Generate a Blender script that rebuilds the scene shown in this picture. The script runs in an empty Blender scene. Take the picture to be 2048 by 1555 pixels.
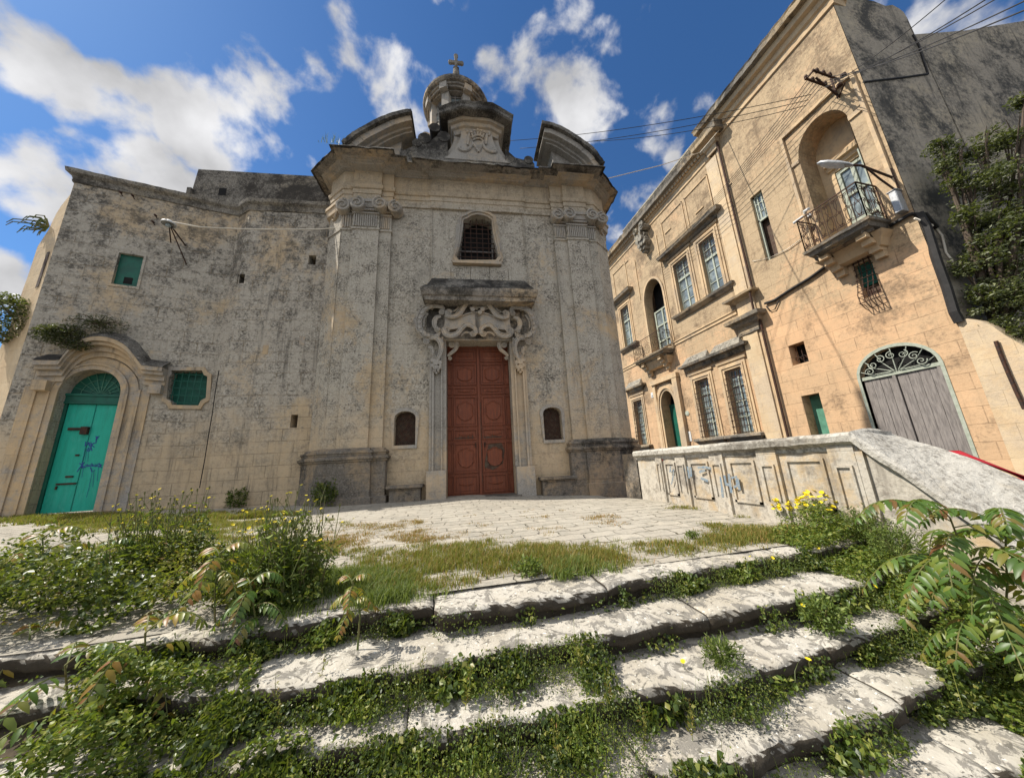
import bpy, math, random
import numpy as np
from mathutils import Vector, Matrix, noise
random.seed(7); rng = np.random.default_rng(11)
sc = bpy.context.scene
COL = sc.collection
# ------------------------------------------------------------------ camera
# world: origin at the photographer's eye, +Y down the street, +Z up (metres)
R = np.array([[0.97080457, 0.00731929, 0.23976011],
              [-0.23481033, 0.23324574, 0.94364217],
              [-0.04901623, -0.97239028, 0.22815467]])
FPX, CX, CY = 647.0, 1024.0, 777.5
cam = bpy.data.cameras.new("camera"); camo = bpy.data.objects.new("camera", cam); COL.objects.link(camo)
cr, cu, cb = R @ [1, 0, 0], R @ [0, -1, 0], -(R @ [0, 0, 1])
camo.matrix_world = Matrix(((cr[0], cu[0], cb[0], 0), (cr[1], cu[1], cb[1], 0), (cr[2], cu[2], cb[2], 0), (0, 0, 0, 1)))
cam.sensor_fit = 'HORIZONTAL'; cam.sensor_width = 36; cam.lens = FPX / 2048 * 36
cam.clip_start = 0.02; cam.clip_end = 3000
sc.camera = camo
def ray(px, py): return R @ np.array([px - CX, py - CY, FPX])
def on_z(px, py, z): r = ray(px, py); return r * z / r[2]
# ------------------------------------------------------------------ light
SUN = Vector((0.60, -0.172, -0.78)).normalized()          # the way the light travels
sl = bpy.data.lights.new("sun", 'SUN'); so = bpy.data.objects.new("sun", sl); COL.objects.link(so)
so.rotation_euler = SUN.to_track_quat('-Z', 'Y').to_euler(); sl.energy = 4.75; sl.angle = math.radians(0.53); sl.color = (1.0, 0.94, 0.85)
sc.view_settings.view_transform = 'Standard'; sc.view_settings.look = 'None'
sc.view_settings.exposure = 0.62; sc.view_settings.gamma = 1
W = bpy.data.worlds.new("World"); sc.world = W; W.use_nodes = True
def build_world():
    nt = W.node_tree; N = nt.nodes; L = nt.links; N.clear()
    out = N.new('ShaderNodeOutputWorld'); bg = N.new('ShaderNodeBackground')
    sky = N.new('ShaderNodeTexSky'); sky.sky_type = 'NISHITA'; sky.sun_disc = False
    sky.sun_elevation = math.asin(-SUN.z); sky.sun_rotation = math.atan2(-SUN.x, -SUN.y)
    sky.altitude = 100; sky.air_density = 1.0; sky.dust_density = 0.4; sky.ozone_density = 2.5
    bg.inputs[1].default_value = 0.138
    hs = N.new('ShaderNodeHueSaturation'); hs.inputs['Saturation'].default_value = 1.12; hs.inputs['Value'].default_value = 1.0
    L.new(sky.outputs[0], hs.inputs['Color'])
    tn = N.new('ShaderNodeMix'); tn.data_type = 'RGBA'; tn.blend_type = 'MULTIPLY'; tn.inputs[0].default_value = 1; tn.inputs[7].default_value = (.36, .51, .63, 1); L.new(hs.outputs[0], tn.inputs[6])
    tc = N.new('ShaderNodeTexCoord')
    nz = N.new('ShaderNodeTexNoise'); nz.inputs['Scale'].default_value = 8.5; nz.inputs['Detail'].default_value = 12; nz.inputs['Roughness'].default_value = 0.54; nz.inputs['Distortion'].default_value = 0.15
    L.new(tc.outputs['Generated'], nz.inputs['Vector'])
    nz2 = N.new('ShaderNodeTexNoise'); nz2.inputs['Scale'].default_value = 7; nz2.inputs['Detail'].default_value = 8
    L.new(tc.outputs['Generated'], nz2.inputs['Vector'])
    blobs = [(110,165,140,.85),(20,110,100,.6),(240,205,110,.8),(560,170,60,.5),(430,270,140,1.25),(540,190,130,.85),(600,170,90,.7),(500,300,120,1.05),
             (690,70,60,.62),(730,120,80,.62),(790,175,120,.78),(840,210,90,.7),(860,0,90,.6),(1150,10,60,.55),(1140,225,120,.95),(1200,262,110,1.0),(1060,150,100,.62),(985,150,60,.6),
             (1280,240,90,.7),(1205,75,50,.45),(1240,425,80,.8),(10,560,150,1.05),(60,380,130,.9),(170,350,150,1.15),(310,345,120,1.0),(600,330,60,.5),(1930,30,170,.8),(2040,10,160,.8),(1345,325,26,.5),(395,150,60,.5),(1180,120,80,.5)]
    prev = None
    for px, py, r, s in blobs:
        d = ray(px, py); d = d / np.linalg.norm(d)
        e = ray(px + r * 1.0, py); e = e / np.linalg.norm(e); c = float(d @ e)
        dp = N.new('ShaderNodeVectorMath'); dp.operation = 'DOT_PRODUCT'; dp.inputs[1].default_value = tuple(d); L.new(tc.outputs['Generated'], dp.inputs[0])
        mr = N.new('ShaderNodeMapRange'); mr.interpolation_type = 'SMOOTHSTEP'; mr.inputs[1].default_value = c; mr.inputs[2].default_value = 1 - (1 - c) * .12
        mr.inputs[3].default_value = 0; mr.inputs[4].default_value = s; L.new(dp.outputs['Value'], mr.inputs[0])
        if prev is None: prev = mr.outputs[0]
        else:
            m = N.new('ShaderNodeMath'); m.operation = 'SMOOTH_MAX'; m.inputs[2].default_value = .12; L.new(prev, m.inputs[0]); L.new(mr.outputs[0], m.inputs[1]); prev = m.outputs[0]
    # unseen cloud bank added behind the photographer to brighten the shaded fronts
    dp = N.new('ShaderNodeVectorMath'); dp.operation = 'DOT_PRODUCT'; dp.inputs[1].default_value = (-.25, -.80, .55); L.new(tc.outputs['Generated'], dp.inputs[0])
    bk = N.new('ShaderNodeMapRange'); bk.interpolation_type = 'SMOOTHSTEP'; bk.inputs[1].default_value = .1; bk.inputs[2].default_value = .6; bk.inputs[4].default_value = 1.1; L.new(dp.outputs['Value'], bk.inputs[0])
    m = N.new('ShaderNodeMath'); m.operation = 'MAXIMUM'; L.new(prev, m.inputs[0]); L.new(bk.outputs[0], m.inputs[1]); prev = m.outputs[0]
    a = N.new('ShaderNodeMath'); a.operation = 'MULTIPLY_ADD'; a.inputs[1].default_value = 4.4; a.inputs[2].default_value = -2.66; L.new(nz.outputs['Fac'], a.inputs[0])
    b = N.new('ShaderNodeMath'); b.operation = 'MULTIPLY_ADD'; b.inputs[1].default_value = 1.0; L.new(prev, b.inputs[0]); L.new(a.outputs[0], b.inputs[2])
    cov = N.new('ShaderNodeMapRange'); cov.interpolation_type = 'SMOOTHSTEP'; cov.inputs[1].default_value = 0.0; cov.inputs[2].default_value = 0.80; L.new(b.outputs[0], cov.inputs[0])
    cr_ = N.new('ShaderNodeMapRange'); cr_.inputs[1].default_value = .3; cr_.inputs[2].default_value = .75; cr_.inputs[3].default_value = 2.5; cr_.inputs[4].default_value = 4.9; L.new(nz2.outputs['Fac'], cr_.inputs[0])
    bb_ = N.new('ShaderNodeMath'); bb_.operation = 'MULTIPLY_ADD'; bb_.inputs[1].default_value = 0.55; bb_.inputs[2].default_value = 1.0; L.new(bk.outputs[0], bb_.inputs[0])  # extra brightness for the added clouds behind the camera, as fill light
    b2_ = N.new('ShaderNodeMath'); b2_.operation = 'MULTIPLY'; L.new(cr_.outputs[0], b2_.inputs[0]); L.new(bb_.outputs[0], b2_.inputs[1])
    cc = N.new('ShaderNodeVectorMath'); cc.operation = 'SCALE'; cc.inputs[0].default_value = (.98, .98, 1.0); L.new(b2_.outputs[0], cc.inputs['Scale'])
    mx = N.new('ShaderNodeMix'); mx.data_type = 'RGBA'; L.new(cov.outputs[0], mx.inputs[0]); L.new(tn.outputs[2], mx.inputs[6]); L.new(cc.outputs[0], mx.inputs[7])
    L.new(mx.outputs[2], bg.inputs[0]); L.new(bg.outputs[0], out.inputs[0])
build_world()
# ------------------------------------------------------------------ frames
class Frame:
    """a vertical plane: local x runs along it, local y is INTO the wall (-y = out), z up"""
    def __init__(s, o, deg):
        a = math.radians(deg); s.o = np.array([o[0], o[1], 0.]); s.U = np.array([math.cos(a), math.sin(a), 0]); s.Nn = np.array([math.sin(a), -math.cos(a), 0])
        s.M = Matrix.Translation(Vector(s.o)) @ Matrix.Rotation(a, 4, 'Z')
    def p(s, px, py, d=0.0):
        r = ray(px, py); q = s.o + s.Nn * d; v = r * (q @ s.Nn) / (r @ s.Nn) - s.o
        return float(v @ s.U), float(v[2])
    def u(s, px, py, d=0.0): return s.p(px, py, d)[0]
    def z(s, px, py, d=0.0): return s.p(px, py, d)[1]
    def w(s, u, d, z): return s.o + s.U * u + s.Nn * d + np.array([0, 0, z])
C = Frame((1.17, 8.19), -6)          # church front
L1 = Frame((-6.44, 9.42), 10)        # convent wall with the green door
L3 = Frame((-6.44, 9.42), -6.4)      # convent wall next to the church
XP = 12.8
PZ = Frame((XP, 0), -90)             # palazzo front: local x = -Y
SW = Frame((XP, 4.65), -6)           # shaded flank of the palazzo
XB = 3.93
BW = Frame((XB, 0), -90)             # parapet along the piazza
IDN = Matrix.Identity(4)
# ------------------------------------------------------------------ objects
WM = {}
def tag(o, label=None, cat=None, group=None, kind=None):
    if label: o['label'] = label
    if cat: o['category'] = cat
    if group: o['group'] = group
    if kind: o['kind'] = kind
    return o
def place(o, M, parent=None):
    COL.objects.link(o)
    if parent is not None:
        o.parent = parent; o.matrix_basis = WM[parent].inverted() @ M
    else: o.matrix_basis = M
    WM[o] = M.copy(); return o
def empty(name, M, label, cat, group=None):
    o = bpy.data.objects.new(name, None); o.empty_display_size = .3; place(o, M); return tag(o, label, cat, group)
class MB:
    def __init__(s): s.v = []; s.f = []; s.sm = False
    def add(s, vs, fs):
        b = len(s.v); s.v.extend([tuple(map(float, v)) for v in vs]); s.f.extend([tuple(i + b for i in f) for f in fs]); return s
    def box(s, u0, u1, d0, d1, z0, z1):
        if u0 > u1: u0, u1 = u1, u0
        if z0 > z1: z0, z1 = z1, z0
        if d0 > d1: d0, d1 = d1, d0
        y0, y1 = -d1, -d0
        return s.add([(u0,y0,z0),(u1,y0,z0),(u1,y1,z0),(u0,y1,z0),(u0,y0,z1),(u1,y0,z1),(u1,y1,z1),(u0,y1,z1)],
                     [(0,3,2,1),(4,5,6,7),(0,1,5,4),(1,2,6,5),(2,3,7,6),(3,0,4,7)])
    def prism(s, pts, d0, d1):
        """outline in (u,z) pushed from d0 (back) to d1 (front)"""
        ar = sum(pts[i][0]*pts[(i+1) % len(pts)][1] - pts[(i+1) % len(pts)][0]*pts[i][1] for i in range(len(pts)))
        if ar < 0: pts = pts[::-1]
        n = len(pts); vs = [(u, -d1, z) for u, z in pts] + [(u, -d0, z) for u, z in pts]
        fs = [tuple(range(n)), tuple(range(2*n-1, n-1, -1))] + [(i, i+n, (i+1) % n + n, (i+1) % n) for i in range(n)]
        return s.add(vs, fs)
    def bar(s, a, b, r, sides=4, r2=None):
        a, b = Vector(a), Vector(b); t = (b - a)
        if t.length < 1e-6: return s
        q = t.to_track_quat('Z', 'Y'); r2 = r if r2 is None else r2; vs = []
        for P, rr in ((a, r), (b, r2)):
            for k in range(sides):
                an = 2*math.pi*(k+.5)/sides; vs.append(P + q @ Vector((rr*math.cos(an), rr*math.sin(an), 0)))
        fs = [(k, (k+1) % sides, (k+1) % sides + sides, k+sides) for k in range(sides)] + [tuple(range(sides-1, -1, -1)), tuple(range(sides, 2*sides))]
        return s.add(vs, fs)
    def tube(s, pts, r, sides=6, flat=1.0, closed=False):
        """smooth tube along 3-D pts, r number or list"""
        P = [Vector(p) for p in pts]; n = len(P); rs = r if isinstance(r, (list, tuple)) else [r]*n; vs = []; ref = Vector((0, 1, 0))
        for i in range(n):
            t = (P[min(i+1, n-1)] - P[max(i-1, 0)])
            if t.length < 1e-9: t = Vector((0, 0, 1))
            t.normalize(); rf = ref if abs(t.dot(ref)) < .95 else Vector((0, 0, 1))
            a = t.cross(rf).normalized(); b = a.cross(t).normalized()
            for k in range(sides):
                an = 2*math.pi*k/sides; vs.append(P[i] + a*rs[i]*math.cos(an) + b*rs[i]*flat*math.sin(an))
        fs = [(i*sides+k, i*sides+(k+1) % sides, (i+1)*sides+(k+1) % sides, (i+1)*sides+k) for i in range(n-1) for k in range(sides)]
        fs += [tuple(range(sides-1, -1, -1)), tuple((n-1)*sides+k for k in range(sides))]
        return s.add(vs, fs)
    def spiral(s, u, z, rad, d, turns=2.0, a0=0., dr=1, tr=None, hub=True):
        tr = tr or rad*.17; n = int(16*turns); pts = []; rr = []
        for i in range(n+1):
            t = i/n; q = rad*(1-t)**.8*.86+rad*.14*(1-t)+.001; an = a0 + dr*2*math.pi*turns*t
            pts.append((u+q*math.cos(an), -d-.02*t, z+q*math.sin(an))); rr.append(tr*(1-.45*t))
        s.tube(pts, rr, 5)
        if hub: s.disc(u, z, rad*.93, d-tr*1.6, d-tr*.1, 16)
        return s
    def disc(s, u, z, r, d0, d1, n=16):
        return s.prism([(u+r*math.cos(2*math.pi*i/n), z+r*math.sin(2*math.pi*i/n)) for i in range(n)], d0, d1)
    def lathe(s, c, prof, n=24, a0=0, a1=2*math.pi):
        vs = []; full = abs(a1-a0-2*math.pi) < 1e-6; m = n if full else n+1
        for r, z in prof:
            for k in range(m):
                an = a0+(a1-a0)*k/n; vs.append((c[0]+r*math.cos(an), c[1]+r*math.sin(an), c[2]+z))
        fs = []
        for i in range(len(prof)-1):
            for k in range(n):
                k2 = (k+1) % m; fs.append((i*m+k, i*m+k2, (i+1)*m+k2, (i+1)*m+k))
        return s.add(vs, fs)
    def sweep(s, path, prof, step=.12, jit=0.006, cap=True):
        """profile [(out,z)] swept round a plan polyline [(u,d)] running left to right (outside = +d)"""
        pth = []
        for (a, b) in zip(path[:-1], path[1:]):
            n = max(1, int(math.hypot(b[0]-a[0], b[1]-a[1])/step))
            for k in range(n): pth.append((a[0]+(b[0]-a[0])*k/n, a[1]+(b[1]-a[1])*k/n, k == 0))
        pth.append((path[-1][0], path[-1][1], True)); n = len(pth); m = len(prof); vs = []
        for i in range(n):
            p = pth[i]; ns = []
            for j in (i-1, i):
                if 0 <= j < n-1:
                    e = (pth[j+1][0]-pth[j][0], pth[j+1][1]-pth[j][1]); l = math.hypot(*e) or 1; ns.append((-e[1]/l, e[0]/l))
            if len(ns) == 1: mt = ns[0]
            else:
                q = (ns[0][0]+ns[1][0], ns[0][1]+ns[1][1]); k = 1+ns[0][0]*ns[1][0]+ns[0][1]*ns[1][1]; k = max(k, .25); mt = (q[0]/k, q[1]/k)
            for o, z in prof:
                jv = noise.noise_vector(Vector((p[0]*5, o*6+p[1]*5, z*5))) * jit
                vs.append((p[0]+mt[0]*o+jv.x, -(p[1]+mt[1]*o)+jv.y, z+jv.z))
        fs = [(i*m+k, (i+1)*m+k, (i+1)*m+k+1, i*m+k+1) for i in range(n-1) for k in range(m-1)]
        if cap: fs += [tuple(range(m)), tuple((n-1)*m+k for k in range(m-1, -1, -1))]
        return s.add(vs, fs)
    def wall(s, u0, u1, z0, z1, holes, d=0., reveal=.3, step=None):
        """flat wall with openings; holes = dict(u0,u1,z0,z1[,shape=list of (u,z)][,rev])"""
        us = sorted({u0, u1, *[h['u0'] for h in holes], *[h['u1'] for h in holes]}); zs = sorted({z0, z1, *[h['z0'] for h in holes], *[h['z1'] for h in holes]})
        us = [u for u in us if u0 <= u <= u1]; zs = [z for z in zs if z0 <= z <= z1]
        for a, b in zip(us[:-1], us[1:]):
            for c, e in zip(zs[:-1], zs[1:]):
                mu, mz = (a+b)/2, (c+e)/2
                if any(h['u0'] < mu < h['u1'] and h['z0'] < mz < h['z1'] for h in holes): continue
                s.add([(a, -d, c), (b, -d, c), (b, -d, e), (a, -d, e)], [(0, 1, 2, 3)])
        for h in holes:
            rv = h.get('rev', reveal); a, b, c, e = h['u0'], h['u1'], h['z0'], h['z1']
            if 'shape' in h:
                cu_, cz_ = (a+b)/2, (c+e)/2; sh = h['shape']; nn = len(sh); outer = []
                for (u, z) in sh:
                    du, dz = u-cu_, z-cz_; t = min(((b-a)/2)/abs(du) if abs(du) > 1e-9 else 1e9, ((e-c)/2)/abs(dz) if abs(dz) > 1e-9 else 1e9); outer.append((cu_+du*t, cz_+dz*t))
                corners = [(a, c), (b, c), (b, e), (a, e)]
                for i in range(nn):
                    j = (i+1) % nn; poly = [outer[i]]
                    for q in corners:
                        a0_ = math.atan2(outer[i][1]-cz_, outer[i][0]-cu_); a1_ = math.atan2(outer[j][1]-cz_, outer[j][0]-cu_); aq = math.atan2(q[1]-cz_, q[0]-cu_)
                        da = (a1_-a0_+math.pi) % (2*math.pi)-math.pi; dq = (aq-a0_+math.pi) % (2*math.pi)-math.pi
                        if da*dq > 0 and 1e-5 < abs(dq) < abs(da)-1e-5: poly.append(q)
                    poly += [outer[j], sh[j], sh[i]]
                    ar = sum(poly[k][0]*poly[(k+1) % len(poly)][1]-poly[(k+1) % len(poly)][0]*poly[k][1] for k in range(len(poly)))
                    if abs(ar) < 1e-7: continue
                    if ar < 0: poly = poly[::-1]
                    s.add([(u, -d, z) for u, z in poly], [tuple(range(len(poly)))])
            else: sh = [(a, c), (b, c), (b, e), (a, e)]
            nn = len(sh)
            s.add([(u, -d, z) for u, z in sh]+[(u, -d+rv, z) for u, z in sh], [(i, (i+1) % nn, (i+1) % nn+nn, i+nn) for i in range(nn)])
        return s
    def build(s, name, mat, parent=None, M=IDN, smooth=False, label=None, kind=None):
        me = bpy.data.meshes.new(name); me.from_pydata(s.v, [], s.f); me.validate(clean_customdata=False)
        me.materials.append(mat)
        o = bpy.data.objects.new(name, me); place(o, M, parent)
        if smooth:
            me.shade_smooth()
        if label: o['label'] = label
        if kind: o['kind'] = kind
        return o
def bevel(o, w=.012, seg=1):
    m = o.modifiers.new("bevel", 'BEVEL'); m.width = w; m.segments = seg; m.limit_method = 'ANGLE'; m.angle_limit = .6; return o
def arch(u0, u1, z0, zs, rise, n=14):
    """opening outline: jambs up to zs then an elliptical head"""
    c = (u0+u1)/2; r = (u1-u0)/2
    return [(u0, z0), (u1, z0)] + [(c+r*math.cos(math.pi*i/n), zs+rise*math.sin(math.pi*i/n)) for i in range(n+1)]
# ------------------------------------------------------------------ materials
def nodes(name):
    m = bpy.data.materials.new(name); m.use_nodes = True; nt = m.node_tree; b = nt.nodes['Principled BSDF']; return m, nt, b
class NT:
    def __init__(s, nt): s.nt = nt; s.N = nt.nodes; s.L = nt.links
    def tex(s, vec, scale, detail=6, rough=.6, dist=0., kind='ShaderNodeTexNoise'):
        n = s.N.new(kind); n.inputs['Scale'].default_value = scale
        if kind == 'ShaderNodeTexNoise': n.inputs['Detail'].default_value = detail; n.inputs['Roughness'].default_value = rough; n.inputs['Distortion'].default_value = dist
        s.L.new(vec, n.inputs['Vector']); return n.outputs['Fac'] if kind == 'ShaderNodeTexNoise' else n.outputs['Distance']
    def scale(s, vec, v):
        n = s.N.new('ShaderNodeVectorMath'); n.operation = 'MULTIPLY'; n.inputs[1].default_value = v; s.L.new(vec, n.inputs[0]); return n.outputs[0]
    def ramp(s, fac, a, b, va=0., vb=1., smooth=True):
        n = s.N.new('ShaderNodeMapRange'); n.interpolation_type = 'SMOOTHSTEP' if smooth else 'LINEAR'
        for i, v in zip((1, 2, 3, 4), (a, b, va, vb)): n.inputs[i].default_value = v
        s.L.new(fac, n.inputs[0]); return n.outputs[0]
    def mix(s, fac, a, b, mode='MIX'):
        n = s.N.new('ShaderNodeMix'); n.data_type = 'RGBA'; n.blend_type = mode
        if isinstance(fac, (int, float)): n.inputs[0].default_value = fac
        else: s.L.new(fac, n.inputs[0])
        for i, c in ((6, a), (7, b)):
            if isinstance(c, tuple): n.inputs[i].default_value = (*c, 1)
            else: s.L.new(c, n.inputs[i])
        return n.outputs[2]
    def math(s, op, a, b=None, c=None):
        n = s.N.new('ShaderNodeMath'); n.operation = op
        for i, x in enumerate((a, b, c)):
            if x is None: continue
            if isinstance(x, (int, float)): n.inputs[i].default_value = x
            else: s.L.new(x, n.inputs[i])
        return n.outputs[0]
    def bump(s, h, strength=.5, dist=.02, prev=None):
        n = s.N.new('ShaderNodeBump'); n.inputs['Strength'].default_value = strength; n.inputs['Distance'].default_value = dist; s.L.new(h, n.inputs['Height'])
        if prev: s.L.new(prev, n.inputs['Normal'])
        return n.outputs[0]
    def coords(s, which='Object'):
        tc = s.N.new('ShaderNodeTexCoord'); v = tc.outputs[which]
        sp = s.N.new('ShaderNodeSeparateXYZ'); s.L.new(v, sp.inputs[0]); return v, sp
def stone(name, warm, warm2, grey, dark, light, grey_amt=.5, speck=.5, low=None, course=(.62, .27), mortar=.55, streak=.3, bump=.5, rough=.95, dark_amt=.3, seed=0., speck_scale=26, grey_scale=.45, top=None, shift=.35, ms=.006, crown=None):
    m, nt, b = nodes(name); T = NT(nt); v, sp = T.coords()
    off = nt.nodes.new('ShaderNodeVectorMath'); off.operation = 'ADD'; off.inputs[1].default_value = (seed*7.3, seed*3.1, seed*1.7); nt.links.new(v, off.inputs[0]); v = off.outputs[0]
    X, Y, Z = sp.outputs
    # block courses
    cx = nt.nodes.new('ShaderNodeCombineXYZ'); hx = T.math('ADD', X, Y)
    wob = T.tex(v, .8, 2); nt.links.new(T.math('MULTIPLY_ADD', wob, .03, hx), cx.inputs[0]); nt.links.new(T.math('MULTIPLY_ADD', wob, .05, Z), cx.inputs[1])
    br = nt.nodes.new('ShaderNodeTexBrick'); br.offset = .5; br.inputs['Scale'].default_value = 1; br.inputs['Mortar Size'].default_value = ms; br.inputs['Mortar Smooth'].default_value = .3
    br.inputs['Brick Width'].default_value = course[0]; br.inputs['Row Height'].default_value = course[1]; br.inputs['Bias'].default_value = 0
    br.inputs['Color1'].default_value = (0, 0, 0, 1); br.inputs['Color2'].default_value = (1, 1, 1, 1); br.inputs['Mortar'].default_value = (.5, .5, .5, 1); nt.links.new(cx.outputs[0], br.inputs['Vector'])
    n1 = T.tex(v, grey_scale, 6, .62, .4); n2 = T.tex(v, 2.1, 7, .65); n3 = T.tex(v, 9, 6, .7); n4 = T.tex(v, speck_scale*1.25, 6, .72, .3)
    col = T.mix(T.ramp(n2, .35, .65), warm, warm2)
    col = T.mix(T.math('MULTIPLY', br.outputs['Color'], shift), col, tuple(c*.72 for c in warm))
    g = T.ramp(T.math('MULTIPLY_ADD', n3, .35, n1), .82-grey_amt*.5, 1.0-grey_amt*.5)
    if low is not None:      # lichen grows less close to the ground
        zz = T.math('MULTIPLY_ADD', T.math('SUBTRACT', n2, .5), 2.2, Z); lf = T.ramp(zz, low[0], low[1], low[2] if len(low) > 2 else .15, 1.); g = T.math('MULTIPLY', g, lf)
    if top is not None:
        zz = T.math('MULTIPLY_ADD', T.math('SUBTRACT', n2, .5), 1.2, Z); lf = T.ramp(zz, top[0], top[1], 1., top[2]); g = T.math('MULTIPLY', g, lf)
    col = T.mix(g, col, grey)
    # lichen speckle
    n4b = T.math('MULTIPLY_ADD', T.math('SUBTRACT', n2, .5), .55, T.math('MULTIPLY_ADD', n3, .35, n4)); sd = T.ramp(n4b, .62, .90); col = T.mix(T.math('MULTIPLY', T.math('MULTIPLY', sd, speck), T.math('MULTIPLY_ADD', g, .8, .2)), col, dark)
    sl_ = T.ramp(n4, .44, .30); col = T.mix(T.math('MULTIPLY', T.math('MULTIPLY', sl_, speck*.9), T.math('MULTIPLY_ADD', g, .8, .2)), col, light)
    # rain streaks
    st = T.tex(T.scale(v, (3.2, 3.2, .30)), 1.6, 7, .72); st2 = T.ramp(T.tex(v, .35, 3), .4, .65, .35, 1.); col = T.mix(T.math('MULTIPLY', T.math('MULTIPLY', T.ramp(st, .50, .74), streak*1.5), st2), col, dark)
    dk = T.ramp(T.math('MULTIPLY_ADD', n4, .22, T.math('MULTIPLY_ADD', n3, .3, T.tex(v, .75, 6, .66, .4))), .86-dark_amt*.2, 1.08-dark_amt*.2); col = T.mix(T.math('MULTIPLY', dk, min(1, dark_amt*1.6)), col, dark)
    if crown:                # black crust that grows below the wall top
        cz = T.ramp(T.math('MULTIPLY_ADD', T.math('SUBTRACT', T.tex(v, .5, 4), .5), 5.0, Z), crown[0], crown[1]); cn = T.ramp(T.math('MULTIPLY_ADD', n4, .4, T.math('MULTIPLY_ADD', n3, .5, n2)), .86, 1.12)
        col = T.mix(T.math('MULTIPLY', T.math('MULTIPLY', cz, cn), crown[2]), col, dark)
    mf = T.math('MULTIPLY', br.outputs['Fac'], T.ramp(n2, .42, .6, .25, 1.)); col = T.mix(T.math('MULTIPLY', mf, mortar), col, tuple(c*.45 for c in warm2))
    nt.links.new(col, b.inputs['Base Color']); b.inputs['Roughness'].default_value = rough
    b.inputs['Specular IOR Level'].default_value = .2
    h = T.math('MULTIPLY_ADD', n4, .35, T.math('MULTIPLY_ADD', n3, .5, T.math('MULTIPLY', br.outputs['Fac'], -.5)))
    h = T.math('MULTIPLY_ADD', n2, .7, h)
    nt.links.new(T.bump(h, bump, .035), b.inputs['Normal']); return m
def plain(name, c, c2=None, rough=.7, metal=0., scale=8, bump=.15, spec=.3, streaks=0., wear=None):
    m, nt, b = nodes(name); T = NT(nt); v, sp = T.coords(); c2 = c2 or tuple(x*.6 for x in c)
    if streaks: v2 = T.scale(v, (6, 6, .6))
    else: v2 = v
    n = T.tex(v2, scale, 7, .68); col = T.mix(T.ramp(n, .38, .66), c, c2)
    if wear:
        w1 = T.tex(T.scale(v, (2.5, 2.5, 1.0)), 2.2, 8, .75, .4); col = T.mix(T.math('MULTIPLY', T.ramp(w1, .52, .70), wear[1]), col, wear[0])
        w2 = T.tex(T.scale(v, (9, 9, .8)), 1.5, 8, .8); col = T.mix(T.math('MULTIPLY', T.ramp(w2, .55, .72), wear[1]), col, wear[2])
    nt.links.new(col, b.inputs['Base Color'])
    b.inputs['Roughness'].default_value = rough; b.inputs['Metallic'].default_value = metal; b.inputs['Specular IOR Level'].default_value = spec
    nt.links.new(T.bump(n, bump, .01), b.inputs['Normal']); return m
def foliage(name, cols, trans=.3, rough=.5):
    m, nt, b = nodes(name); T = NT(nt); g = nt.nodes.new('ShaderNodeNewGeometry'); r = nt.nodes.new('ShaderNodeValToRGB'); cr_ = r.color_ramp
    while len(cr_.elements) < len(cols): cr_.elements.new(.5)
    for i, (p_, c) in enumerate(cols): cr_.elements[i].position = p_; cr_.elements[i].color = (*c, 1)
    nt.links.new(g.outputs['Random Per Island'], r.inputs[0]); nt.links.new(r.outputs[0], b.inputs['Base Color']); b.inputs['Roughness'].default_value = rough; b.inputs['Specular IOR Level'].default_value = .35
    tr = nt.nodes.new('ShaderNodeBsdfTranslucent'); mxc = T.mix(.5, r.outputs[0], (.35, .45, .02), 'MIX'); nt.links.new(mxc, tr.inputs[0])
    ms = nt.nodes.new('ShaderNodeMixShader'); ms.inputs[0].default_value = trans; nt.links.new(b.outputs[0], ms.inputs[1]); nt.links.new(tr.outputs[0], ms.inputs[2]); nt.links.new(ms.outputs[0], nt.nodes['Material Output'].inputs[0]); return m
WARM, WARM2 = (.42, .31, .19), (.34, .26, .165)
GREY, DARK, LIGHT = (.41, .37, .30), (.08, .07, .056), (.64, .59, .51)
M_church = stone('church_limestone', (.52, .385, .235), (.45, .35, .225), GREY, DARK, LIGHT, grey_amt=.74, speck=.95, low=(.2, 2.2, .2), seed=1, speck_scale=20, mortar=.5, dark_amt=.25, top=(7.0, 8.1, .3), streak=.35)
M_carved = stone('carved_limestone', (.52, .40, .265), (.45, .355, .245), (.34, .315, .275), DARK, LIGHT, grey_amt=.55, speck=.5, seed=2, course=(.9, .5), mortar=.2, dark_amt=.22, streak=.3)
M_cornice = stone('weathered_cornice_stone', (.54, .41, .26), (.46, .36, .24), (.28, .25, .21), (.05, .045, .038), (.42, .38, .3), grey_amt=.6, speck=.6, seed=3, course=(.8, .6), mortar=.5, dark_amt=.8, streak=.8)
M_roof = stone('lichened_top_stone', (.37, .31, .22), (.31, .265, .195), (.26, .235, .195), (.05, .044, .037), (.48, .44, .36), grey_amt=.6, speck=.9, seed=4, course=(.8, .6), mortar=.3, dark_amt=.7, streak=.4, bump=.9)
M_roofdark = stone('black_lichened_stone', (.32, .27, .19), (.26, .22, .16), (.19, .175, .15), (.035, .032, .028), (.5, .46, .38), grey_amt=.7, speck=.9, seed=4.5, course=(.8, .6), mortar=.3, dark_amt=1.1, streak=.6, bump=1.)
M_plinth = stone('stained_plinth_stone', (.36, .265, .165), (.27, .21, .14), (.17, .15, .125), (.03, .027, .022), (.46, .42, .36), grey_amt=.5, speck=.6, seed=5, course=(.8, .42), mortar=.45, dark_amt=.6, streak=.5, bump=.8)
M_conv = stone('convent_limestone', (.51, .385, .24), (.44, .345, .225), (.39, .35, .285), (.075, .067, .056), (.54, .51, .45), grey_amt=.66, speck=.95, low=(.1, 2.3, .12), seed=6, course=(.58, .29), mortar=1.0, dark_amt=.36, streak=.6, speck_scale=18, ms=.008, crown=(3.2, 7.2, .8))
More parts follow.
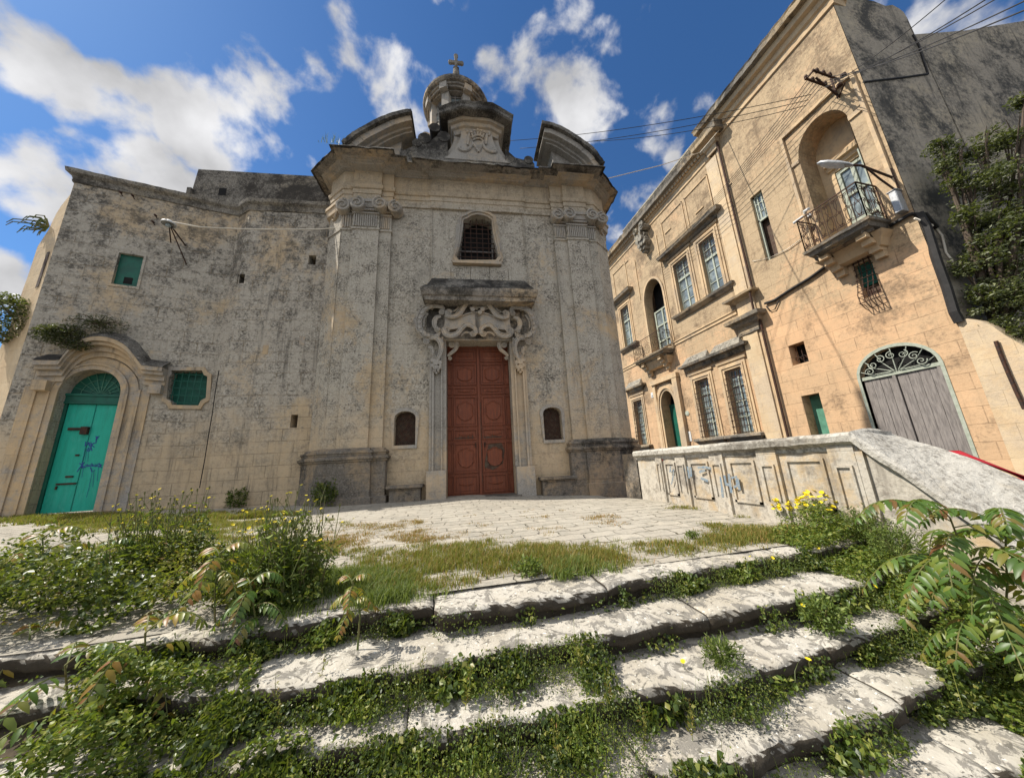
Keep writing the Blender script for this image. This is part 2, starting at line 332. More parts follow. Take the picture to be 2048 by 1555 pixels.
M_convdoor = stone('convent_door_surround_stone', (.53, .385, .225), (.43, .34, .23), (.34, .31, .27), (.08, .07, .06), (.44, .4, .34), grey_amt=.35, speck=.4, seed=7, course=(.7, .36), mortar=.35, dark_amt=.3, streak=.55)
M_pal = stone('palazzo_limestone', (.62, .395, .225), (.55, .365, .215), (.42, .315, .195), (.14, .10, .065), (.68, .52, .34), grey_amt=.68, speck=.35, low=(1.5, 6.5, .25), seed=8, course=(.95, .42), mortar=.75, dark_amt=.50, streak=.5, crown=(8, 14, .45), speck_scale=14, grey_scale=.22, bump=.5, shift=.42, ms=.012)
M_palband = stone('palazzo_dressed_stone', (.58, .43, .26), (.52, .37, .22), (.4, .31, .21), (.14, .11, .08), (.6, .5, .36), grey_amt=.35, speck=.2, seed=9, course=(1.4, .8), mortar=.2, dark_amt=.25, streak=.45, bump=.3, shift=.15)
M_pallight = stone('palazzo_bleached_stone', (.60, .47, .30), (.55, .40, .24), (.5, .40, .28), (.24, .18, .12), (.66, .56, .42), grey_amt=.45, speck=.3, seed=10, course=(.8, .38), mortar=.55, dark_amt=.15, streak=.2, bump=.5)
M_palcorn = stone('palazzo_cornice_stone', (.45, .34, .21), (.36, .28, .18), (.2, .18, .15), (.045, .04, .035), (.5, .44, .34), grey_amt=.5, speck=.6, seed=11, course=(1.2, .8), mortar=.2, dark_amt=.6, streak=.4, bump=.7)
M_palpar = stone('palazzo_parapet_rubble', (.42, .37, .27), (.34, .3, .22), (.25, .23, .19), (.09, .08, .065), (.55, .5, .4), grey_amt=.6, speck=1.0, seed=12, course=(.6, .3), mortar=.3, dark_amt=.5, streak=.2, bump=1., speck_scale=9)
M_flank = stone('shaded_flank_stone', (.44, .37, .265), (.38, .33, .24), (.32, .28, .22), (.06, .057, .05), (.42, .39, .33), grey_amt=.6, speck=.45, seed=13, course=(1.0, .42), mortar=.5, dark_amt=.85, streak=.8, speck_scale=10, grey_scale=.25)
M_par = stone('parapet_plaster', (.47, .345, .20), (.42, .34, .23), (.45, .41, .34), (.12, .10, .08), (.58, .54, .46), grey_amt=.6, speck=.6, seed=14, course=(1.6, .9), mortar=.1, dark_amt=.35, streak=.6, speck_scale=14, grey_scale=1.2)
M_cope = stone('parapet_coping_stone', (.38, .335, .26), (.33, .295, .235), (.44, .415, .36), (.12, .105, .085), (.60, .57, .5), grey_amt=.7, speck=.85, seed=15, course=(.9, .9), mortar=.3, dark_amt=.55, streak=.2, speck_scale=20, grey_scale=2, bump=.8)
def step_stone(name, seed, tone=1.0):
    m, nt, b = nodes(name); T = NT(nt); v, sp = T.coords('Object'); g = nt.nodes.new('ShaderNodeNewGeometry')
    off = nt.nodes.new('ShaderNodeVectorMath'); off.operation = 'ADD'; off.inputs[1].default_value = (seed, seed*.7, 0); nt.links.new(v, off.inputs[0]); v = off.outputs[0]
    n1 = T.tex(v, 2.0, 6, .6, .3); n2 = T.tex(v, 9, 8, .72, .8); n3 = T.tex(v, 40, 4, .6)
    col = T.mix(T.ramp(n1, .35, .65), tuple(tone*c for c in (.60, .56, .48)), tuple(tone*c for c in (.50, .45, .36)))
    col = T.mix(T.math('MULTIPLY', T.ramp(n2, .50, .56), .9), col, tuple(tone*c for c in (.25, .232, .20)))
    n5 = T.tex(v, 14, 5, .6, 1.2); col = T.mix(T.math('MULTIPLY', T.ramp(n5, .575, .63), .85), col, (.13, .12, .10))
    col = T.mix(T.ramp(n3, .38, .30), col, (.72, .70, .63))
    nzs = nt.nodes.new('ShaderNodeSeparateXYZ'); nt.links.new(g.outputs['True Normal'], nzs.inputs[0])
    side = T.ramp(T.math('MULTIPLY_ADD', T.math('SUBTRACT', n2, .5), 2.2, nzs.outputs[2]), .72, .45); col = T.mix(T.math('MULTIPLY', side, .96), col, (.038, .030, .021))  # riser shade put into the colour: side-turned faces go nearly black
    nt.links.new(col, b.inputs['Base Color']); b.inputs['Roughness'].default_value = .95; b.inputs['Specular IOR Level'].default_value = .15
    nt.links.new(T.bump(T.math('MULTIPLY_ADD', n3, .4, n2), .7, .02), b.inputs['Normal']); return m
M_step = step_stone('lichened_step_stone_shaded_risers', 0, .76); 
def paving_mat():
    m, nt, b = nodes('plaza_paving_stone'); T = NT(nt); v, sp = T.coords('Object')
    w = T.tex(v, 1.3, 3); cx = nt.nodes.new('ShaderNodeCombineXYZ'); w2 = T.tex(v, 6, 2)
    nt.links.new(T.math('MULTIPLY_ADD', w, .28, T.math('MULTIPLY_ADD', w2, .14, sp.outputs[0])), cx.inputs[0]); nt.links.new(T.math('MULTIPLY_ADD', w, .25, T.math('MULTIPLY_ADD', w2, .12, sp.outputs[1])), cx.inputs[1])
    br = nt.nodes.new('ShaderNodeTexBrick'); br.offset = .45; br.inputs['Scale'].default_value = 1; br.inputs['Mortar Size'].default_value = .010; br.inputs['Mortar Smooth'].default_value = .8; br.inputs['Brick Width'].default_value = .40; br.inputs['Row Height'].default_value = .20
    br.inputs['Color1'].default_value = (0, 0, 0, 1); br.inputs['Color2'].default_value = (1, 1, 1, 1); nt.links.new(cx.outputs[0], br.inputs['Vector'])
    n2 = T.tex(v, 5, 8, .7); n3 = T.tex(v, 30, 4, .6)
    col = T.mix(br.outputs['Color'], (.385, .35, .285), (.315, .285, .235)); col = T.mix(T.ramp(n2, .45, .62), col, (.28, .26, .215)); col = T.mix(T.math('MULTIPLY', T.ramp(n3, .55, .7), .5), col, (.17, .155, .13))
    n1 = T.tex(v, .6, 5, .6); col = T.mix(T.math('MULTIPLY', T.ramp(n1, .45, .62), .5), col, (.40, .37, .31))
    col = T.mix(T.math('MULTIPLY', br.outputs['Fac'], T.ramp(T.tex(v, 3.3, 5), .44, .62, .05, .9)), col, (.11, .095, .06)); nt.links.new(col, b.inputs['Base Color']); b.inputs['Roughness'].default_value = .95; b.inputs['Specular IOR Level'].default_value = .15
    h = T.math('MULTIPLY_ADD', br.outputs['Fac'], -1.2, T.math('MULTIPLY_ADD', n3, .2, T.math('MULTIPLY', n2, .8))); nt.links.new(T.bump(h, .9, .03), b.inputs['Normal']); return m
M_pave = paving_mat()
M_soil = plain('dark_soil', (.085, .065, .042), (.05, .04, .028), .95, scale=14, bump=.6)
M_road = plain('street_asphalt', (.075, .072, .068), (.055, .052, .05), .9, scale=20, bump=.3)
M_red = plain('red_brown_door_paint', (.20, .056, .024), (.135, .042, .022), .62, scale=4, bump=.25, streaks=1, wear=((.27, .10, .055), .55, (.055, .028, .02)))
M_redw = plain('scuffed_door_wood', (.06, .03, .02), (.10, .075, .05), .8, scale=9, bump=.4)
M_teal = plain('turquoise_door_paint', (.014, .37, .265), (.012, .31, .22), .5, scale=3, bump=.10, streaks=1, wear=((.07, .40, .31), .5, (.012, .17, .12)))
M_dgreen = plain('dark_green_paint', (.010, .11, .072), (.012, .08, .055), .5, scale=5)
M_pgreen = plain('pale_green_shutter_paint', (.36, .38, .31), (.27, .30, .23), .7, scale=12)
M_mgreen = plain('green_door_paint', (.10, .26, .18), (.07, .19, .13), .6, scale=6)
M_iron = plain('rusty_iron', (.035, .026, .022), (.09, .04, .022), .75, .35, scale=18, bump=.3)
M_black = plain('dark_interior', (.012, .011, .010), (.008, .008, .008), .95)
M_wood = plain('grey_weathered_wood', (.24, .215, .195), (.14, .125, .115), .9, scale=5, bump=.5, streaks=1)
M_frame = plain('cream_window_frame_paint', (.40, .43, .35), (.30, .32, .26), .7, scale=14)
M_cable = plain('black_cable_sheath', (.02, .019, .018), (.03, .028, .026), .7)
M_wcable = plain('pale_cable_sheath', (.72, .66, .55), (.6, .55, .46), .7)
M_lamp = plain('grey_lamp_metal', (.42, .43, .43), (.30, .30, .30), .45, .4, scale=20)
M_plastic = plain('white_plastic', (.60, .60, .58), (.5, .5, .48), .5)
M_blue = plain('blue_spray_paint', (.02, .05, .22), (.03, .06, .26), .6)
M_sky = plain('faded_blue_spray_paint', (.13, .19, .25), (.27, .28, .26), .9, scale=30)
M_blackp = plain('black_paint', (.02, .02, .02), (.03, .03, .03), .6)
M_carred = plain('red_car_paint', (.35, .012, .02), (.33, .012, .02), .25, scale=2, bump=0, spec=.6)
M_rubber = plain('tyre_rubber', (.02, .02, .02), (.03, .03, .03), .8)
def glassm(name, c, rough=.08):
    m, nt, b = nodes(name); T = NT(nt); v, sp = T.coords(); n = T.tex(v, 3, 4); nt.links.new(T.mix(T.ramp(n, .35, .7), c, tuple(x*2.2+.01 for x in c)), b.inputs['Base Color']); b.inputs['Roughness'].default_value = rough; b.inputs['Specular IOR Level'].default_value = .8
    nt.links.new(T.bump(n, .08, .02), b.inputs['Normal']); return m
M_glass = glassm('old_window_glass', (.11, .13, .13), .12); M_cglass = glassm('tinted_car_glass', (.008, .009, .01), .05)
# ================================================================== CHURCH
church = empty('church', C.M, 'tall baroque limestone church front with a broken pediment, red-brown doors and a domed lantern', 'church')
ZG = -0.75
zg_c = C.z(960, 992)                       # paving at the church door
u618, u646, u674, u735, u764 = C.u(618, 897, -.3), C.u(646, 896, .1), C.u(674, 894, .1), C.u(735, 892, .16), C.u(764, 892, .1)
u1146, u1176, u1223, u1240, u1262 = C.u(1146, 881, .1), C.u(1176, 880, .16), C.u(1223, 878, .16), C.u(1243, 878, .1), C.u(1264, 877, -.3)
Dm, Dc = .10, .17
zped = C.z(720, 893, .12)                  # top of the pedestals
zast = C.z(735, 459, Dc)                   # under the capitals
zcap = C.z(735, 402, Dc)
zarc = C.z(735, 373, Dc); zfri = C.z(735, 343, Dc)
zcor = C.z(690, 309, .55)
uD0, uD1 = C.u(893, 900), C.u(1029, 900); zD1 = C.z(958, 683); uDc = (uD0+uD1)/2
WB = C  # alias
winpx = [(917,522),(991,522),(997,514),(991,490),(986,470),(983,442),(975,436),(966,433),(955,431),(944,433),(936,438),(927,442),(925,462),(921,488),(916,505),(912,514)]
winpts = [C.p(*q) for q in winpx]
def off(pts, k, c=None):
    cu_ = sum(p[0] for p in pts)/len(pts); cz_ = sum(p[1] for p in pts)/len(pts)
    o = []
    for u, z in pts:
        l = math.hypot(u-cu_, z-cz_); o.append((cu_+(u-cu_)*(l+k)/l, cz_+(z-cz_)*(l+k)/l))
    return o
def bbox(pts, m=.02): return dict(u0=min(p[0] for p in pts)-m, u1=max(p[0] for p in pts)+m, z0=min(p[1] for p in pts)-m, z1=max(p[1] for p in pts)+m)
wl = arch(C.u(788, 870), C.u(831, 870), C.z(810, 890), C.z(810, 836), C.z(810, 822)-C.z(810, 836), 8)
wr = arch(C.u(1088, 860), C.u(1125, 860), C.z(1106, 879), C.z(1106, 826), C.z(1106, 814)-C.z(1106, 826), 8)
mb = MB()
holes = [dict(**bbox(winpts, .1), shape=sorted(winpts, key=lambda p: math.atan2(p[1]-sum(q[1] for q in winpts)/16, p[0]-sum(q[0] for q in winpts)/16)), rev=.45),
         dict(**bbox(wl, .1), shape=None, rev=.35), dict(**bbox(wr, .1), shape=None, rev=.35),
         dict(u0=uD0, u1=uD1, z0=ZG-.2, z1=zD1, rev=.5)]
def dens(pts, n=3):
    o = []
    for i in range(len(pts)):
        a, b = pts[i], pts[(i+1) % len(pts)]
        for k in range(n): o.append((a[0]+(b[0]-a[0])*k/n, a[1]+(b[1]-a[1])*k/n))
    return o
def centsort(pts, h):
    cu_, cz_ = (h['u0']+h['u1'])/2, (h['z0']+h['z1'])/2
    return sorted(pts, key=lambda p: math.atan2(p[1]-cz_, p[0]-cu_))
holes[0]['shape'] = centsort(dens(winpts), holes[0]); holes[1]['shape'] = centsort(dens(wl, 2), holes[1]); holes[2]['shape'] = centsort(dens(wr, 2), holes[2])
mb.wall(u764-.6, u1146+.6, ZG-.2, zcor, holes)
# slightly raised middle bay
ub0, ub1 = C.u(863, 470), C.u(1049, 480); uh0, uh1 = C.u(857, 560), C.u(1052, 560)
mb.box(ub0, ub0+.02, 0, .035, C.z(857, 570), zcor-.6); mb.box(ub1-.02, ub1, 0, .035, C.z(1052, 580), zcor-.6)
mb.box(u618, u1262, -6.2, -.55, ZG-.3, zcor-.25)
mb.box(u764-.6, u764-.3, -.6, -.02, ZG, zcor); mb.box(u1146+.3, u1146+.6, -.6, -.02, ZG, zcor)
mb.build('facade_wall', M_church, church, C.M)
def pilaster(path, lab=None):
    m = MB(); m.sweep(path, [(0, zped-.05), (0, zast), (.025, zast), (.03, zast+.05), (0, zast+.06), (0, zcap)], step=.4, jit=.004)
    return bevel(m.build('pilaster', M_church, church, C.M, label=lab), .008)
back = -.55
pilaster([(u618, -3.5), (u618, -.3), (u646, Dm), (u646+.001, Dm)], 'canted corner pilaster by the convent')
pilaster([(u646, back), (u646, Dm), (u674+.01, Dm), (u674+.01, back)])
pilaster([(u674, back), (u674, Dc), (u735, Dc), (u735, back)])
pilaster([(u735-.01, back), (u735-.01, Dm), (u764, Dm), (u764, back)])
pilaster([(u1146, back), (u1146, Dm), (u1176+.01, Dm), (u1176+.01, back)])
pilaster([(u1176, back), (u1176, Dc), (u1223, Dc), (u1223, back)])
pilaster([(u1223-.01, back), (u1223-.01, Dm), (u1240, Dm), (u1262, -.3), (u1262, -3.5)], 'canted corner pilaster by the street')
def full(e=0., mid=0.):
    return [(u618-e, -5.5), (u618-e, -.3), (u646, Dm), (u674, Dm), (u674, Dc), (u735, Dc), (u735, Dm), (u764, Dm), (u764, .02), (ub0, .02), (ub0, .05+mid), (ub1, .05+mid), (ub1, .02), (u1146, .02),
            (u1146, Dm), (u1176, Dm), (u1176, Dc), (u1223, Dc), (u1223, Dm), (u1240, Dm), (u1262+e, -.3), (u1262+e, -5.5)]
def full2():
    return [(u618-.02, -5.5), (u618-.02, -.24), (u646, .20), (u674, .20), (u674, .36), (u735, .36), (u735, .20), (u764, .20), (u764, .02), (ub0, .02), (ub0, .14), (ub1, .14), (ub1, .02), (u1146, .02),
            (u1146, .20), (u1176, .20), (u1176, .36), (u1223, .36), (u1223, .20), (u1240, .20), (u1262+.02, -.24), (u1262+.02, -5.5)]
# pedestals
def pedestal(path, um=None):
    zb = ZG-.25; t = zped
    prof = [(.16, zb), (.16, zb+.45), (.12, zb+.47), (.12, t-.36), (.15, t-.34), (.16, t-.31), (.19, t-.29), (.19, t-.24), (.13, t-.22), (.13, t-.17), (.155, t-.145), (.15, t-.10), (.08, t-.085), (.07, t-.045), (.02, t-.03), (-.1, t)]
    m = MB(); m.sweep(path, prof, step=.07, jit=.014); return m.build('pedestal', M_plinth, church, C.M)
pedestal([(u618, -1.2), (u618, -.3), (u646, Dm), (u674, Dm), (u674, Dc), (u735, Dc), (u735, Dm), (u764, Dm), (u764, -.1)])
pedestal([(u1146, -.1), (u1146, Dm), (u1176, Dm), (u1176, Dc), (u1223, Dc), (u1223, Dm), (u1240, Dm), (u1262, -.3), (u1262, -2.2)])
# entablature
m = MB(); a = zcap
m.sweep(full(), [(-.3, a-.02), (.02, a), (.02, a+(zarc-a)*.45), (.04, a+(zarc-a)*.47), (.04, zarc-.12), (.07, zarc-.10), (.09, zarc-.03), (.09, zarc), (.03, zarc+.005), (.03, zfri)], step=.15, jit=.006)
m.build('entablature', M_church, church, C.M)
m = MB(); h = zcor-zfri
m.sweep(full2(), [(-.17, zfri-.02), (.06, zfri), (.08, zfri+h*.12), (.15, zfri+h*.22), (.16, zfri+h*.34), (.24, zfri+h*.36), (.25, zfri+h*.42)], step=.1, jit=.01)
m.build('bed_moulding', M_carved, church, C.M)
m = MB()
m.sweep(full2(), [(.20, zfri+h*.42), (.29, zfri+h*.44), (.30, zfri+h*.47), (.30, zfri+h*.55), (.345, zfri+h*.565), (.35, zfri+h*.64), (.385, zfri+h*.66), (.39, zfri+h*.73), (.43, zfri+h*.76), (.44, zfri+h*.80)], step=.07, jit=.014)
m.box(u618, u1262, -5.6, -.1, zcor-.1, zcor+.1)
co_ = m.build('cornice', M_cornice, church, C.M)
m = MB(); m.sweep(full2(), [(.42, zfri+h*.80), (.47, zfri+h*.86), (.49, zcor-.03), (.46, zcor+.03), (.25, zcor+.06), (-.6, zcor+.10)], step=.045, jit=.035)
m.build('weathered_edge', M_roofdark, co_, C.M)
# capitals
def capital(px0, px1, volutes, d, lab=None):
    u0, u1 = px0, px1; m = MB(); hh = zcap-zast
    n = max(3, int((u1-u0)/.062))
    for k in range(n):
        a_ = u0+.03+(u1-u0-.06)*k/n; w_ = (u1-u0-.06)/n*.55; m.box(a_, a_+w_, d, d+.03, zast+.09, zast+hh*.52)
    m.box(u0-.01, u1+.01, d, d+.05, zast+hh*.52, zast+hh*.57)
    for k in range(n): m.disc(u0+(u1-u0)*(k+.5)/n, zast+hh*.65, .035, d, d+.075, 8)
    m.box(u0-.06, u1+.06, d-.05, d+.10, zcap-.10, zcap-.005); m.box(u0-.03, u1+.03, d-.05, d+.07, zast+hh*.72, zcap-.10)
    for (vu, vz, sd) in volutes:
        m.spiral(vu, vz, .20, d+.19, 1.9, math.pi/2, -sd); m.disc(vu, vz, .185, d-.05, d+.14, 16)
    o = m.build('capital', M_carved, church, C.M, label=lab); return o
def V(px, py, sd, d=Dc): u, z = C.p(px, py, d+.1); return (u, z, sd)
capital(u674, u735, [V(716, 410, 1), V(764-3, 411, -1)], Dc)
capital(u646, u674, [V(687, 414, 1, Dm)], Dm); capital(u735, u764, [V(792, 418, -1, Dm)], Dm)
capital(u1176, u1223, [V(1137, 431, 1), V(1183, 434, -1)], Dc)
capital(u1146, u1176, [V(1114, 433, 1, Dm)], Dm); capital(u1223, u1240, [V(1203, 440, -1, Dm)], Dm)
for pxs, ug, sd, lab in (((662, 424), u618, 1, 'corner capital turned towards the convent'), ((1219, 455), u1262, -1, 'corner capital turned towards the street')):
    m = MB(); zc = C.z(*pxs, 0.); cu_ = (ug+(u646 if sd == 1 else u1240))/2
    for k, (oo, dd) in enumerate(((0, 0), (-sd*.22, -.3))):
        base = len(m.v); m.spiral(0, 0, .20, .0, 1.9, math.pi/2, -sd); m.disc(0, 0, .185, -.25, -.03, 16)
        an = math.radians(52*sd); Rm = Matrix.Rotation(-an, 3, 'Z')
        for i in range(base, len(m.v)):
            q = Rm @ Vector(m.v[i]); m.v[i] = (q.x+cu_+oo-sd*.06, q.y+.12-dd, q.z+zc)
    m.sweep([(ug, -.6), (ug, -.3), ((u646 if sd == 1 else u1240), Dm)] if sd == 1 else [(u1240, Dm), (ug, -.3), (ug, -.6)], [(0, zcap-.3), (.08, zcap-.28), (.1, zcap-.1), (.13, zcap-.09), (.13, zcap-.01), (0, zcap)], step=.2)
    m.build('capital', M_carved, church, C.M, label=lab)
# broken segmental pediment
def pedhalf(outer, thick, cut, lab, sd):
    m = MB(); pts = [C.p(x, y, .45) for x, y in outer]
    # smooth the arc
    def cr(P, n=5):
        o = []
        for i in range(len(P)-1):
            p0, p1, p2, p3 = P[max(i-1, 0)], P[i], P[i+1], P[min(i+2, len(P)-1)]
            for k in range(n):
                t = k/n; o.append(tuple(.5*((2*p1[j])+(-p0[j]+p2[j])*t+(2*p0[j]-5*p1[j]+4*p2[j]-p3[j])*t*t+(-p0[j]+3*p1[j]-3*p2[j]+p3[j])*t**3) for j in (0, 1)))
        o.append(P[-1]); return o
    P = cr(pts)
    def band(o0, o1, d0, d1, mbx):
        top = []; bot = []; tipx = P[-1][0] if sd == 1 else P[-1][0]
        Q = [p for p in P if (tipx-p[0])*sd >= o1*.55-1e-6]
        for i, p in enumerate(Q):
            q = (Q[min(i+1, len(Q)-1)][0]-Q[max(i-1, 0)][0], Q[min(i+1, len(Q)-1)][1]-Q[max(i-1, 0)][1]); l = math.hypot(*q); nx, nz = -q[1]/l, q[0]/l
            if nz < 0: nx, nz = -nx, -nz
            j = noise.noise(Vector((p[0]*6, o0*9, p[1]*6)))*.02
            top.append((p[0]-nx*o0+j, p[1]-nz*o0+j)); bot.append((p[0]-nx*o1, max(p[1]-nz*o1, zcor-.02)))
        for i in range(len(Q)-1): mbx.prism([bot[i], bot[i+1], top[i+1], top[i]], d0, d1+noise.noise(Vector((i*.7, o0*5, 0)))*.015)
    b1, b2 = MB(), MB()
    band(-.02, .10, -.75, .56, b1); band(.10, .28, -.7, .45, b2); band(.28, .36, -.7, .30, b2); band(.36, .42, -.65, .22, b2)
    body = [p for p in P if (P[-1][0]-p[0])*sd >= .45]; b2.prism([(P[0][0], zcor)] + [(p[0], max(zcor, p[1]-.35)) for p in body] + [(body[-1][0]-sd*.1, zcor)], -.6, .02)
    o = b2.build('pediment_half', M_carved, church, C.M, label=lab); b1.build('coping', M_roofdark, o, C.M)
pedhalf([(686, 290), (706, 274), (729, 260), (768, 240), (806, 228), (832, 225)], .6, .55, 'curved left half of the broken pediment', 1)
pedhalf([(1206, 331), (1185, 303), (1150, 277), (1115, 257), (1077, 247)], .6, .55, 'curved right half of the broken pediment', -1)
# middle aedicule with the crowned monogram
m = MB()
A0, A1 = C.p(890, 306, .2), C.p(1022, 318, .2); B0, B1 = C.p(922, 257, .2), C.p(984, 267, .2)
def lerp(a, b, t): return a+(b-a)*t
zl, zt = C.z(955, 318, .25), C.z(955, 262, .25); uc = (B0[0]+B1[0])/2
bw, tw = (A1[0]-A0[0])/2, (B1[0]-B0[0])/2
prof = [(-(bw-(bw-tw)*(math.sin(t*math.pi/2)**.7)), lerp(zl, zt, t)) for t in np.linspace(0, 1, 12)]
m.prism([(uc+a_, z) for a_, z in prof] + [(uc-a_, z) for a_, z in prof[::-1]], -.5, .2)
m.prism([(uc+a_*1.35-.05, z) for a_, z in prof] + [(uc-a_*1.35+.05, z) for a_, z in prof[::-1]], -.55, .02)
z2 = C.z(955, 228, .3); hh = z2-zt
m.build('attic_block', M_carved, church, C.M)
m = MB()
m.sweep([(uc-tw-.2, -.8), (uc-tw-.2, .05), (uc-tw*.8, .17), (uc+tw*.8, .17), (uc+tw+.2, .05), (uc+tw+.2, -.8)],
        [(-.2, zt-.03), (0, zt), (.04, zt+hh*.2), (.10, zt+hh*.25), (.12, zt+hh*.42), (.2, zt+hh*.47), (.21, zt+hh*.62)], step=.08, jit=.01)
m.build('attic_moulding', M_carved, church, C.M)
m = MB()
m.sweep([(uc-tw-.2, -.8), (uc-tw-.2, .05), (uc-tw*.8, .17), (uc+tw*.8, .17), (uc+tw+.2, .05), (uc+tw+.2, -.8)],
        [(.2, zt+hh*.62), (.42, zt+hh*.64), (.46, zt+hh*.7), (.46, zt+hh*.86), (.5, zt+hh*1.0), (.1, zt+hh*1.08), (-.6, zt+hh*1.12)], step=.06, jit=.035)
m.box(uc-tw*.9, uc+tw*.7, -.9, 0, zt+hh*1.05, zt+hh*1.3)
m.box(uc-tw-.5, uc+tw+.5, -.9, -.35, zt+hh*.6, zt+hh*1.05)
m.build('attic_cornice', M_roofdark, church, C.M)
m = MB()   # stepped, scrolled base beside and under the block
zb0 = zcor+.02
m.sweep([(A0[0]-.75, -.4), (A0[0]-.75, .12), (A1[0]+.35, .12), (A1[0]+.9, .0), (A1[0]+.9, -.4)], [(.2, zb0), (.22, zb0+.12), (.12, zb0+.2), (.06, zl+.02), (-.3, zl+.06)], step=.07, jit=.03)
sr = [C.p(x, y, .05) for x, y in ((1010, 300), (1030, 318), (1046, 322), (1060, 322), (1068, 330), (1069, 340))]
for i in range(len(sr)-1): m.prism([(sr[i][0], zb0), (sr[i+1][0], zb0), sr[i+1], sr[i]], -.5, .1)
sL = [C.p(x, y, .05) for x, y in ((800, 306), (822, 298), (840, 286), (862, 284), (880, 270), (895, 268))]
for i in range(len(sL)-1): m.prism([(sL[i][0], zb0), (sL[i+1][0], zb0), sL[i+1], sL[i]], -.6, .1)
for (x, y, rr) in ((850, 283, .2), (870, 262, .17), (888, 280, .2), (1056, 326, .15), (835, 292, .15)):
    u_, z_ = C.p(x, y, .0); m.disc(u_, z_, rr, -.4, .12, 14)
m.build('attic_base', M_roofdark, church, C.M)
m = MB()   # relief: M monogram and crown
def tp(pts, r, d, mb_, flat=.8, sides=6):
    P = [C.p(x, y, d) for x, y in pts]; o = []
    for i in range(len(P)-1):
        p0, p1, p2, p3 = P[max(i-1, 0)], P[i], P[i+1], P[min(i+2, len(P)-1)]
        for k in range(4):
            t = k/4; o.append(tuple(.5*((2*p1[j])+(-p0[j]+p2[j])*t+(2*p0[j]-5*p1[j]+4*p2[j]-p3[j])*t*t+(-p0[j]+3*p1[j]-3*p2[j]+p3[j])*t**3) for j in (0, 1)))
    o.append(P[-1]); n = len(o)
    rr = r if not isinstance(r, (list, tuple)) else None
    rs = [rr]*n if rr else [np.interp(i/(n-1), np.linspace(0, 1, len(r)), r) for i in range(n)]
    mb_.tube([(a_, -d, b_) for a_, b_ in o], list(map(float, rs)), sides, flat)
def Z4(x, y): return (820+x*.16716, 90+y*.16716)
for pts in (((600, 1215), (590, 1240), (640, 1265), (700, 1250), (740, 1200), (760, 1170)), ((740, 1160), (790, 1230), (820, 1280)), ((820, 1280), (845, 1220), (875, 1150)), ((865, 1170), (900, 1240), (960, 1280), (1030, 1280), (1020, 1250)),
            ((690, 1200), (700, 1120), (710, 1050)), ((700, 1050), (680, 1035)), ((910, 1190), (915, 1110), (920, 1060)), ((925, 1050), (950, 1060), (940, 1085))):
    tp([Z4(*q) for q in pts], [.035, .05, .05, .035], .215, m)
tp([Z4(740, 1110), Z4(790, 1085), Z4(840, 1085), Z4(880, 1110)], .04, .23, m); tp([Z4(750, 1140), Z4(790, 1120), Z4(840, 1120), Z4(870, 1140)], .03, .23, m)
for x, y in ((735, 1060), (770, 1040), (810, 1030), (850, 1040), (890, 1060)):
    tp([Z4(x*.6+812*.4, y+50), Z4(x, y)], .03, .23, m); u_, z_ = C.p(*Z4(x, y-8), .23); m.disc(u_, z_, .035, .2, .27, 8)
m.build('monogram_relief', M_carved, church, C.M)
# lantern over the dome, well behind the front
YL = C.p(913, 200, -2.1); lc = (YL[0], 2.1, 0); rl = (C.u(972, 200, -2.1)-C.u(852, 200, -2.1))/2*1.03
def zl_(y, fr=.7): return C.z(912, y, -2.1+rl*fr)
m = MB(); m.lathe(lc, [(rl*.8, zl_(330)), (rl*.8, zl_(262)), (rl*.9, zl_(260)), (rl*.9, zl_(252)), (rl*.66, zl_(251)), (rl*.66, zl_(178)), (rl*.9, zl_(176, .9))], 32)
lantern = m.build('lantern', M_carved, church, C.M, smooth=False)
zr0 = zl_(176, .9); zr1 = zl_(149, 1.04)
def zr(t): return lerp(zr0, zr1, t)
m = MB(); m.lathe(lc, [(rl*.70, zr(-.15)), (rl*.84, zr(-.1)), (rl*.86, zr(.1)), (rl*.91, zr(.14)), (rl*.91, zr(.35)), (rl*.95, zr(.4)), (rl*.95, zr(.62)), (rl*1.01, zr(.66)), (rl*1.05, zr(.82)), (rl*1.06, zr(1)), (rl*.99, zr(1.06)), (rl*.9, zr(1.1))], 40)
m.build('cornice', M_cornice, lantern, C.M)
m = MB(); zt0 = zr(1.06); zt1 = zt0+.8
m.lathe(lc, [(rl*.98, zt0)] + [(rl*.94*math.cos(t)+.02, zt0+(zt1-zt0)*math.sin(t)) for t in np.linspace(.05, 1.5, 9)] + [(.1, zt1+.02), (.12, zt1+.08), (.06, zt1+.12), (0, zt1+.12)], 32)
m.build('dome', M_roof, lantern, C.M, smooth=False)
m = MB()
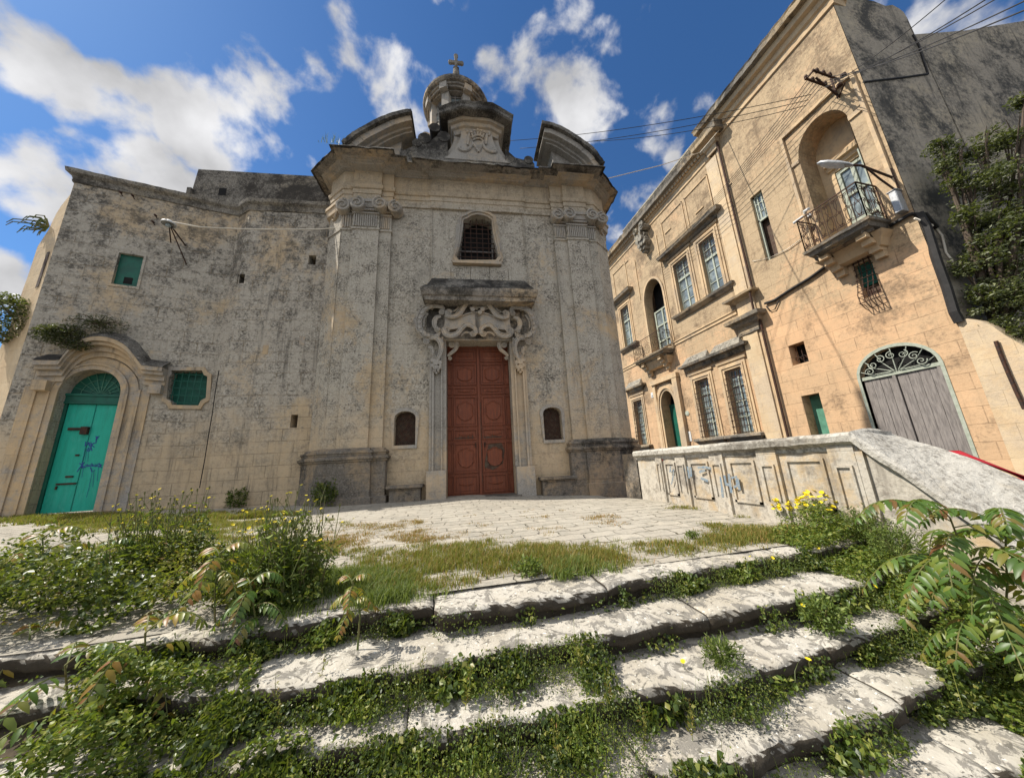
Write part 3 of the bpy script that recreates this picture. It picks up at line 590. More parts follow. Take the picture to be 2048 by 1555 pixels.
for k in range(8):
    an = math.radians(22.5+45*k); cx_, cy_ = math.cos(an), math.sin(an)
    for rr0, rr1, z0_, z1_ in ((.62, .84, zl_(252), zr(-.05)), (.62, .98, zr(-.1), zr(.8))):
        pts = [(lc[0]+cx_*rl*rr0-cy_*s*.17, lc[1]+cy_*rl*rr0+cx_*s*.17) for s in (-1, 1)] + [(lc[0]+cx_*rl*rr1-cy_*s*.14, lc[1]+cy_*rl*rr1+cx_*s*.14) for s in (1, -1)]
        m.add([(x, y, z0_) for x, y in pts]+[(x, y, z1_) for x, y in pts], [(0, 1, 2, 3), (7, 6, 5, 4)]+[(i, (i+1) % 4, (i+1) % 4+4, i+4) for i in range(4)])
    b0 = len(m.v); m.spiral(0, 0, .22, .08, 1.6, math.pi/2, 1); m.disc(0, 0, .21, -.12, .06, 14)   # scroll at the foot of each rib
    Rm = Matrix.Rotation(an, 3, 'Z')
    for i in range(b0, len(m.v)):
        q = Rm @ Vector(m.v[i]); m.v[i] = (q.x+lc[0]+cx_*rl*.95, q.y+lc[1]+cy_*rl*.95, q.z+zl_(262))
m.build('buttress_scroll', M_carved, lantern, C.M)
for k in range(5, 8):
    an = math.radians(45*k-2); cx_, cy_ = math.cos(an), math.sin(an)
    fr = MB(); gl = MB(); rq = rl*.70; w_ = .24
    def P3(s, r_, z_): return (lc[0]+cx_*r_-cy_*s, lc[1]+cy_*r_+cx_*s, z_)
    z0_, z1_ = zl_(245), zl_(181)
    gl.add([P3(-w_, rq-.02, z0_), P3(w_, rq-.02, z0_), P3(w_, rq-.02, z1_), P3(-w_, rq-.02, z1_)], [(0, 1, 2, 3)])
    for s in (-w_, 0, w_): fr.bar(P3(s, rq+.01, z0_), P3(s, rq+.01, z1_), .022)
    for q in np.linspace(z0_, z1_, 5): fr.bar(P3(-w_, rq+.01, q), P3(w_, rq+.01, q), .02)
    wo = fr.build('window', M_wood, lantern, C.M); gl.build('pane', M_glass, lantern, C.M)
m = MB(); zc0, zc1 = zt1+.05, C.z(911, 110, -2.1); xx = lc[0]; yy = lc[1]; hw = (C.u(926, 126, -2.1)-C.u(897, 126, -2.1))/2; za = C.z(911, 126, -2.1); zm = C.z(911, 141, -2.1)
m.bar((xx, yy, zc0-.1), (xx, yy, zm), .26, 10, .13); m.box(xx-.12, xx+.12, -yy-.12, -yy+.12, zm, zm+.05)
m.box(xx-.065, xx+.065, -yy-.06, -yy+.06, zm, zc1-.08); m.box(xx-hw+.07, xx+hw-.07, -yy-.055, -yy+.055, za-.075, za+.075)
for (a_, b_) in ((xx, zc1-.08), (xx-hw+.07, za), (xx+hw-.07, za)): m.disc(a_, b_, .095, -yy-.056, -yy+.056, 10)
bevel(m.build('cross', M_roof, lantern, C.M), .02)
# low dome behind, seen only by its shadow
m = MB(); m.lathe((lc[0]+.0, lc[1]+1.9, 0), [(2.6, zcor-.3), (2.6, zcor+.2)]+[(2.5*math.cos(t), zcor+.2+1.0*math.sin(t)) for t in np.linspace(0, 1.5, 8)], 32)
m.build('dome', M_roof, church, C.M)
# window over the portal
m = MB()
for k0, k1, d1 in ((.0, .07, .06), (.07, .11, .10), (.11, .19, .05)):
    a_, b_ = off(winpts, k0), off(winpts, k1)
    for i in range(len(a_)): m.prism([a_[i], a_[(i+1) % 16], b_[(i+1) % 16], b_[i]], -.02, d1)
u0, u1 = winpts[0][0]-.1, winpts[1][0]+.1; m.box(u0-.06, u1+.06, 0, .14, winpts[0][1]-.14, winpts[0][1]-.06)
mw = m.build('window', M_carved, church, C.M, label='lantern-shaped window over the portal')
m = MB(); bb = bbox(winpts, 0)
for k in range(7):
    u_ = lerp(bb['u0'], bb['u1'], (k+.5)/7); zt_ = bb['z1']-.02-(abs(k-3)/3)**2*.17; m.bar((u_, .12, bb['z0']), (u_, .12, zt_), .013)
for k in range(9):
    z_ = lerp(bb['z0'], bb['z1']-.12, (k+.4)/9); t = (z_-bb['z0'])/(bb['z1']-bb['z0']); w_ = lerp(.5, .36, t)*(bb['u1']-bb['u0']); um_ = (bb['u0']+bb['u1'])/2; m.bar((um_-w_, .12, z_), (um_+w_, .12, z_), .013)
m.build('grille', M_iron, mw, C.M)
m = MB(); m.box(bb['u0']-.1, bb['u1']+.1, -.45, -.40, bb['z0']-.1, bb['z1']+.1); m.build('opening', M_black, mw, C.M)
m = MB(); m.box(bb['u0']+.1, bb['u0']+.14, -.38, -.34, bb['z0'], bb['z1']-.2); m.box(bb['u1']-.16, bb['u1']-.12, -.38, -.34, bb['z0'], bb['z1']-.2); m.box(bb['u0']+.1, bb['u1']-.1, -.38, -.34, lerp(bb['z0'], bb['z1'], .35), lerp(bb['z0'], bb['z1'], .35)+.05); m.build('frame', M_wood, mw, C.M)
m = MB(); za, zb_ = C.z(950, 562), C.z(950, 528); nb = 5
for k in range(nb): m.box(lerp(ub0, ub1, k/nb)+.01, lerp(ub0, ub1, (k+1)/nb)-.01, 0, .025, za, zb_-.1)
m.build('apron_panel', M_church, church, C.M)
for sh, lab in ((wl, 'small latticed window left of the door'), (wr, 'small latticed window right of the door')):
    m = MB(); o_ = off(sh, .0); p_ = [(u, z) for u, z in off(sh, .09)]
    for i in range(len(o_)): m.prism([o_[i], o_[(i+1) % len(o_)], p_[(i+1) % len(o_)], p_[i]], -.01, .035)
    w_ = m.build('window', M_carved, church, C.M, label=lab); m = MB(); bb = bbox(sh, 0); W_ = bb['u1']-bb['u0']; H_ = bb['z1']-bb['z0']
    for k in range(-5, 8):
        for sg in (1, -1):
            a0 = k*W_/4.; pts = []
            for t in np.linspace(0, 1, 13):
                u_ = a0+t*H_*.8 if sg == 1 else W_-a0-t*H_*.8
                if 0 <= u_ <= W_ and not (t > .8 and abs(u_-W_/2) > W_*.42): pts.append((bb['u0']+u_, .1+.01*sg, bb['z0']+t*H_))
            if len(pts) > 1: m.bar(pts[0], pts[-1], .010)
    m.build('lattice', M_iron, w_, C.M); m = MB(); m.box(bb['u0'], bb['u1'], -.3, -.2, bb['z0'], bb['z1']); m.build('shutter', M_redw, w_, C.M)
# doors
def shield(u, z, w, h, d, m):
    P = [(-.5, .28), (-.42, .38), (-.25, .40), (-.12, .5), (.12, .5), (.25, .40), (.42, .38), (.5, .28), (.46, 0), (.5, -.2), (.3, -.42), (0, -.5), (-.3, -.42), (-.5, -.2), (-.46, 0)]
    P = [(u+a*w, z+b*h) for a, b in P]; m.prism(P, d, d+.018)
    m.tube([(a, -d-.02, b) for a, b in P+P[:1]], .014, 5)
ddep = .38
for sd in (0, 1):
    a, b = (uD0, uDc) if sd == 0 else (uDc, uD1); H_ = zD1-zg_c; m = MB(); m.box(a, b, -ddep-.05, -ddep, zg_c-.05, zD1)
    ww = b-a; ia, ib = a+ww*(.2 if sd == 0 else .08), b-ww*(.08 if sd == 0 else .2)
    rows = [(.015, .125, 0), (.14, .33, 1), (.35, .42, 0), (.44, .64, 1), (.655, .705, 0), (.72, .87, 1), (.885, .97, 0)]
    for r0, r1, k in rows:
        z0_, z1_ = zg_c+H_*r0, zg_c+H_*r1; t_ = .03
        for q in ((ia, ib, z0_, z0_+t_), (ia, ib, z1_-t_, z1_), (ia, ia+t_, z0_+t_, z1_-t_), (ib-t_, ib, z0_+t_, z1_-t_)): m.box(q[0], q[1], -ddep, -ddep+.035, q[2], q[3])
        m.box(ia+.06, ib-.06, -ddep, -ddep+.012, z0_+.06, z1_-.06)
        if k: shield((ia+ib)/2, (z0_+z1_)/2, (ib-ia)*.62, (z1_-z0_)*.62, -ddep+.012, m)
        else: m.tube([((ia+ib)/2+s*(ib-ia)*.3, ddep-.02, (z0_+z1_)/2-.02*math.cos(s*2)) for s in np.linspace(-1, 1, 9)], .014, 5)
        oa, ob = (a+.015, ia-.03) if sd == 0 else (ib+.03, b-.015)
        if ob-oa > .03: 
            m.box(oa, oa+.018, -ddep, -ddep+.03, z0_, z1_); m.box(ob-.018, ob, -ddep, -ddep+.03, z0_, z1_); m.box(oa, ob, -ddep, -ddep+.03, z0_, z0_+.02); m.box(oa, ob, -ddep, -ddep+.03, z1_-.02, z1_)
    if sd == 0: m.box(b-.035, b+.02, -ddep, -ddep+.05, zg_c, zD1)
    dl = m.build('door_leaf', M_red, church, C.M, label=('left' if sd == 0 else 'right') + ' red-brown panelled door leaf')
    m = MB(); zz = zg_c+H_*.35
    for k in range(9): m.box(ia+.02+k*.055, ia+.045+k*.055+random.random()*.02, -ddep, -ddep+.038, zz+.02, zz+.06+random.random()*.05)
    m.build('peeled_paint', M_redw, dl, C.M)
    if sd == 1:
        m = MB(); P = [(ia+.02, zg_c+H_*.17), (ia+.25, zg_c+H_*.15), (ib-.1, zg_c+H_*.19), (ib-.04, zg_c+H_*.27), (ib-.12, zg_c+H_*.325), (ia+.15, zg_c+H_*.315), (ia+.08, zg_c+H_*.25)]
        m.prism(P, -ddep, -ddep+.0145); m.box(a+.01, a+.035, -ddep, -ddep+.037, zg_c+.3, zg_c+H_*.6); m.build('worn_patch', M_redw, dl, C.M)
    m = MB(); m.bar((b-.12 if sd == 0 else a+.12, ddep-.04, zg_c+H_*.30), (b-.12 if sd == 0 else a+.12, ddep-.04, zg_c+H_*.33), .018, 6); m.build('handle', M_iron, dl, C.M)
m = MB(); m.box(uD0-.1, uD1+.1, -.7, .22, ZG-.3, zg_c+.005); m.build('threshold', M_plinth, church, C.M)
# portal
m = MB()
zj = C.z(890, 940)
uo = C.u(864, 800)-uD0          # (negative) width of the jamb
for sd in (-1, 1):
    e = uD0 if sd == -1 else uD1; J = abs(uo)
    for a, b, d, zt_ in ((0, .09, .06, zD1+.25), (.09, .13, .12, zD1+.05), (.13, .30, .05, zD1-.3), (.30, .35, .14, zD1-.5), (.35, J, .06, zD1-.5), (J, J+.06, .10, zD1-.5)):
        m.box(e+sd*a, e+sd*(b-.002), -.02, d, zj, zt_)
    m.box(e+sd*.004, e+sd*(J+.10), -.02, .20, ZG-.2, zj)
m.box(uD0-.05, uD1+.05, -.02, .07, zD1+.004, zD1+.22)
portal = m.build('portal', M_carved, church, C.M)
def P5(x, y): return (820+x*.15436, 540+y*.15436)
orn = MB()
def mirror(pts): return [(2*uDc-a, z) for a, z in pts]
def curve(pts, r, d, flat=.9, both=True, sides=7):
    P = [C.p(*P5(x, y), d) for x, y in pts]; o = []
    for i in range(len(P)-1):
        p0, p1, p2, p3 = P[max(i-1, 0)], P[i], P[i+1], P[min(i+2, len(P)-1)]
        for k in range(4):
            t = k/4; o.append(tuple(.5*((2*p1[j])+(-p0[j]+p2[j])*t+(2*p0[j]-5*p1[j]+4*p2[j]-p3[j])*t*t+(-p0[j]+3*p1[j]-3*p2[j]+p3[j])*t**3) for j in (0, 1)))
    o.append(P[-1]); n = len(o); rs = [float(np.interp(i/(n-1), np.linspace(0, 1, len(r)), r)) for i in range(n)] if isinstance(r, (list, tuple)) else [r]*n
    for Q in ([o, mirror(o)] if both else [o]):
        orn.tube([(a, -d, z) for a, z in Q], rs, sides, flat)
        if max(rs) > .038:
            for sg in (-1, 1):
                E_ = []
                for i in range(n):
                    tx, tz = Q[min(i+1, n-1)][0]-Q[max(i-1, 0)][0], Q[min(i+1, n-1)][1]-Q[max(i-1, 0)][1]; l = math.hypot(tx, tz) or 1
                    E_.append((Q[i][0]-tz/l*rs[i]*.85*sg, -d-rs[i]*.75, Q[i][1]+tx/l*rs[i]*.85*sg))
                orn.tube(E_, [q*.28 for q in rs], 4)
    # a groove line: thin raised fillet beside the rib
    return o
def spir(x, y, r, d, dr=1, a0=0., both=True, turns=2.):
    u, z = C.p(*P5(x, y), d); orn.spiral(u, z, r, d, turns, a0, dr)
    if both: orn.spiral(2*uDc-u, z, r, d, turns, math.pi-a0, -dr)
PX = .0166   # metres per crop pixel, roughly
pl = [(445,590),(520,628),(640,602),(760,560),(850,545),(912,548),(912,815),(862,812),(850,760),(800,712),(700,712),(620,760),(520,772),(440,745),(452,670)]
pp = [C.p(*P5(x, y), .18) for x, y in pl]; orn.prism(pp, 0, .20); orn.prism(mirror(pp), 0, .20)
curve([(520,520),(480,545),(490,595),(560,608),(640,575),(700,490),(760,405),(830,365),(905,357)], [.03,.045,.05,.055,.055,.05,.045,.04,.04], .25)
curve([(560,540),(615,500),(645,430),(620,380),(560,350)], .03, .16)
curve([(590,560),(655,490),(690,430),(740,370)], .022, .2)
spir(500, 545, .085, .27, 1); spir(475, 775, .085, .27, 1); spir(815, 822, .085, .27, -1)
curve([(470,740),(437,775),(460,830),(530,855),(610,830),(665,765),(720,715),(790,722),(845,770),(855,830)], [.03,.05,.06,.065,.06,.055,.055,.055,.05,.04], .25)
curve([(660,850),(700,815),(750,805),(800,830)], .03, .2)
curve([(445,590),(520,628),(640,602),(760,560),(850,545),(905,548)], .022, .22)
for k in range(9):
    an = math.radians(15+150*k/8); x0, y0 = 905+30*math.cos(an), 520-25*math.sin(an); x1, y1 = 905+135*math.cos(an), 520-135*math.sin(an); curve([(x0, y0), ((x0+x1)/2, (y0+y1)/2), (x1, y1)], [.015, .03, .035], .2, both=False)
for x, y in ((812, 520), (905, 560)): 
    u, z = C.p(*P5(x, y), .22); orn.disc(u, z, .06, .1, .3, 10)
    if x != 905: orn.disc(2*uDc-u, z, .06, .1, .3, 10)
curve([(420,560),(425,500),(360,468),(260,475),(180,520),(135,600),(115,690),(130,780),(190,850),(280,880),(360,845),(390,770)], [.03,.05,.06,.065,.07,.07,.07,.07,.065,.06,.05,.03], .2)
curve([(400,600),(345,620),(318,680),(335,750),(395,775)], [.03,.05,.06,.05,.03], .22); curve([(170,800),(200,840),(260,850)], .05, .25); curve([(230,560),(180,640),(175,740)], .03, .16)
spir(408, 545, .075, .27, 1); spir(345, 775, .06, .26, -1); curve([(95,620),(70,650),(80,700)], [.03,.05,.03], .2)
for k, (x, y) in enumerate(((150,560),(128,620),(118,680),(125,745),(150,805),(215,500),(280,470))):
    u, z = C.p(*P5(x, y), .24)
    for q in (u, 2*uDc-u): orn.disc(q, z, .04, .1, .28, 7)
curve([(250,935),(205,905),(215,875),(300,872),(370,905),(405,980),(400,1060),(375,1130),(340,1190)], [.03,.045,.055,.06,.06,.055,.05,.045,.03], .2)
curve([(240,995),(280,1015),(295,1060),(280,1100)], [.03,.045,.04,.03], .2); curve([(420,870),(415,920),(430,960)], .035, .18)
spir(210, 930, .08, .24, 1); spir(310, 1120, .055, .22, -1)
for x, y, r in ((300,1170,.06),(340,1200,.07),(385,1200,.06),(300,1240,.055),(345,1260,.06),(385,1260,.05),(320,1300,.04),(365,1300,.04),(340,1330,.03)):
    u, z = C.p(*P5(x, y), .18)
    for q in (u, 2*uDc-u): orn.disc(q, z, r, .05, .16+r, 8)
curve([(340,1150),(300,1230),(325,1290)], .03, .2); curve([(350,1150),(395,1230),(360,1300)], .03, .2)
# little consoles in the upper corners of the doorway
curve([(490,930),(560,905),(610,960),(590,1030),(530,1080),(490,1120)], [.03,.045,.05,.045,.04,.03], -.02); spir(540, 965, .085, .02, -1); spir(517, 1145, .05, .0, 1)
mo = orn.build('scroll_ornament', M_carved, portal, C.M, smooth=False)
# hood
m = MB(); h0, h1 = C.u(840, 590, .6), C.u(1078, 600, .6); zh0, zh1 = C.z(958, 597, .6), C.z(958, 577, .6)
m.sweep([(h0+.1, -.05), (h0+.1, .5), (h1-.1, .5), (h1-.1, -.05)], [(-.45, zh0-.02), (0, zh0), (.02, zh0+.1), (.06, zh0+.12), (.1, zh0+.22), (.1, zh1+.02)], step=.07, jit=.015)
m.box(uD0-.5, uD1+.5, -.02, .08, zh0-.9, zh0)
m.build('hood', M_cornice, portal, C.M)
m = MB(); nn = 40; mm = 8; vs = []
for i in range(nn+1):
    for j in range(mm+1):
        t = j/mm; u = lerp(h0, h1, i/nn); z = zh1+.02+(C.z(958, 557, 0)-zh1)*t**1.3; d = .6*(1-t)-.02
        ins = .25*t; u = lerp(h0+ins, h1-ins, i/nn); nv = noise.noise(Vector((u*6, d*6, z*3)))*.10*math.sin(math.pi*min(1, t+.15)); vs.append((u, -d, z+nv))
m.add(vs, [(i*(mm+1)+j, (i+1)*(mm+1)+j, (i+1)*(mm+1)+j+1, i*(mm+1)+j+1) for i in range(nn) for j in range(mm)])
m.build('hood_roof', M_roofdark, portal, C.M)
# stone benches against the front
for pa, pb in (((771, 1000), (845, 998)), ((1083, 985), (1156, 984))):
    m = MB(); a, b = C.u(*pa, .3), C.u(*pb, .3); zb_ = ZG+.42
    m.box(a, b, -.02, .36, zb_-.07, zb_); m.box(a+.06, b-.06, -.02, .26, ZG-.2, zb_-.071); bevel(m.build('bench', M_plinth, church, C.M), .015, 2)
# ================================================================== CONVENT (left)
conv = empty('convent_building', L1.M, 'mottled grey and tan stone convent building with a turquoise arched door', 'building')
uE = L1.u(154.9, 345); zc_ = L1.z(241.8, 358, .1); ground_l = -.55
zc3 = L3.z(560, 412, .1); zc_ = (zc_+zc3)/2
# openings
gd = [L1.u(117, 787), L1.u(243, 787)]; gz0 = L1.z(120, 1028); gzs = L1.z(180, 787); gzt = L1.z(192, 739)
gsh = arch(gd[0], gd[1], gz0, gzs, gzt-gzs, 16)
sw = [L1.u(230, 540), L1.u(282, 540), L1.z(250, 571), L1.z(255, 508)]
octpx = [(344,741),(405,741),(409,750),(416,753),(413,796),(403,801),(398,811),(345,810),(343,802),(334,797),(339,755),(344,749)]
octp = [L1.p(*q) for q in octpx]
H = [dict(**bbox(gsh, .05), rev=.35), dict(u0=sw[0], u1=sw[1], z0=sw[2], z1=sw[3], rev=.12)]
H[0]['shape'] = centsort(dens(gsh, 3), H[0])
# the wall bends: door part (L1), then the part running to the church (L3); octagonal window sits in the bend
H3 = []
for (a, b, c, d) in ((474, 548, 489, 566), (617, 510, 632, 529), (581, 829, 595, 855)):
    H3.append(dict(u0=L3.u(a, (b+d)/2), u1=L3.u(c, (b+d)/2), z0=L3.z(a, d), z1=L3.z(a, b), rev=.5))
uoct = bbox(octp, 0)
m = MB(); m.wall(uE, uoct['u0']-.05, ground_l-.5, zc_, H)
zb = dict(**bbox(octp, .05), rev=.3); zb['shape'] = centsort(dens(octp, 3), zb); ue_ = max(uoct['u1']+.05, .0)
m.wall(uoct['u0']-.05, ue_, ground_l-.5, zc_, [zb])
m.build('wall', M_conv, conv, L1.M, label='stretch of wall around the turquoise door')
m = MB(); p0 = L1.w(ue_, 0, 0); us_ = float((p0-L3.o) @ L3.U); ds_ = float((p0-L3.o) @ L3.Nn)
uq = us_+.45
m.add([(us_, -ds_, ground_l-.5), (uq, 0, ground_l-.5), (uq, 0, zc_), (us_, -ds_, zc_)], [(0, 1, 2, 3)])
m.wall(uq, 5.0, ground_l-.5, zc_, H3)
for h in H3: m.box(h['u0']-.02, h['u1']+.02, -.6, -.5, h['z0']-.02, h['z1']+.02)
m.build('wall', M_conv, conv, L3.M, label='lichen-covered stretch of wall beside the church')
for h in H3: m = MB(); m.box(h['u0'], h['u1'], -.49, -.47, h['z0'], h['z1']); m.build('vent_hole', M_black, conv, L3.M)
# cornice round the bend
L31 = L1.M.inverted() @ L3.M
def l3to1(u, d): q = L31 @ Vector((u, -d, 0)); return (q.x, -q.y)
m = MB(); pth = [(uE, -5.0), (uE, 0), (ue_, 0), l3to1(uq, 0), l3to1(4.6, 0)]
m.sweep(pth, [(0, zc_-.22), (.03, zc_-.21), (.04, zc_-.15), (.03, zc_-.14), (.05, zc_-.06), (.12, zc_+.0), (.14, zc_+.09), (.08, zc_+.12), (-.3, zc_+.14)], step=.1, jit=.018)
m.build('cornice', M_roof, conv, L1.M)
# side wall on the left (sunlit), dropping towards the back
m = MB(); ps = [(uE, 0), (uE-.9, -3.2)]
SL = Frame(tuple(L1.w(uE, 0, 0)[:2]), 10+90)
s0 = L1.w(uE, 0, 0)
def side(px, py):
    # the side wall runs back from the corner, slightly splayed to the left
    dirv = np.array([-.87, .493, 0]); nrm = np.array([-dirv[1], dirv[0], 0]); r = ray(px, py); q = r*(s0 @ nrm)/(r @ nrm); return q
pass
b_ = [s0+np.array([0, 0, ground_l-.6]), s0+np.array([0, 0, zc_-.3]), side(141, 388), side(122, 412), side(112, 428), side(96, 461), side(75, 493), side(58, 545), side(42, 590), side(20, 650), side(-4, 706), side(-40, 790)]
last = b_[-1].copy(); last[2] = ground_l-.6; b_.append(last)
th = np.array([.493, .87, 0])*.6
vs = [tuple(v) for v in b_]+[tuple(v+th) for v in b_]; n = len(b_)
m.add(vs, [tuple(range(n)), tuple(range(2*n-1, n-1, -1))]+[(i, (i+1) % n, (i+1) % n+n, i+n) for i in range(n)])
sdw = m.build('side_wall', M_pallight, conv, IDN)
m = MB(); r0 = side(95, 505); r1 = side(80, 572); dv = np.array([-.42, .907, 0])
nn_ = np.array([-.493, -.87, 0])*.01
m.add([tuple(side(101, 503)+nn_), tuple(side(95, 505)+nn_), tuple(side(71, 577)+nn_), tuple(side(78, 572)+nn_)], [(0, 1, 2, 3)]); m.build('slit_window', M_redw, sdw, IDN)
# upper storey block behind the cornice
m = MB(); a, b = L3.u(388, 380, -.5), L3.u(660, 400, -.5); z1, z1b = L3.z(392, 338, -.5), L3.z(640, 352, -.5)
m.prism([(a-.12, zc_-.3), (5.2, zc_-.3), (5.2, z1b), (lerp(a, 5.2, .5), lerp(z1, z1b, .4)), (a, z1)], -4.0, -.5)
m.box(L3.u(374, 375, -.4), a, -1.2, -.4, zc_-.2, L3.z(374, 374, -.4))
m.build('upper_block', M_roof, conv, L3.M)
m = MB(); hh_ = (L3.u(438, 378, -.49), L3.u(453, 378, -.49), L3.z(445, 390, -.49), L3.z(445, 376, -.49)); m.box(hh_[0], hh_[1], -.52, -.495, hh_[2], hh_[3]); m.build('vent_hole', M_black, conv, L3.M)
# door surround
m = MB(); J = .42
for k, (a, b, d) in enumerate(((.0, .10, .04), (.10, .14, .065), (.14, .30, .03), (.30, .34, .06), (.34, .50, .03))):
    a_, b_ = arch(gd[0]-a, gd[1]+a, gz0, gzs, (gzt-gzs)+a, 20), arch(gd[0]-b, gd[1]+b, gz0, gzs, (gzt-gzs)+b, 20)
    if k >= 3:
        m.box(gd[0]-b, gd[0]-a, -.02, d, gz0-.2, gzs+.12); m.box(gd[1]+a, gd[1]+b, -.02, d, gz0-.2, gzs+.12)
    else:
        for i in range(1, len(a_)): m.prism([a_[i], a_[(i+1) % len(a_)], b_[(i+1) % len(a_)], b_[i]], -.02, d)
m.build('door_surround', M_convdoor, conv, L1.M)
# hood mould: level, swept up over the arch, level
hp = [(66,712),(118,712),(135,690),(158,672),(190,664),(222,668),(250,682),(268,702),(283,722),(325,726)]
hp = [L1.p(x, y+8, .3) for x, y in hp]; 
def catmull(P, n=5):
    o = []
    for i in range(len(P)-1):
        p0, p1, p2, p3 = P[max(i-1, 0)], P[i], P[i+1], P[min(i+2, len(P)-1)]
        for k in range(n):
            t = k/n; o.append(tuple(.5*((2*p1[j])+(-p0[j]+p2[j])*t+(2*p0[j]-5*p1[j]+4*p2[j]-p3[j])*t*t+(-p0[j]+3*p1[j]-3*p2[j]+p3[j])*t**3) for j in range(len(p1))))
    o.append(P[-1]); return o
hs_ = [hp[0]] + catmull(hp[1:-1], 4) + [hp[-1]]
m = MB(); mt_ = MB()
for i in range(len(hs_)-1):
    p, q = hs_[i], hs_[i+1]
    for (o0, o1, d) in ((-.10, .0, .30), (-.18, -.10, .24), (-.30, -.18, .14), (-.42, -.30, .08)):
        m.prism([(p[0], p[1]+o0), (q[0], q[1]+o0), (q[0], q[1]+o1), (p[0], p[1]+o1)], -.01, d)
    j1, j2 = noise.noise(Vector((p[0]*5, 0, 1)))*.05, noise.noise(Vector((q[0]*5, 0, 1)))*.05
    mt_.add([(p[0], -.31, p[1]), (q[0], -.31, q[1]), (q[0], -.28, q[1]+.05+j2), (p[0], -.28, p[1]+.05+j1), (q[0], 0.01, q[1]+.24+j2), (p[0], .01, p[1]+.24+j1)], [(0, 1, 2, 3), (3, 2, 4, 5)])
m.box(hs_[0][0], hs_[0][0]+.22, 0, .2, hs_[0][1]-.62, hs_[0][1]-.40); m.box(hs_[-1][0]-.22, hs_[-1][0], 0, .2, hs_[-1][1]-.62, hs_[-1][1]-.40)
hd = m.build('hood_moulding', M_convdoor, conv, L1.M); mt_.build('weathering', M_roofdark, hd, L1.M)
# the turquoise door
gdd = .30; gm = (gd[0]+gd[1])/2; trz = L1.z(180, 804)
fr = MB(); fr.box(gd[0], gd[0]+.05, -gdd, -gdd+.08, gz0, gzs); fr.box(gd[1]-.05, gd[1], -gdd, -gdd+.08, gz0, gzs)
fr.box(gd[0], gd[1], -gdd, -gdd+.10, trz, gzs+.02); fr.box(gd[0], gd[1], -gdd, -gdd+.13, gzs-.02, gzs+.03); fr.box(gd[0], gd[1], -gdd, -gdd+.12, trz-.005, trz+.03)
door = fr.build('door', M_dgreen, conv, L1.M, label='tall arched turquoise double door')
for a, b, sd in ((gd[0]+.052, gm-.006, 0), (gm+.006, gd[1]-.052, 1)):
    m = MB(); m.box(a, b, -gdd, -gdd+.05, gz0+.02, trz-.008); lf = bevel(m.build('door_leaf', M_teal, door, L1.M), .006)
cu_ = gm; r_ = (gd[1]-gd[0])/2-.02; m = MB(); m.prism(arch(gd[0], gd[1], gzs+.03, gzs+.04, (gzt-gzs), 16)[2:], -gdd-.03, -gdd); 
m.build('fanlight', M_dgreen, door, L1.M)
m = MB(); rh = gzt-gzs-.03
for k in range(1, 10):
    an = math.pi*k/10; m.bar((cu_+.05*math.cos(an), gdd-.02, gzs+.03+.05*math.sin(an)), (cu_+r_*math.cos(an), gdd-.02, gzs+.03+rh*math.sin(an)), .007)
for q in (.35, .68):
    m.tube([(cu_+r_*q*math.cos(t), gdd-.02, gzs+.03+rh*q*math.sin(t)) for t in np.linspace(0, math.pi, 15)], .007, 4)
m.build('fanlight_bars', M_mgreen, door, L1.M)
m = MB()
def dl(px, py): return L1.p(px, py, -gdd+.05)
a, b = dl(138, 858), dl(180, 858); m.box(a[0], b[0], -gdd+.05, -gdd+.09, a[1]-.025, a[1]+.03); m.box(dl(166, 858)[0], b[0], -gdd+.05, -gdd+.13, a[1]-.12, a[1]+.05); m.build('lock', M_iron, door, L1.M)
for p_, q_ in (((132, 953), (147, 953)), ((152, 910), (159, 910)), ((113, 968), (153, 967))):
    a, b = dl(*p_), dl(*q_); m = MB(); m.box(a[0], b[0], -gdd+.05, -gdd+.075, a[1]-.018, a[1]+.018)
    if p_[0] != 113: m.build('bolt', M_iron, door, L1.M)
    else: m_keep = m
m = m_keep; a = dl(114, 972); m.box(a[0]-.01, a[0]+.012, -gdd+.05, -gdd+.08, a[1]-.07, a[1])
m.build('bolt', M_iron, door, L1.M)
def gf(x, y): q = L1.p(x*.2315, 700+y*.2315, -gdd+.056); return (q[0], gdd-.056, q[1])
m = MB()
strokes = [[(735,830),(740,790),(760,795),(755,815),(738,818)],[(765,800),(772,825),(785,835)],[(765,800),(785,796)],[(768,815),(785,812)],[(790,800),(785,840)],[(812,798),(790,818),(815,838)],[(755,870),(765,840),(778,850),(770,872),(755,870)],[(785,840),(793,868)],[(800,808),(828,800),(832,770),(838,745)],[(825,742),(845,765)],[(825,765),(858,740)],
           [(685,975),(735,1015)],[(690,1015),(730,965)],[(710,965),(712,1020)],[(735,990),(755,985),(750,1005),(770,990)],[(775,985),(800,995),(790,975)],[(800,990),(830,985),(820,1005),(845,985)],[(845,980),(880,990),(850,1010)],[(665,1050),(695,1005),(760,1000),(870,1000)],[(780,1010),(795,1050),(820,1035)],[(795,1050),(785,1020)],[(855,975),(875,1015)]]
for st in strokes: m.tube([gf(*q) for q in st], .0085, 4, .3)
for st in ([(735,840),(712,960)], [(748,850),(735,950)], [(762,875),(758,960)], [(795,1050),(770,1180),(745,1270)], [(812,1030),(800,1180)], [(850,1010),(838,1130)], [(720,1015),(705,1100)]): m.tube([gf(*q) for q in st], .003, 3, .3)
m.build('graffiti', M_blue, door, L1.M)
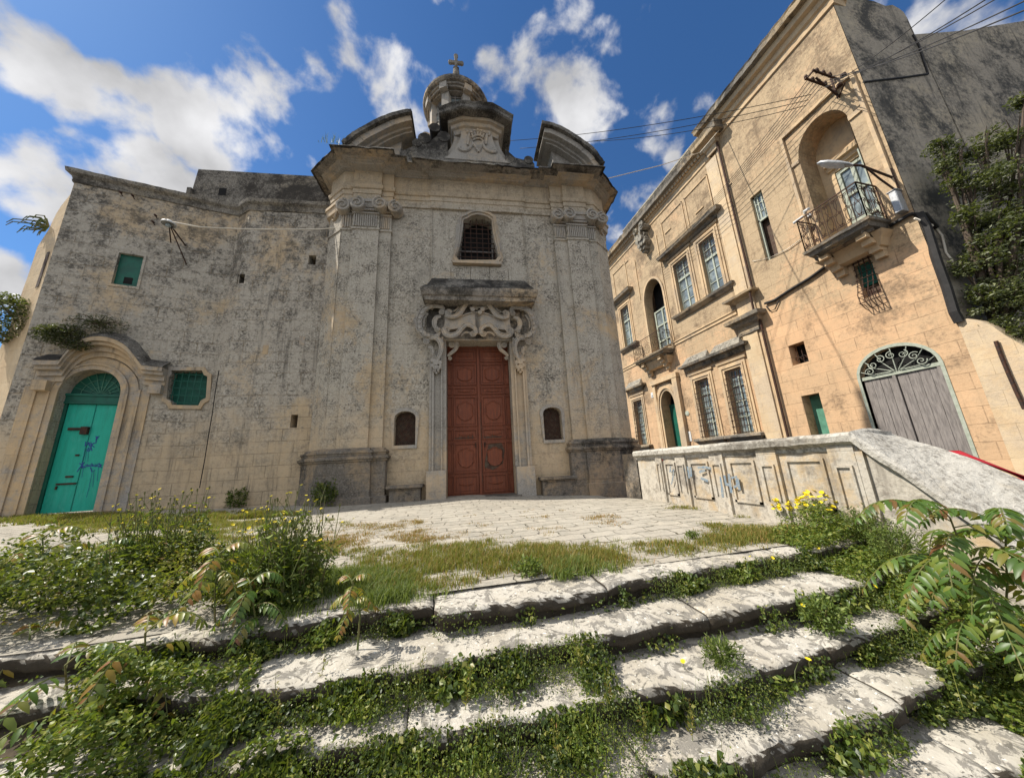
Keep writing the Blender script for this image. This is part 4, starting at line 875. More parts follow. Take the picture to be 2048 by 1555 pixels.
# small shuttered window
m = MB(); m.box(sw[0]-.05, sw[1]+.05, -.01, .02, sw[2]-.06, sw[2]); m.box(sw[0]-.05, sw[1]+.05, -.01, .02, sw[3], sw[3]+.05); m.box(sw[0]-.05, sw[0], -.01, .018, sw[2], sw[3]); m.box(sw[1], sw[1]+.05, -.01, .018, sw[2], sw[3])
w_ = m.build('window', M_conv, conv, L1.M, label='small window closed by a green shutter')
m = MB(); m.box(sw[0], sw[1], -.10, -.06, sw[2], sw[3]); sh_ = m.build('shutter', M_dgreen, w_, L1.M)
m = MB(); m.box(lerp(sw[0], sw[1], .35), lerp(sw[0], sw[1], .7), -.06, -.055, sw[2]+.08, sw[2]+.26); m.build('shutter_hole', M_black, w_, L1.M)
# octagonal grated window
m = MB(); bb = bbox(octp, .0)
a_, b_ = octp, off(octp, .10)
for i in range(len(a_)): m.prism([a_[i], a_[(i+1) % len(a_)], b_[(i+1) % len(a_)], b_[i]], -.01, .04)
w_ = m.build('window', M_convdoor, conv, L1.M, label='eight-sided window with green shutters and an iron grille')
m = MB(); m.box(bb['u0'], bb['u1'], -.28, -.24, bb['z0'], bb['z1']); m.build('shutter', M_dgreen, w_, L1.M)
m = MB()
for k in range(6): u_ = lerp(bb['u0'], bb['u1'], (k+.5)/6); zi = .1 if k in (0, 5) else .0; m.bar((u_, .1, bb['z0']+zi), (u_, .1, bb['z1']-zi), .011)
for k in range(5): z_ = lerp(bb['z0'], bb['z1'], (k+.5)/5); m.bar((bb['u0']+.02, .1, z_), (bb['u1']-.02, .1, z_), .011)
m.build('grille', M_dgreen, w_, L1.M)
# long black crack / joint and dressed quoin near the bend
m = MB(); pts = [L3.p(x, y, .004) for x, y in ((438, 740), (431, 780), (424, 830), (417, 870), (410, 915), (399, 975))]; m.tube([(a, -.003, z) for a, z in pts], .011, 4, .4); m.build('joint', M_black, conv, L3.M)
m = MB()
for x, y, w__, h__ in ((600, 672, 12, 22), (527, 690, 14, 24)):
    a, z_ = L3.p(x, y, .0); m = MB(); m.box(a, a+.13, -.01, .006, z_-.25, z_); m.build('patch_stone', M_convdoor, conv, L3.M)
# ================================================================== PALAZZO (right)
pal = empty('palazzo', PZ.M, 'long sunlit honey-coloured palazzo with balconies and barred windows', 'building')
P = PZ.p
ucor = -4.65; upipe = P(1575, 870)[0]; ZS = -1.60
zA = (P(1625, 0)[1]+P(1560, 80)[1])/2          # top edge of the right block cornice
zB = P(1330, 370, .3)[1]                        # top edge of the left block cornice
def rect(tl, br, d=0., **k):
    a, b = P(*tl, d), P(*br, d); return dict(u0=a[0], u1=b[0], z0=b[1], z1=a[1], **k)
# openings ----------------------------------------------------------
tall = rect((1500, 397), (1557, 508), rev=.25)
sq = rect((1576, 692), (1618, 722), rev=.4)
gdr = rect((1602, 792), (1658, 872), rev=.45); gdr['u0'] = P(1602, 792)[0]; gdr['u1'] = P(1637, 783)[0]; gdr['z0'] = ZS-.1; gdr['z1'] = P(1602, 792)[1]
gu0, gu1 = P(1722, 760)[0], P(1878, 722)[0]; gzs = P(1722, 757)[1]; gza = P(1797, 690)[1]
gar = arch(gu0, gu1, ZS, gzs, gza-gzs, 14)
gril = dict(u0=P(1708, 533)[0], u1=P(1742, 520)[0], z0=P(1722, 600)[1], z1=P(1708, 533)[1], rev=.25)
nu0, nu1 = P(1613, 300)[0], P(1745, 300)[0]        # arched niche of the big balcony
nu0 = P(1592, 300)[0]; nu1 = P(1700, 245)[0]
bal_z = P(1778, 435)[1]; nzs = P(1600, 320)[1]; nza = P(1652, 218)[1]
nich = arch(nu0, nu1, bal_z, nzs, nza-nzs, 16)
def H_(sh, rev): h = dict(**bbox(sh, .06), rev=rev); h['z0'] += .06; h['shape'] = centsort(dens(sh, 3), h); return h
Hr = [tall, sq, gdr, H_(gar, .22), gril, H_(nich, .9)]
m = MB(); m.wall(upipe, ucor, ZS-.3, zA-.5, Hr)
m.build('wall', M_pal, pal, PZ.M, label='taller right-hand block wall')
# left block
def win(tl, br): return rect(tl, br, rev=.30)
W1 = dict(u0=P(1348, 540)[0], u1=P(1375, 515)[0], z0=P(1372, 622)[1], z1=P(1348, 530)[1], rev=.22)
W2 = dict(u0=P(1400, 500)[0], u1=P(1428, 470)[0], z0=W1['z0'], z1=W1['z1'], rev=.22)
W0 = dict(u0=P(1241, 620)[0], u1=P(1256, 605)[0], z0=W1['z0'], z1=W1['z1'], rev=.22)
G1 = dict(u0=P(1391, 765)[0], u1=P(1416, 752)[0], z0=P(1405, 876)[1], z1=P(1391, 762)[1], rev=.3)
G2 = dict(u0=P(1449, 738)[0], u1=P(1480, 725)[0], z0=G1['z0'], z1=G1['z1'], rev=.3)
G0 = dict(u0=P(1267, 800)[0], u1=P(1283, 795)[0], z0=G1['z0'], z1=G1['z1'], rev=.3)
bz2 = P(1345, 690)[1]
an0, an1 = P(1290, 600)[0], P(1322, 560)[0]; anz = P(1290, 612)[1]; ana = P(1303, 560)[1]
nic2 = arch(an0, an1, bz2, anz, ana-anz, 14)
ad0, ad1 = P(1322, 800)[0], P(1350, 800)[0]; adz = P(1322, 815)[1]; ada = P(1335, 780)[1]
adr = arch(ad0, ad1, ZS, adz, ada-adz, 14)
ufar = -26.0
m = MB(); m.wall(ufar, upipe, ZS-.3, zB-.3, [W0, W1, W2, G0, G1, G2, H_(nic2, .5), H_(adr, .6)])
m.build('wall', M_pal, pal, PZ.M, label='lower left-hand block wall with two storeys of windows')
# back of the openings
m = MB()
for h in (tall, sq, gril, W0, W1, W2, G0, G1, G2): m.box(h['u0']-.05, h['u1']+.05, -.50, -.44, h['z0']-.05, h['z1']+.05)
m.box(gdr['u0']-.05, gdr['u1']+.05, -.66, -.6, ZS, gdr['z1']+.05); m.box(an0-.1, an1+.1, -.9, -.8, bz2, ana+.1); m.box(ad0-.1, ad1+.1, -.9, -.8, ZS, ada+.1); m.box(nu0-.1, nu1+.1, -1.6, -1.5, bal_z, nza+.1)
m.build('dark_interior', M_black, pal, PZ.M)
m = MB()
m.box(ufar, ucor-.3, -14, -1.7, ZS-.3, zB-.5); m.build('rear_body', M_pal, pal, PZ.M)
# cornices
m = MB()
m.sweep([(upipe-.02, -.6), (upipe-.02, .0), (ucor, 0), (ucor, -.5)], [(0, zA-1.0), (.06, zA-.98), (.08, zA-.75), (.16, zA-.7), (.18, zA-.5), (.34, zA-.45), (.36, zA-.22)], step=.3, jit=.008)
m.build('cornice_moulding', M_palband, pal, PZ.M)
m = MB(); m.sweep([(upipe-.02, -.6), (upipe-.02, .0), (ucor, 0), (ucor, -.5)], [(.34, zA-.22), (.56, zA-.2), (.58, zA-.02), (.62, zA+.05), (.2, zA+.1), (-.9, zA+.12)], step=.12, jit=.03); m.build('cornice', M_palcorn, pal, PZ.M)
for k in range(2):
    pass
m = MB(); m.sweep([(ufar, 0), (upipe-.4, 0), (upipe-.4, .12), (upipe, .12), (upipe, -.3)], [(0, zB-1.0), (.05, zB-.98), (.06, zB-.7), (.14, zB-.66), (.16, zB-.45), (.3, zB-.4)], step=.3, jit=.008)
n = 46
for k in range(n):
    u_ = lerp(-19, upipe-.5, k/n); m.box(u_, u_+.13, .16, .27, zB-.58, zB-.43)
m.build('cornice_moulding', M_palband, pal, PZ.M)
m = MB(); m.sweep([(ufar, 0), (upipe-.4, 0), (upipe-.4, .12), (upipe+.05, .12), (upipe+.05, -.3)], [(.3, zB-.4), (.46, zB-.37), (.48, zB-.2), (.54, zB-.05), (.2, zB), (-.5, zB+.02)], step=.12, jit=.03); m.build('cornice', M_palcorn, pal, PZ.M)
zpar = P(1438, 223, -.2)[1]
m = MB(); m.sweep([(P(1247, 461, -.2)[0], -.7), (P(1247, 461, -.2)[0], -.15), (upipe, -.15), (upipe, -.7)], [(0, zB-.1), (0, zpar-.15), (.03, zpar-.12), (.02, zpar), (-.4, zpar)], step=.15, jit=.02); m.build('roof_parapet', M_palpar, pal, PZ.M)
# carved crest breaking the cornice above the small balcony
m = MB(); cu_, cz_ = P(1283, 462, .3)
for k in range(26):
    a = random.uniform(-.45, .45); b = random.uniform(-1.5, .5); wd = .5*(1-abs(b+.2)/1.6); m.disc(cu_+a*max(.2, wd*2), cz_+b, random.uniform(.09, .2), 0, random.uniform(.28, .6), 8)
for s in (-1, 1): m.spiral(cu_+s*.3, cz_+.15, .2, .55, 1.6, math.pi/2, -s); m.spiral(cu_+s*.18, cz_-.7, .14, .4, 1.6, math.pi/2, s)
m.build('crest', M_palpar, pal, PZ.M)
# corner pilaster by the pipe, its capital and entablature block
zc1 = P(1515, 625, .3)[1]; zs1 = P(1500, 612)[1]
m = MB(); m.box(upipe-.75, upipe-.12, 0, .12, ZS-.2, zc1-.5); m.box(upipe-.68, upipe-.12, 0, .10, zc1+1.05, zB-1.15); m.build('pilaster', M_pallight, pal, PZ.M)
m = MB(); pp_ = [(upipe-.85, -.0), (upipe-.85, .12), (upipe-.02, .12), (upipe-.02, -.0)]
m.sweep(pp_, [(0, zc1-.62), (.04, zc1-.6), (.05, zc1-.5), (.02, zc1-.48), (.04, zc1-.3), (.16, zc1-.2), (.2, zc1-.08), (.34, zc1-.02), (.36, zc1+.12), (.0, zc1+.2)], step=.1, jit=.02)
m.sweep([(upipe-.8, 0), (upipe-.8, .08), (upipe-.05, .08), (upipe-.05, 0)], [(0, zc1+.85), (.05, zc1+.9), (.12, zc1+.98), (.3, zc1+1.02), (.32, zc1+1.1), (0, zc1+1.14)], step=.1, jit=.015)
m.build('capital', M_palcorn, pal, PZ.M)
m = MB(); m.box(upipe-.75, upipe-.1, 0, .09, zc1+.2, zc1+.86); m.box(upipe-.1, upipe, 0, .06, ZS, zB-.5); m.build('pilaster_block', M_palband, pal, PZ.M)
# string courses
def course(z, u0, u1, h=.22, d=.09, cuts=()):
    segs = []; a = u0
    for c0, c1 in sorted(cuts): segs.append((a, c0)); a = c1
    segs.append((a, u1)); mm_ = MB()
    for s0, s1 in segs:
        if s1 > s0: mm_.sweep([(s0, 0), (s1, 0)], [(0, z-h), (d*.5, z-h+.02), (d*.5, z-.08), (d, z-.05), (d, z), (0, z+.04)], step=.3, jit=.006)
    return mm_.build('string_course', M_palband, pal, PZ.M)
course(zs1+.15, ufar, upipe-.85); 
# raised plaster strips framing the bays (thin shadow lines in the photograph)
m = MB()
for px, py0, py1 in ((1463, 365, 412), (1407, 412, 460), (1342, 455, 690), (1305, 500, 0), (1256, 520, 560)):
    u_, z_ = P(px, py0); m.box(u_-.5, u_, -.001, .05, z_-.05, z_); 
    zb_ = P(px, py1)[1] if py1 else z_-1.5
m.box(P(1313, 470)[0]-.06, P(1313, 470)[0], 0, .05, zs1+.2, P(1313, 470)[1]); m.box(P(1270, 520)[0]-.05, P(1270, 520)[0], 0, .05, P(1280, 600)[1], P(1270, 520)[1])
for W_ in (W1, W2, W0):
    c0, c1 = W_['u0']-.32, W_['u1']+.32; zt_ = zB-1.55
    m.box(c0, c0+.05, 0, .045, W_['z1']+.9, zt_); m.box(c1-.05, c1, 0, .045, W_['z1']+.9, zt_); m.box(c0, c1, 0, .045, zt_-.05, zt_)
m.build('wall_strip', M_palband, pal, PZ.M)
def window(h, kind, lab):
    u0, u1, z0, z1 = h['u0'], h['u1'], h['z0'], h['z1']; w = u1-u0; m = MB()
    for a, b, d in ((0, .10, .05), (.10, .16, .09), (.16, .26, .05)):
        m.box(u0-b, u0-a, -.01, d, z0, z1+b); m.box(u1+a, u1+b, -.01, d, z0, z1+b); m.box(u0-a, u1+a, -.01, d, z1+a, z1+b)
    m.sweep([(u0-.3, 0), (u0-.3, .05), (u1+.3, .05), (u1+.3, 0)], [(0, z1+.3), (.03, z1+.32), (.05, z1+.42), (.0, z1+.43)], step=.3, jit=.004)
    wo = m.build('window', M_palband, pal, PZ.M, label=lab)
    if kind == 'up':
        m = MB(); m.sweep([(u0-.38, 0), (u0-.38, .06), (u1+.38, .06), (u1+.38, 0)], [(0, z1+.5), (.06, z1+.56), (.10, z1+.64), (.30, z1+.68), (.33, z1+.78), (.36, z1+.84), (.0, z1+.92)], step=.1, jit=.015); m.build('hood', M_palcorn, wo, PZ.M)
        m = MB(); m.sweep([(u0-.34, 0), (u0-.34, .06), (u1+.34, .06), (u1+.34, 0)], [(0, z0-.28), (.05, z0-.22), (.16, z0-.12), (.2, z0-.02), (0, z0)], step=.12, jit=.01); m.build('sill', M_palcorn, wo, PZ.M)
        m = MB(); m.box(u0, u1, -.20, -.18, z0, z1); m.build('pane', M_glass, wo, PZ.M)
        m = MB(); t = .035
        for q in (u0+.03, u0+w/2, u1-.03): m.box(q-t, q+t, -.18, -.14, z0, z1)
        zt = lerp(z0, z1, .66)
        for q, tt in ((z0+.03, t), (z1-.03, t), (zt, .06)): m.box(u0, u1, -.178, -.12, q-tt, q+tt)
        for q in (.22, .44): m.box(u0, u1, -.179, -.145, lerp(z0, zt, q*1.5)-.015, lerp(z0, zt, q*1.5)+.015)
        m.box(u0, u1, -.179, -.145, lerp(zt, z1, .5)-.015, lerp(zt, z1, .5)+.015)
        m.build('frame', M_frame, wo, PZ.M)
        m = MB()
        for k in range(5): q = lerp(u0, u1, (k+.5)/5); m.bar((q, -.03, zt), (q, -.03, z1), .01)
        for k in range(5): q = lerp(zt, z1, (k+.5)/5); m.bar((u0, -.03, q), (u1, -.03, q), .01)
        m.build('grille', M_iron, wo, PZ.M)
    else:
        m = MB(); m.sweep([(u0-.34, 0), (u0-.34, .05), (u1+.34, .05), (u1+.34, 0)], [(0, z1+.55), (.05, z1+.6), (.12, z1+.75), (.28, z1+.78), (.3, z1+.9)], step=.15, jit=.01)
        hd = m.build('hood', M_palcorn, wo, PZ.M); m = MB(); a, b = u0-.40, u1+.40; zz = z1+.88
        m.add([(a+.0, -.33, zz), (b-.0, -.33, zz), (b-.16, -.02, zz+.42), (a+.16, -.02, zz+.42), (a, 0, zz), (b, 0, zz)], [(0, 1, 2, 3), (0, 3, 4), (1, 5, 2)]); m.build('hood_weathering', M_palpar, wo, PZ.M)
        m = MB(); m.sweep([(u0-.3, 0), (u0-.3, .15), (u1+.3, .15), (u1+.3, 0)], [(0, z0-.45), (.0, z0-.3), (.1, z0-.18), (.16, z0-.14), (.16, z0-.04), (0, z0)], step=.15, jit=.012); m.build('sill', M_palcorn, wo, PZ.M)
        m = MB(); m.box(u0, u1, -.26, -.24, z0, z1); m.build('pane', M_glass, wo, PZ.M)
        m = MB()
        for q in (u0+.03, u0+w/2, u1-.03): m.box(q-.03, q+.03, -.238, -.20, z0, z1)
        for k in range(5): q = lerp(z0, z1, k/4*.96+.02); m.box(u0, u1, -.236, -.205, q-.02, q+.02)
        m.build('frame', M_frame, wo, PZ.M)
        m = MB(); nv, nh = 6, 11
        for k in range(nh):
            q = lerp(z0+.05, z1-.1, k/(nh-1)); bl = .06+.16*(1-k/(nh-1))**.7
            m.tube([(u0-.05, -.0, q), (u0-.03, -bl, q), (u1+.03, -bl, q), (u1+.05, 0, q)], .014, 4)
        for k in range(nv):
            q = lerp(u0, u1, (k+.5)/nv); m.tube([(q, -(.06+.16*(1-t)**.7)-.012, lerp(z0, z1-.1, t)) for t in np.linspace(0, 1, 7)], .013, 4)
            
        m.build('grille', M_iron, wo, PZ.M)
    return wo
window(W0, 'up', 'upper window nearest the church'); window(W1, 'up', 'upper window beside the small balcony'); window(W2, 'up', 'upper window beside the corner pilaster')
window(G0, 'low', 'ground-floor barred window nearest the church'); window(G1, 'low', 'ground-floor barred window beside the arched doorway'); window(G2, 'low', 'ground-floor barred window beside the corner pilaster')
# tall plain window in the right block
h = tall; m = MB(); u0, u1, z0, z1 = h['u0'], h['u1'], h['z0'], h['z1']; zt = lerp(z0, z1, .62)
for q in (u0+.03, u1-.03): m.box(q-.035, q+.035, -.2, -.12, z0, z1)
for q in (z0+.03, z1-.03, zt): m.box(u0, u1, -.198, -.12, q-.04, q+.04)
for k in (1, 2): q = lerp(u0, u1, k/3); m.box(q-.02, q+.02, -.19, -.14, zt, z1)
for k in (1, 2): q = lerp(zt, z1, k/3); m.box(u0, u1, -.19, -.145, q-.02, q+.02)
wt = m.build('window', M_frame, pal, PZ.M, label='tall plain window with its lower sash open')
m = MB(); m.box(u0, u1, -.19, -.17, zt, z1); m.build('pane', M_glass, wt, PZ.M); m = MB(); m.box(u0, u1, -.36, -.32, z0, zt); m.build('shutter', M_redw, wt, PZ.M)
m = MB(); h = sq
for k in range(3):
    q = lerp(h['u0'], h['u1'], (k+.5)/3); m.bar((q, .2, h['z0']), (q, .2, h['z1']), .012)
for k in range(3): m.spiral(lerp(h['u0'], h['u1'], (k+.5)/3), lerp(h['z0'], h['z1'], .3), .1, -.2, 1.3, 0, 1, .012, hub=False)
ws = m.build('window', M_iron, pal, PZ.M, label='small square barred window above the green door')
m = MB(); m.box(gdr['u0'], gdr['u1'], -.42, -.38, ZS, gdr['z1']); dg = m.build('door', M_mgreen, pal, PZ.M, label='narrow green side door')
m = MB(); u0, u1 = gril['u0'], gril['u1']; z0, z1 = gril['z0'], gril['z1']
for k in range(4):
    q = lerp(u0+.02, u1-.02, k/3); m.tube([(q, -.04, z1+.12), (q, -.05, lerp(z0, z1, .7)), (q, -.16, lerp(z0, z1, .35)), (q, -.30, lerp(z0, z1, .05)), (q, -.28, z0-.2), (q, -.12, z0-.36), (q, -.0, z0-.4)], .013, 4)
for t in np.linspace(0, 1, 8):
    q = lerp(z0-.2, z1+.05, t); bl = .05 if t > .75 else .05+.25*(1-t/.75)**.8; bl = min(bl, .3); m.tube([(u0-.03, -.0, q), (u0, -bl, q), (u1, -bl, q), (u1+.03, 0, q)], .012, 4)
wg = m.build('window', M_iron, pal, PZ.M, label='small window with a bulging iron cage under the big balcony')
m = MB(); m.box(u0, u1, -.25, -.2, z0, z1); m.build('shutter', M_redw, wg, PZ.M)
m = MB(); m.box(u0, u1, -.19, -.14, lerp(z0, z1, .35), z1); m.build('frame', M_dgreen, wg, PZ.M)
# garage / cellar gate
m = MB(); a_, b_ = gar, arch(gu0-.07, gu1+.07, ZS, gzs, gza-gzs+.09, 14)
for i in range(1, len(a_)): m.prism([a_[i], a_[(i+1) % len(a_)], b_[(i+1) % len(a_)], b_[i]], -.1, .02)
m.box(gu0, gu1, -.12, -.03, gzs-.08, gzs+.02)
gt = m.build('gate', M_pgreen, pal, PZ.M, label='arched gate of grey weathered boards')
um = lerp(gu0, gu1, .46)
for a, b in ((gu0+.02, um-.01), (um+.01, gu1-.02)):
    m = MB(); n = 4
    for k in range(n): m.box(lerp(a, b, k/n)+.004, lerp(a, b, (k+1)/n)-.004, -.14, -.07-random.random()*.012, ZS+.05, gzs-.09)
    m.box(a, b, -.08, -.045, ZS+.5, ZS+.62); m.box(b-.07, b, -.08, -.04, ZS+.05, gzs-.09)
    m.build('gate_leaf', M_wood, gt, PZ.M)
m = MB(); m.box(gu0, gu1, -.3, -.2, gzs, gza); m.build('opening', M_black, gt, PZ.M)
m = MB(); gw = gu1-gu0
for k in range(7):
    an = math.pi*(k+.5)/7; cx_, cz_ = (gu0+gu1)/2+gw*.34*math.cos(an), gzs+.04+(gza-gzs)*.62*math.sin(an)
    m.spiral(cx_, cz_, .11, .03, 1.5, an, 1 if k % 2 else -1, .012, hub=False)
    m.tube([((gu0+gu1)/2+.1*math.cos(an), .0, gzs+.03), (cx_, .0, cz_-.1), ((gu0+gu1)/2+gw*.48*math.cos(an), 0, gzs+.03+(gza-gzs)*.95*math.sin(an))], .011, 4)
m.build('fanlight_scrollwork', M_frame, gt, PZ.M)
# arched street door
m = MB()
for k, (a, b, d) in enumerate(((0, .12, .06), (.12, .2, .12), (.2, .42, .06))):
    a_, b_ = arch(ad0-a, ad1+a, ZS, adz, ada-adz+a, 14), arch(ad0-b, ad1+b, ZS, adz, ada-adz+b, 14)
    for i in range(1, len(a_)): m.prism([a_[i], a_[(i+1) % len(a_)], b_[(i+1) % len(a_)], b_[i]], -.01, d)
m.box(ad0-.42, ad0-.2, 0, .14, ZS, ada+.5); m.box(ad1+.2, ad1+.55, 0, .2, ZS, ada+.5); m.box(ad0-.5, ad1+.6, 0, .22, ada+.5, ada+.75)
dd = m.build('door', M_palband, pal, PZ.M, label='arched street doorway under the small balcony')
m = MB(); m.box(ad0, ad1, -.56, -.5, ZS, adz+.02); m.box(ad0, ad1, -.56, -.47, adz, adz+.12); m.build('door_leaf', M_dgreen, dd, PZ.M)
def scrollrail(m, A, B, z0, z1, n):
    """ironwork between plan points A,B (u,y)"""
    A, B = Vector((A[0], A[1], 0)), Vector((B[0], B[1], 0)); D = B-A; ln = D.length; e = D/ln; hgt = z1-z0
    def q(s, z): p = A+e*s; return (p.x, p.y, z)
    for zz, r in ((z0+.03, .014), (z0+.14, .009), (z1-.10, .009), (z1, .022)): m.bar(q(0, zz), q(ln, zz), r)
    for s in (0, ln): m.bar(q(s, z0), q(s, z1), .017)
    for k in range(n):
        c = ln*(k+.5)/n; w = ln/n*.44; mid = (z0+z1)/2
        for sx in (-1, 1):
            for (zc, dr, sz) in ((z0+.14+w*.55, 1, 1), (z1-.10-w*.55, -1, -1), (mid, 1, 0)):
                r = w*.52; pts = []
                for i in range(15):
                    t = i/14; rr = r*(1-t*.75); an = math.pi/2*sz+2*math.pi*1.3*t*dr*sx; pts.append(q(c+sx*w*.5+rr*math.cos(an)*.9, zc+rr*math.sin(an)))
                m.tube(pts, .0085, 4)
            pts = [q(c+sx*w*.5*math.sin(t*math.pi*2)+sx*w*.4*(1-abs(2*t-1)), lerp(z0+.14, z1-.10, t)) for t in np.linspace(0, 1, 11)]; m.tube(pts, .008, 4)
        m.bar(q(ln*(k+1)/n, z0+.03), q(ln*(k+1)/n, z1), .009)
def balcony(u0, u1, zf, pr, lab, nb, rail_h=.95):
    m = MB(); m.sweep([(u0, 0), (u0, pr), (u1, pr), (u1, 0)], [(-pr, zf-.34), (-.3, zf-.32), (-.26, zf-.24), (-.1, zf-.2), (-.06, zf-.1), (0, zf-.08), (.02, zf), (-pr, zf+.01)], step=.1, jit=.014)
    bo = m.build('balcony', M_palcorn, pal, PZ.M, label=lab)
    m = MB(); w = u1-u0
    for c in (u0+w*.22, u1-w*.22):
        for a, b, zz in ((pr*.8, .12, zf-.45), (pr*.6, .12, zf-.62), (pr*.35, .12, zf-.82), (pr*.18, .11, zf-1.0)): m.box(c-b, c+b, 0, a, zz, zf-.3)
    m.sweep([(u0+w*.12, 0), (u0+w*.12, pr*.35), (u1-w*.12, pr*.35), (u1-w*.12, 0)], [(-.2, zf-.75), (0, zf-.7), (.08, zf-.5), (.2, zf-.33)], step=.2, jit=.01)
    m.build('bracket', M_palband, bo, PZ.M)
    m = MB(); k = pr-.06
    scrollrail(m, (u0+.05, -k), (u1-.05, -k), zf, zf+rail_h, nb); scrollrail(m, (u0+.05, -.02), (u0+.05, -k), zf, zf+rail_h, 2); scrollrail(m, (u1-.05, -.02), (u1-.05, -k), zf, zf+rail_h, 2)
    m.build('railing', M_iron, bo, PZ.M); return bo
pb = float(12.8-on_z(1739, 438, 1)[0]*0) ; 
bU1 = P(1780, 436)[0]; bU0 = P(1652, 530)[0]; zf = (P(1780, 436)[1]+P(1652, 545)[1])/2; r_ = ray(1739, 438); prj = 12.8-(-bU1)*r_[0]/r_[1]; prj = min(max(prj, .6), 1.1)
zf = ray(1739, 438)[2]/ray(1739, 438)[1]*(-bU1)+.12
big = balcony(bU0, bU1, zf, prj, 'big stone balcony with a scrolled iron railing', 7, 1.2)
sU0, sU1 = P(1290, 722)[0]-.1, P(1347, 690)[0]; r_ = ray(1325, 697); pr2 = 12.8-(-sU1)*r_[0]/r_[1]; pr2 = min(max(pr2, .5), 1.0)
zf2 = r_[2]/r_[1]*(-sU1)+.05
small = balcony(sU0, sU1, zf2, pr2, 'small balcony over the arched doorway', 3, 1.1)
# glazed doors in the niches
def frenchdoor(u0, u1, z0, z1, d, lab, openleaf=False):
    m = MB(); t = .05
    for q in (u0+t, (u0+u1)/2, u1-t): m.box(q-t, q+t, d, d+.07, z0, z1)
    for q in (z0+.1, lerp(z0, z1, .33), lerp(z0, z1, .66), z1-.05): m.box(u0, u1, d+.001, d+.066, q-.045, q+.045)
    m.box(u0, u1, d+.002, d+.05, z0, z0+.5); fd = m.build('balcony_door', M_pgreen, pal, PZ.M, label=lab); m = MB(); m.box(u0, u1, d-.02, d+.01, z0, z1); m.build('pane', M_glass, fd, PZ.M)
    if openleaf:
        m = MB()
        for q in (u1+.02,): m.box(q-.03, q+.03, d+.07, d+.5, z0, z1)
        m.build('open_shutter', M_pgreen, fd, PZ.M)
frenchdoor(lerp(nu0, nu1, .28), lerp(nu0, nu1, .86), zf, zf+(nza-zf)*.62, -.88, 'pale green glazed door of the big balcony', True)
frenchdoor(an0+.12, an1-.12, zf2, lerp(zf2, ana, .62), -.48, 'cream glazed door of the small balcony')
m = MB(); m.wall(nu0, nu1, zf-.2, nza, [dict(u0=lerp(nu0, nu1, .25), u1=lerp(nu0, nu1, .9), z0=zf, z1=zf+(nza-zf)*.64, rev=.15)], d=-.85); zq = zf+(nza-zf)*.66
m.sweep([(lerp(nu0, nu1, .15), -.85), (lerp(nu0, nu1, .98), -.85)], [(0, zq), (.08, zq+.02), (.1, zq+.15), (.2, zq+.18), (.22, zq+.3), (0, zq+.34)], step=.3)
m.build('niche_back', M_palband, pal, PZ.M)
m = MB()   # raised flat frame round the big niche
f0, f1, ft = P(1588, 300)[0]-.02, P(1745, 180)[0], P(1590, 268)[1]+.3
f0 = P(1600, 340)[0]-.28; f1 = nu1+.45; ft = nza+.30
m.box(f0, f0+.09, 0, .10, zf, ft); m.box(f0, f1, 0, .10, ft, ft+.12); m.box(f1-.09, f1, 0, .10, zf, ft)
m.box(f0+.09, nu0, 0, .05, nzs-.09, nzs+.06); m.box(nu1, f1-.09, 0, .05, nzs-.09, nzs+.06)
m.build('niche_frame', M_palband, pal, PZ.M)
m = MB()
for k in range(16):
    an = math.pi*k/16; c_ = (an0+an1)/2; r1 = (an1-an0)/2+.03; r2 = r1+.12; rz = ana-anz+.03
    m.prism([(c_+r1*math.cos(an), anz+rz*math.sin(an)), (c_+r1*math.cos(an+math.pi/16), anz+rz*math.sin(an+math.pi/16)), (c_+r2*math.cos(an+math.pi/16), anz+(rz+.12)*math.sin(an+math.pi/16)), (c_+r2*math.cos(an), anz+(rz+.12)*math.sin(an))], 0, .08)
m.box(an0-.16, an0-.03, 0, .08, zf2, anz); m.box(an1+.03, an1+.16, 0, .08, zf2, anz); m.build('arch_moulding', M_palband, pal, PZ.M)
# rain pipe
m = MB(); zt = zB-.6; m.tube([(upipe+.09, -.10, zt), (upipe+.09, -.10, zc1+1.2), (upipe+.09, -.3, zc1+.9), (upipe+.09, -.3, zc1+.2), (upipe+.09, -.10, zc1-.3), (upipe+.09, -.10, ZS)], .045, 6); m.build('rain_pipe', M_iron, pal, PZ.M)
# oval plaque, white notice by the door
m = MB(); a, z_ = P(1375, 826); m.disc(a, z_, .13, 0, .03, 12); m.disc(a, z_, .09, .03, .04, 12); m.build('plaque', M_frame, pal, PZ.M)
m = MB(); a, z_ = P(1380, 872); m.box(a-.1, a+.1, 0, .025, z_-.25, z_+.25); m.build('notice', M_plastic, pal, PZ.M)
# alarm box by the arched doorway
m = MB(); a, z_ = P(1308, 790); m.box(a-.1, a+.1, .0, .14, z_-.16, z_+.16); m.disc(a, z_-.02, .06, .14, .17, 10)
ab = bevel(m.build('alarm_box', M_plastic, None, PZ.M), .02); tag(ab, 'white alarm box on the palazzo wall beside the arched doorway', 'alarm box')
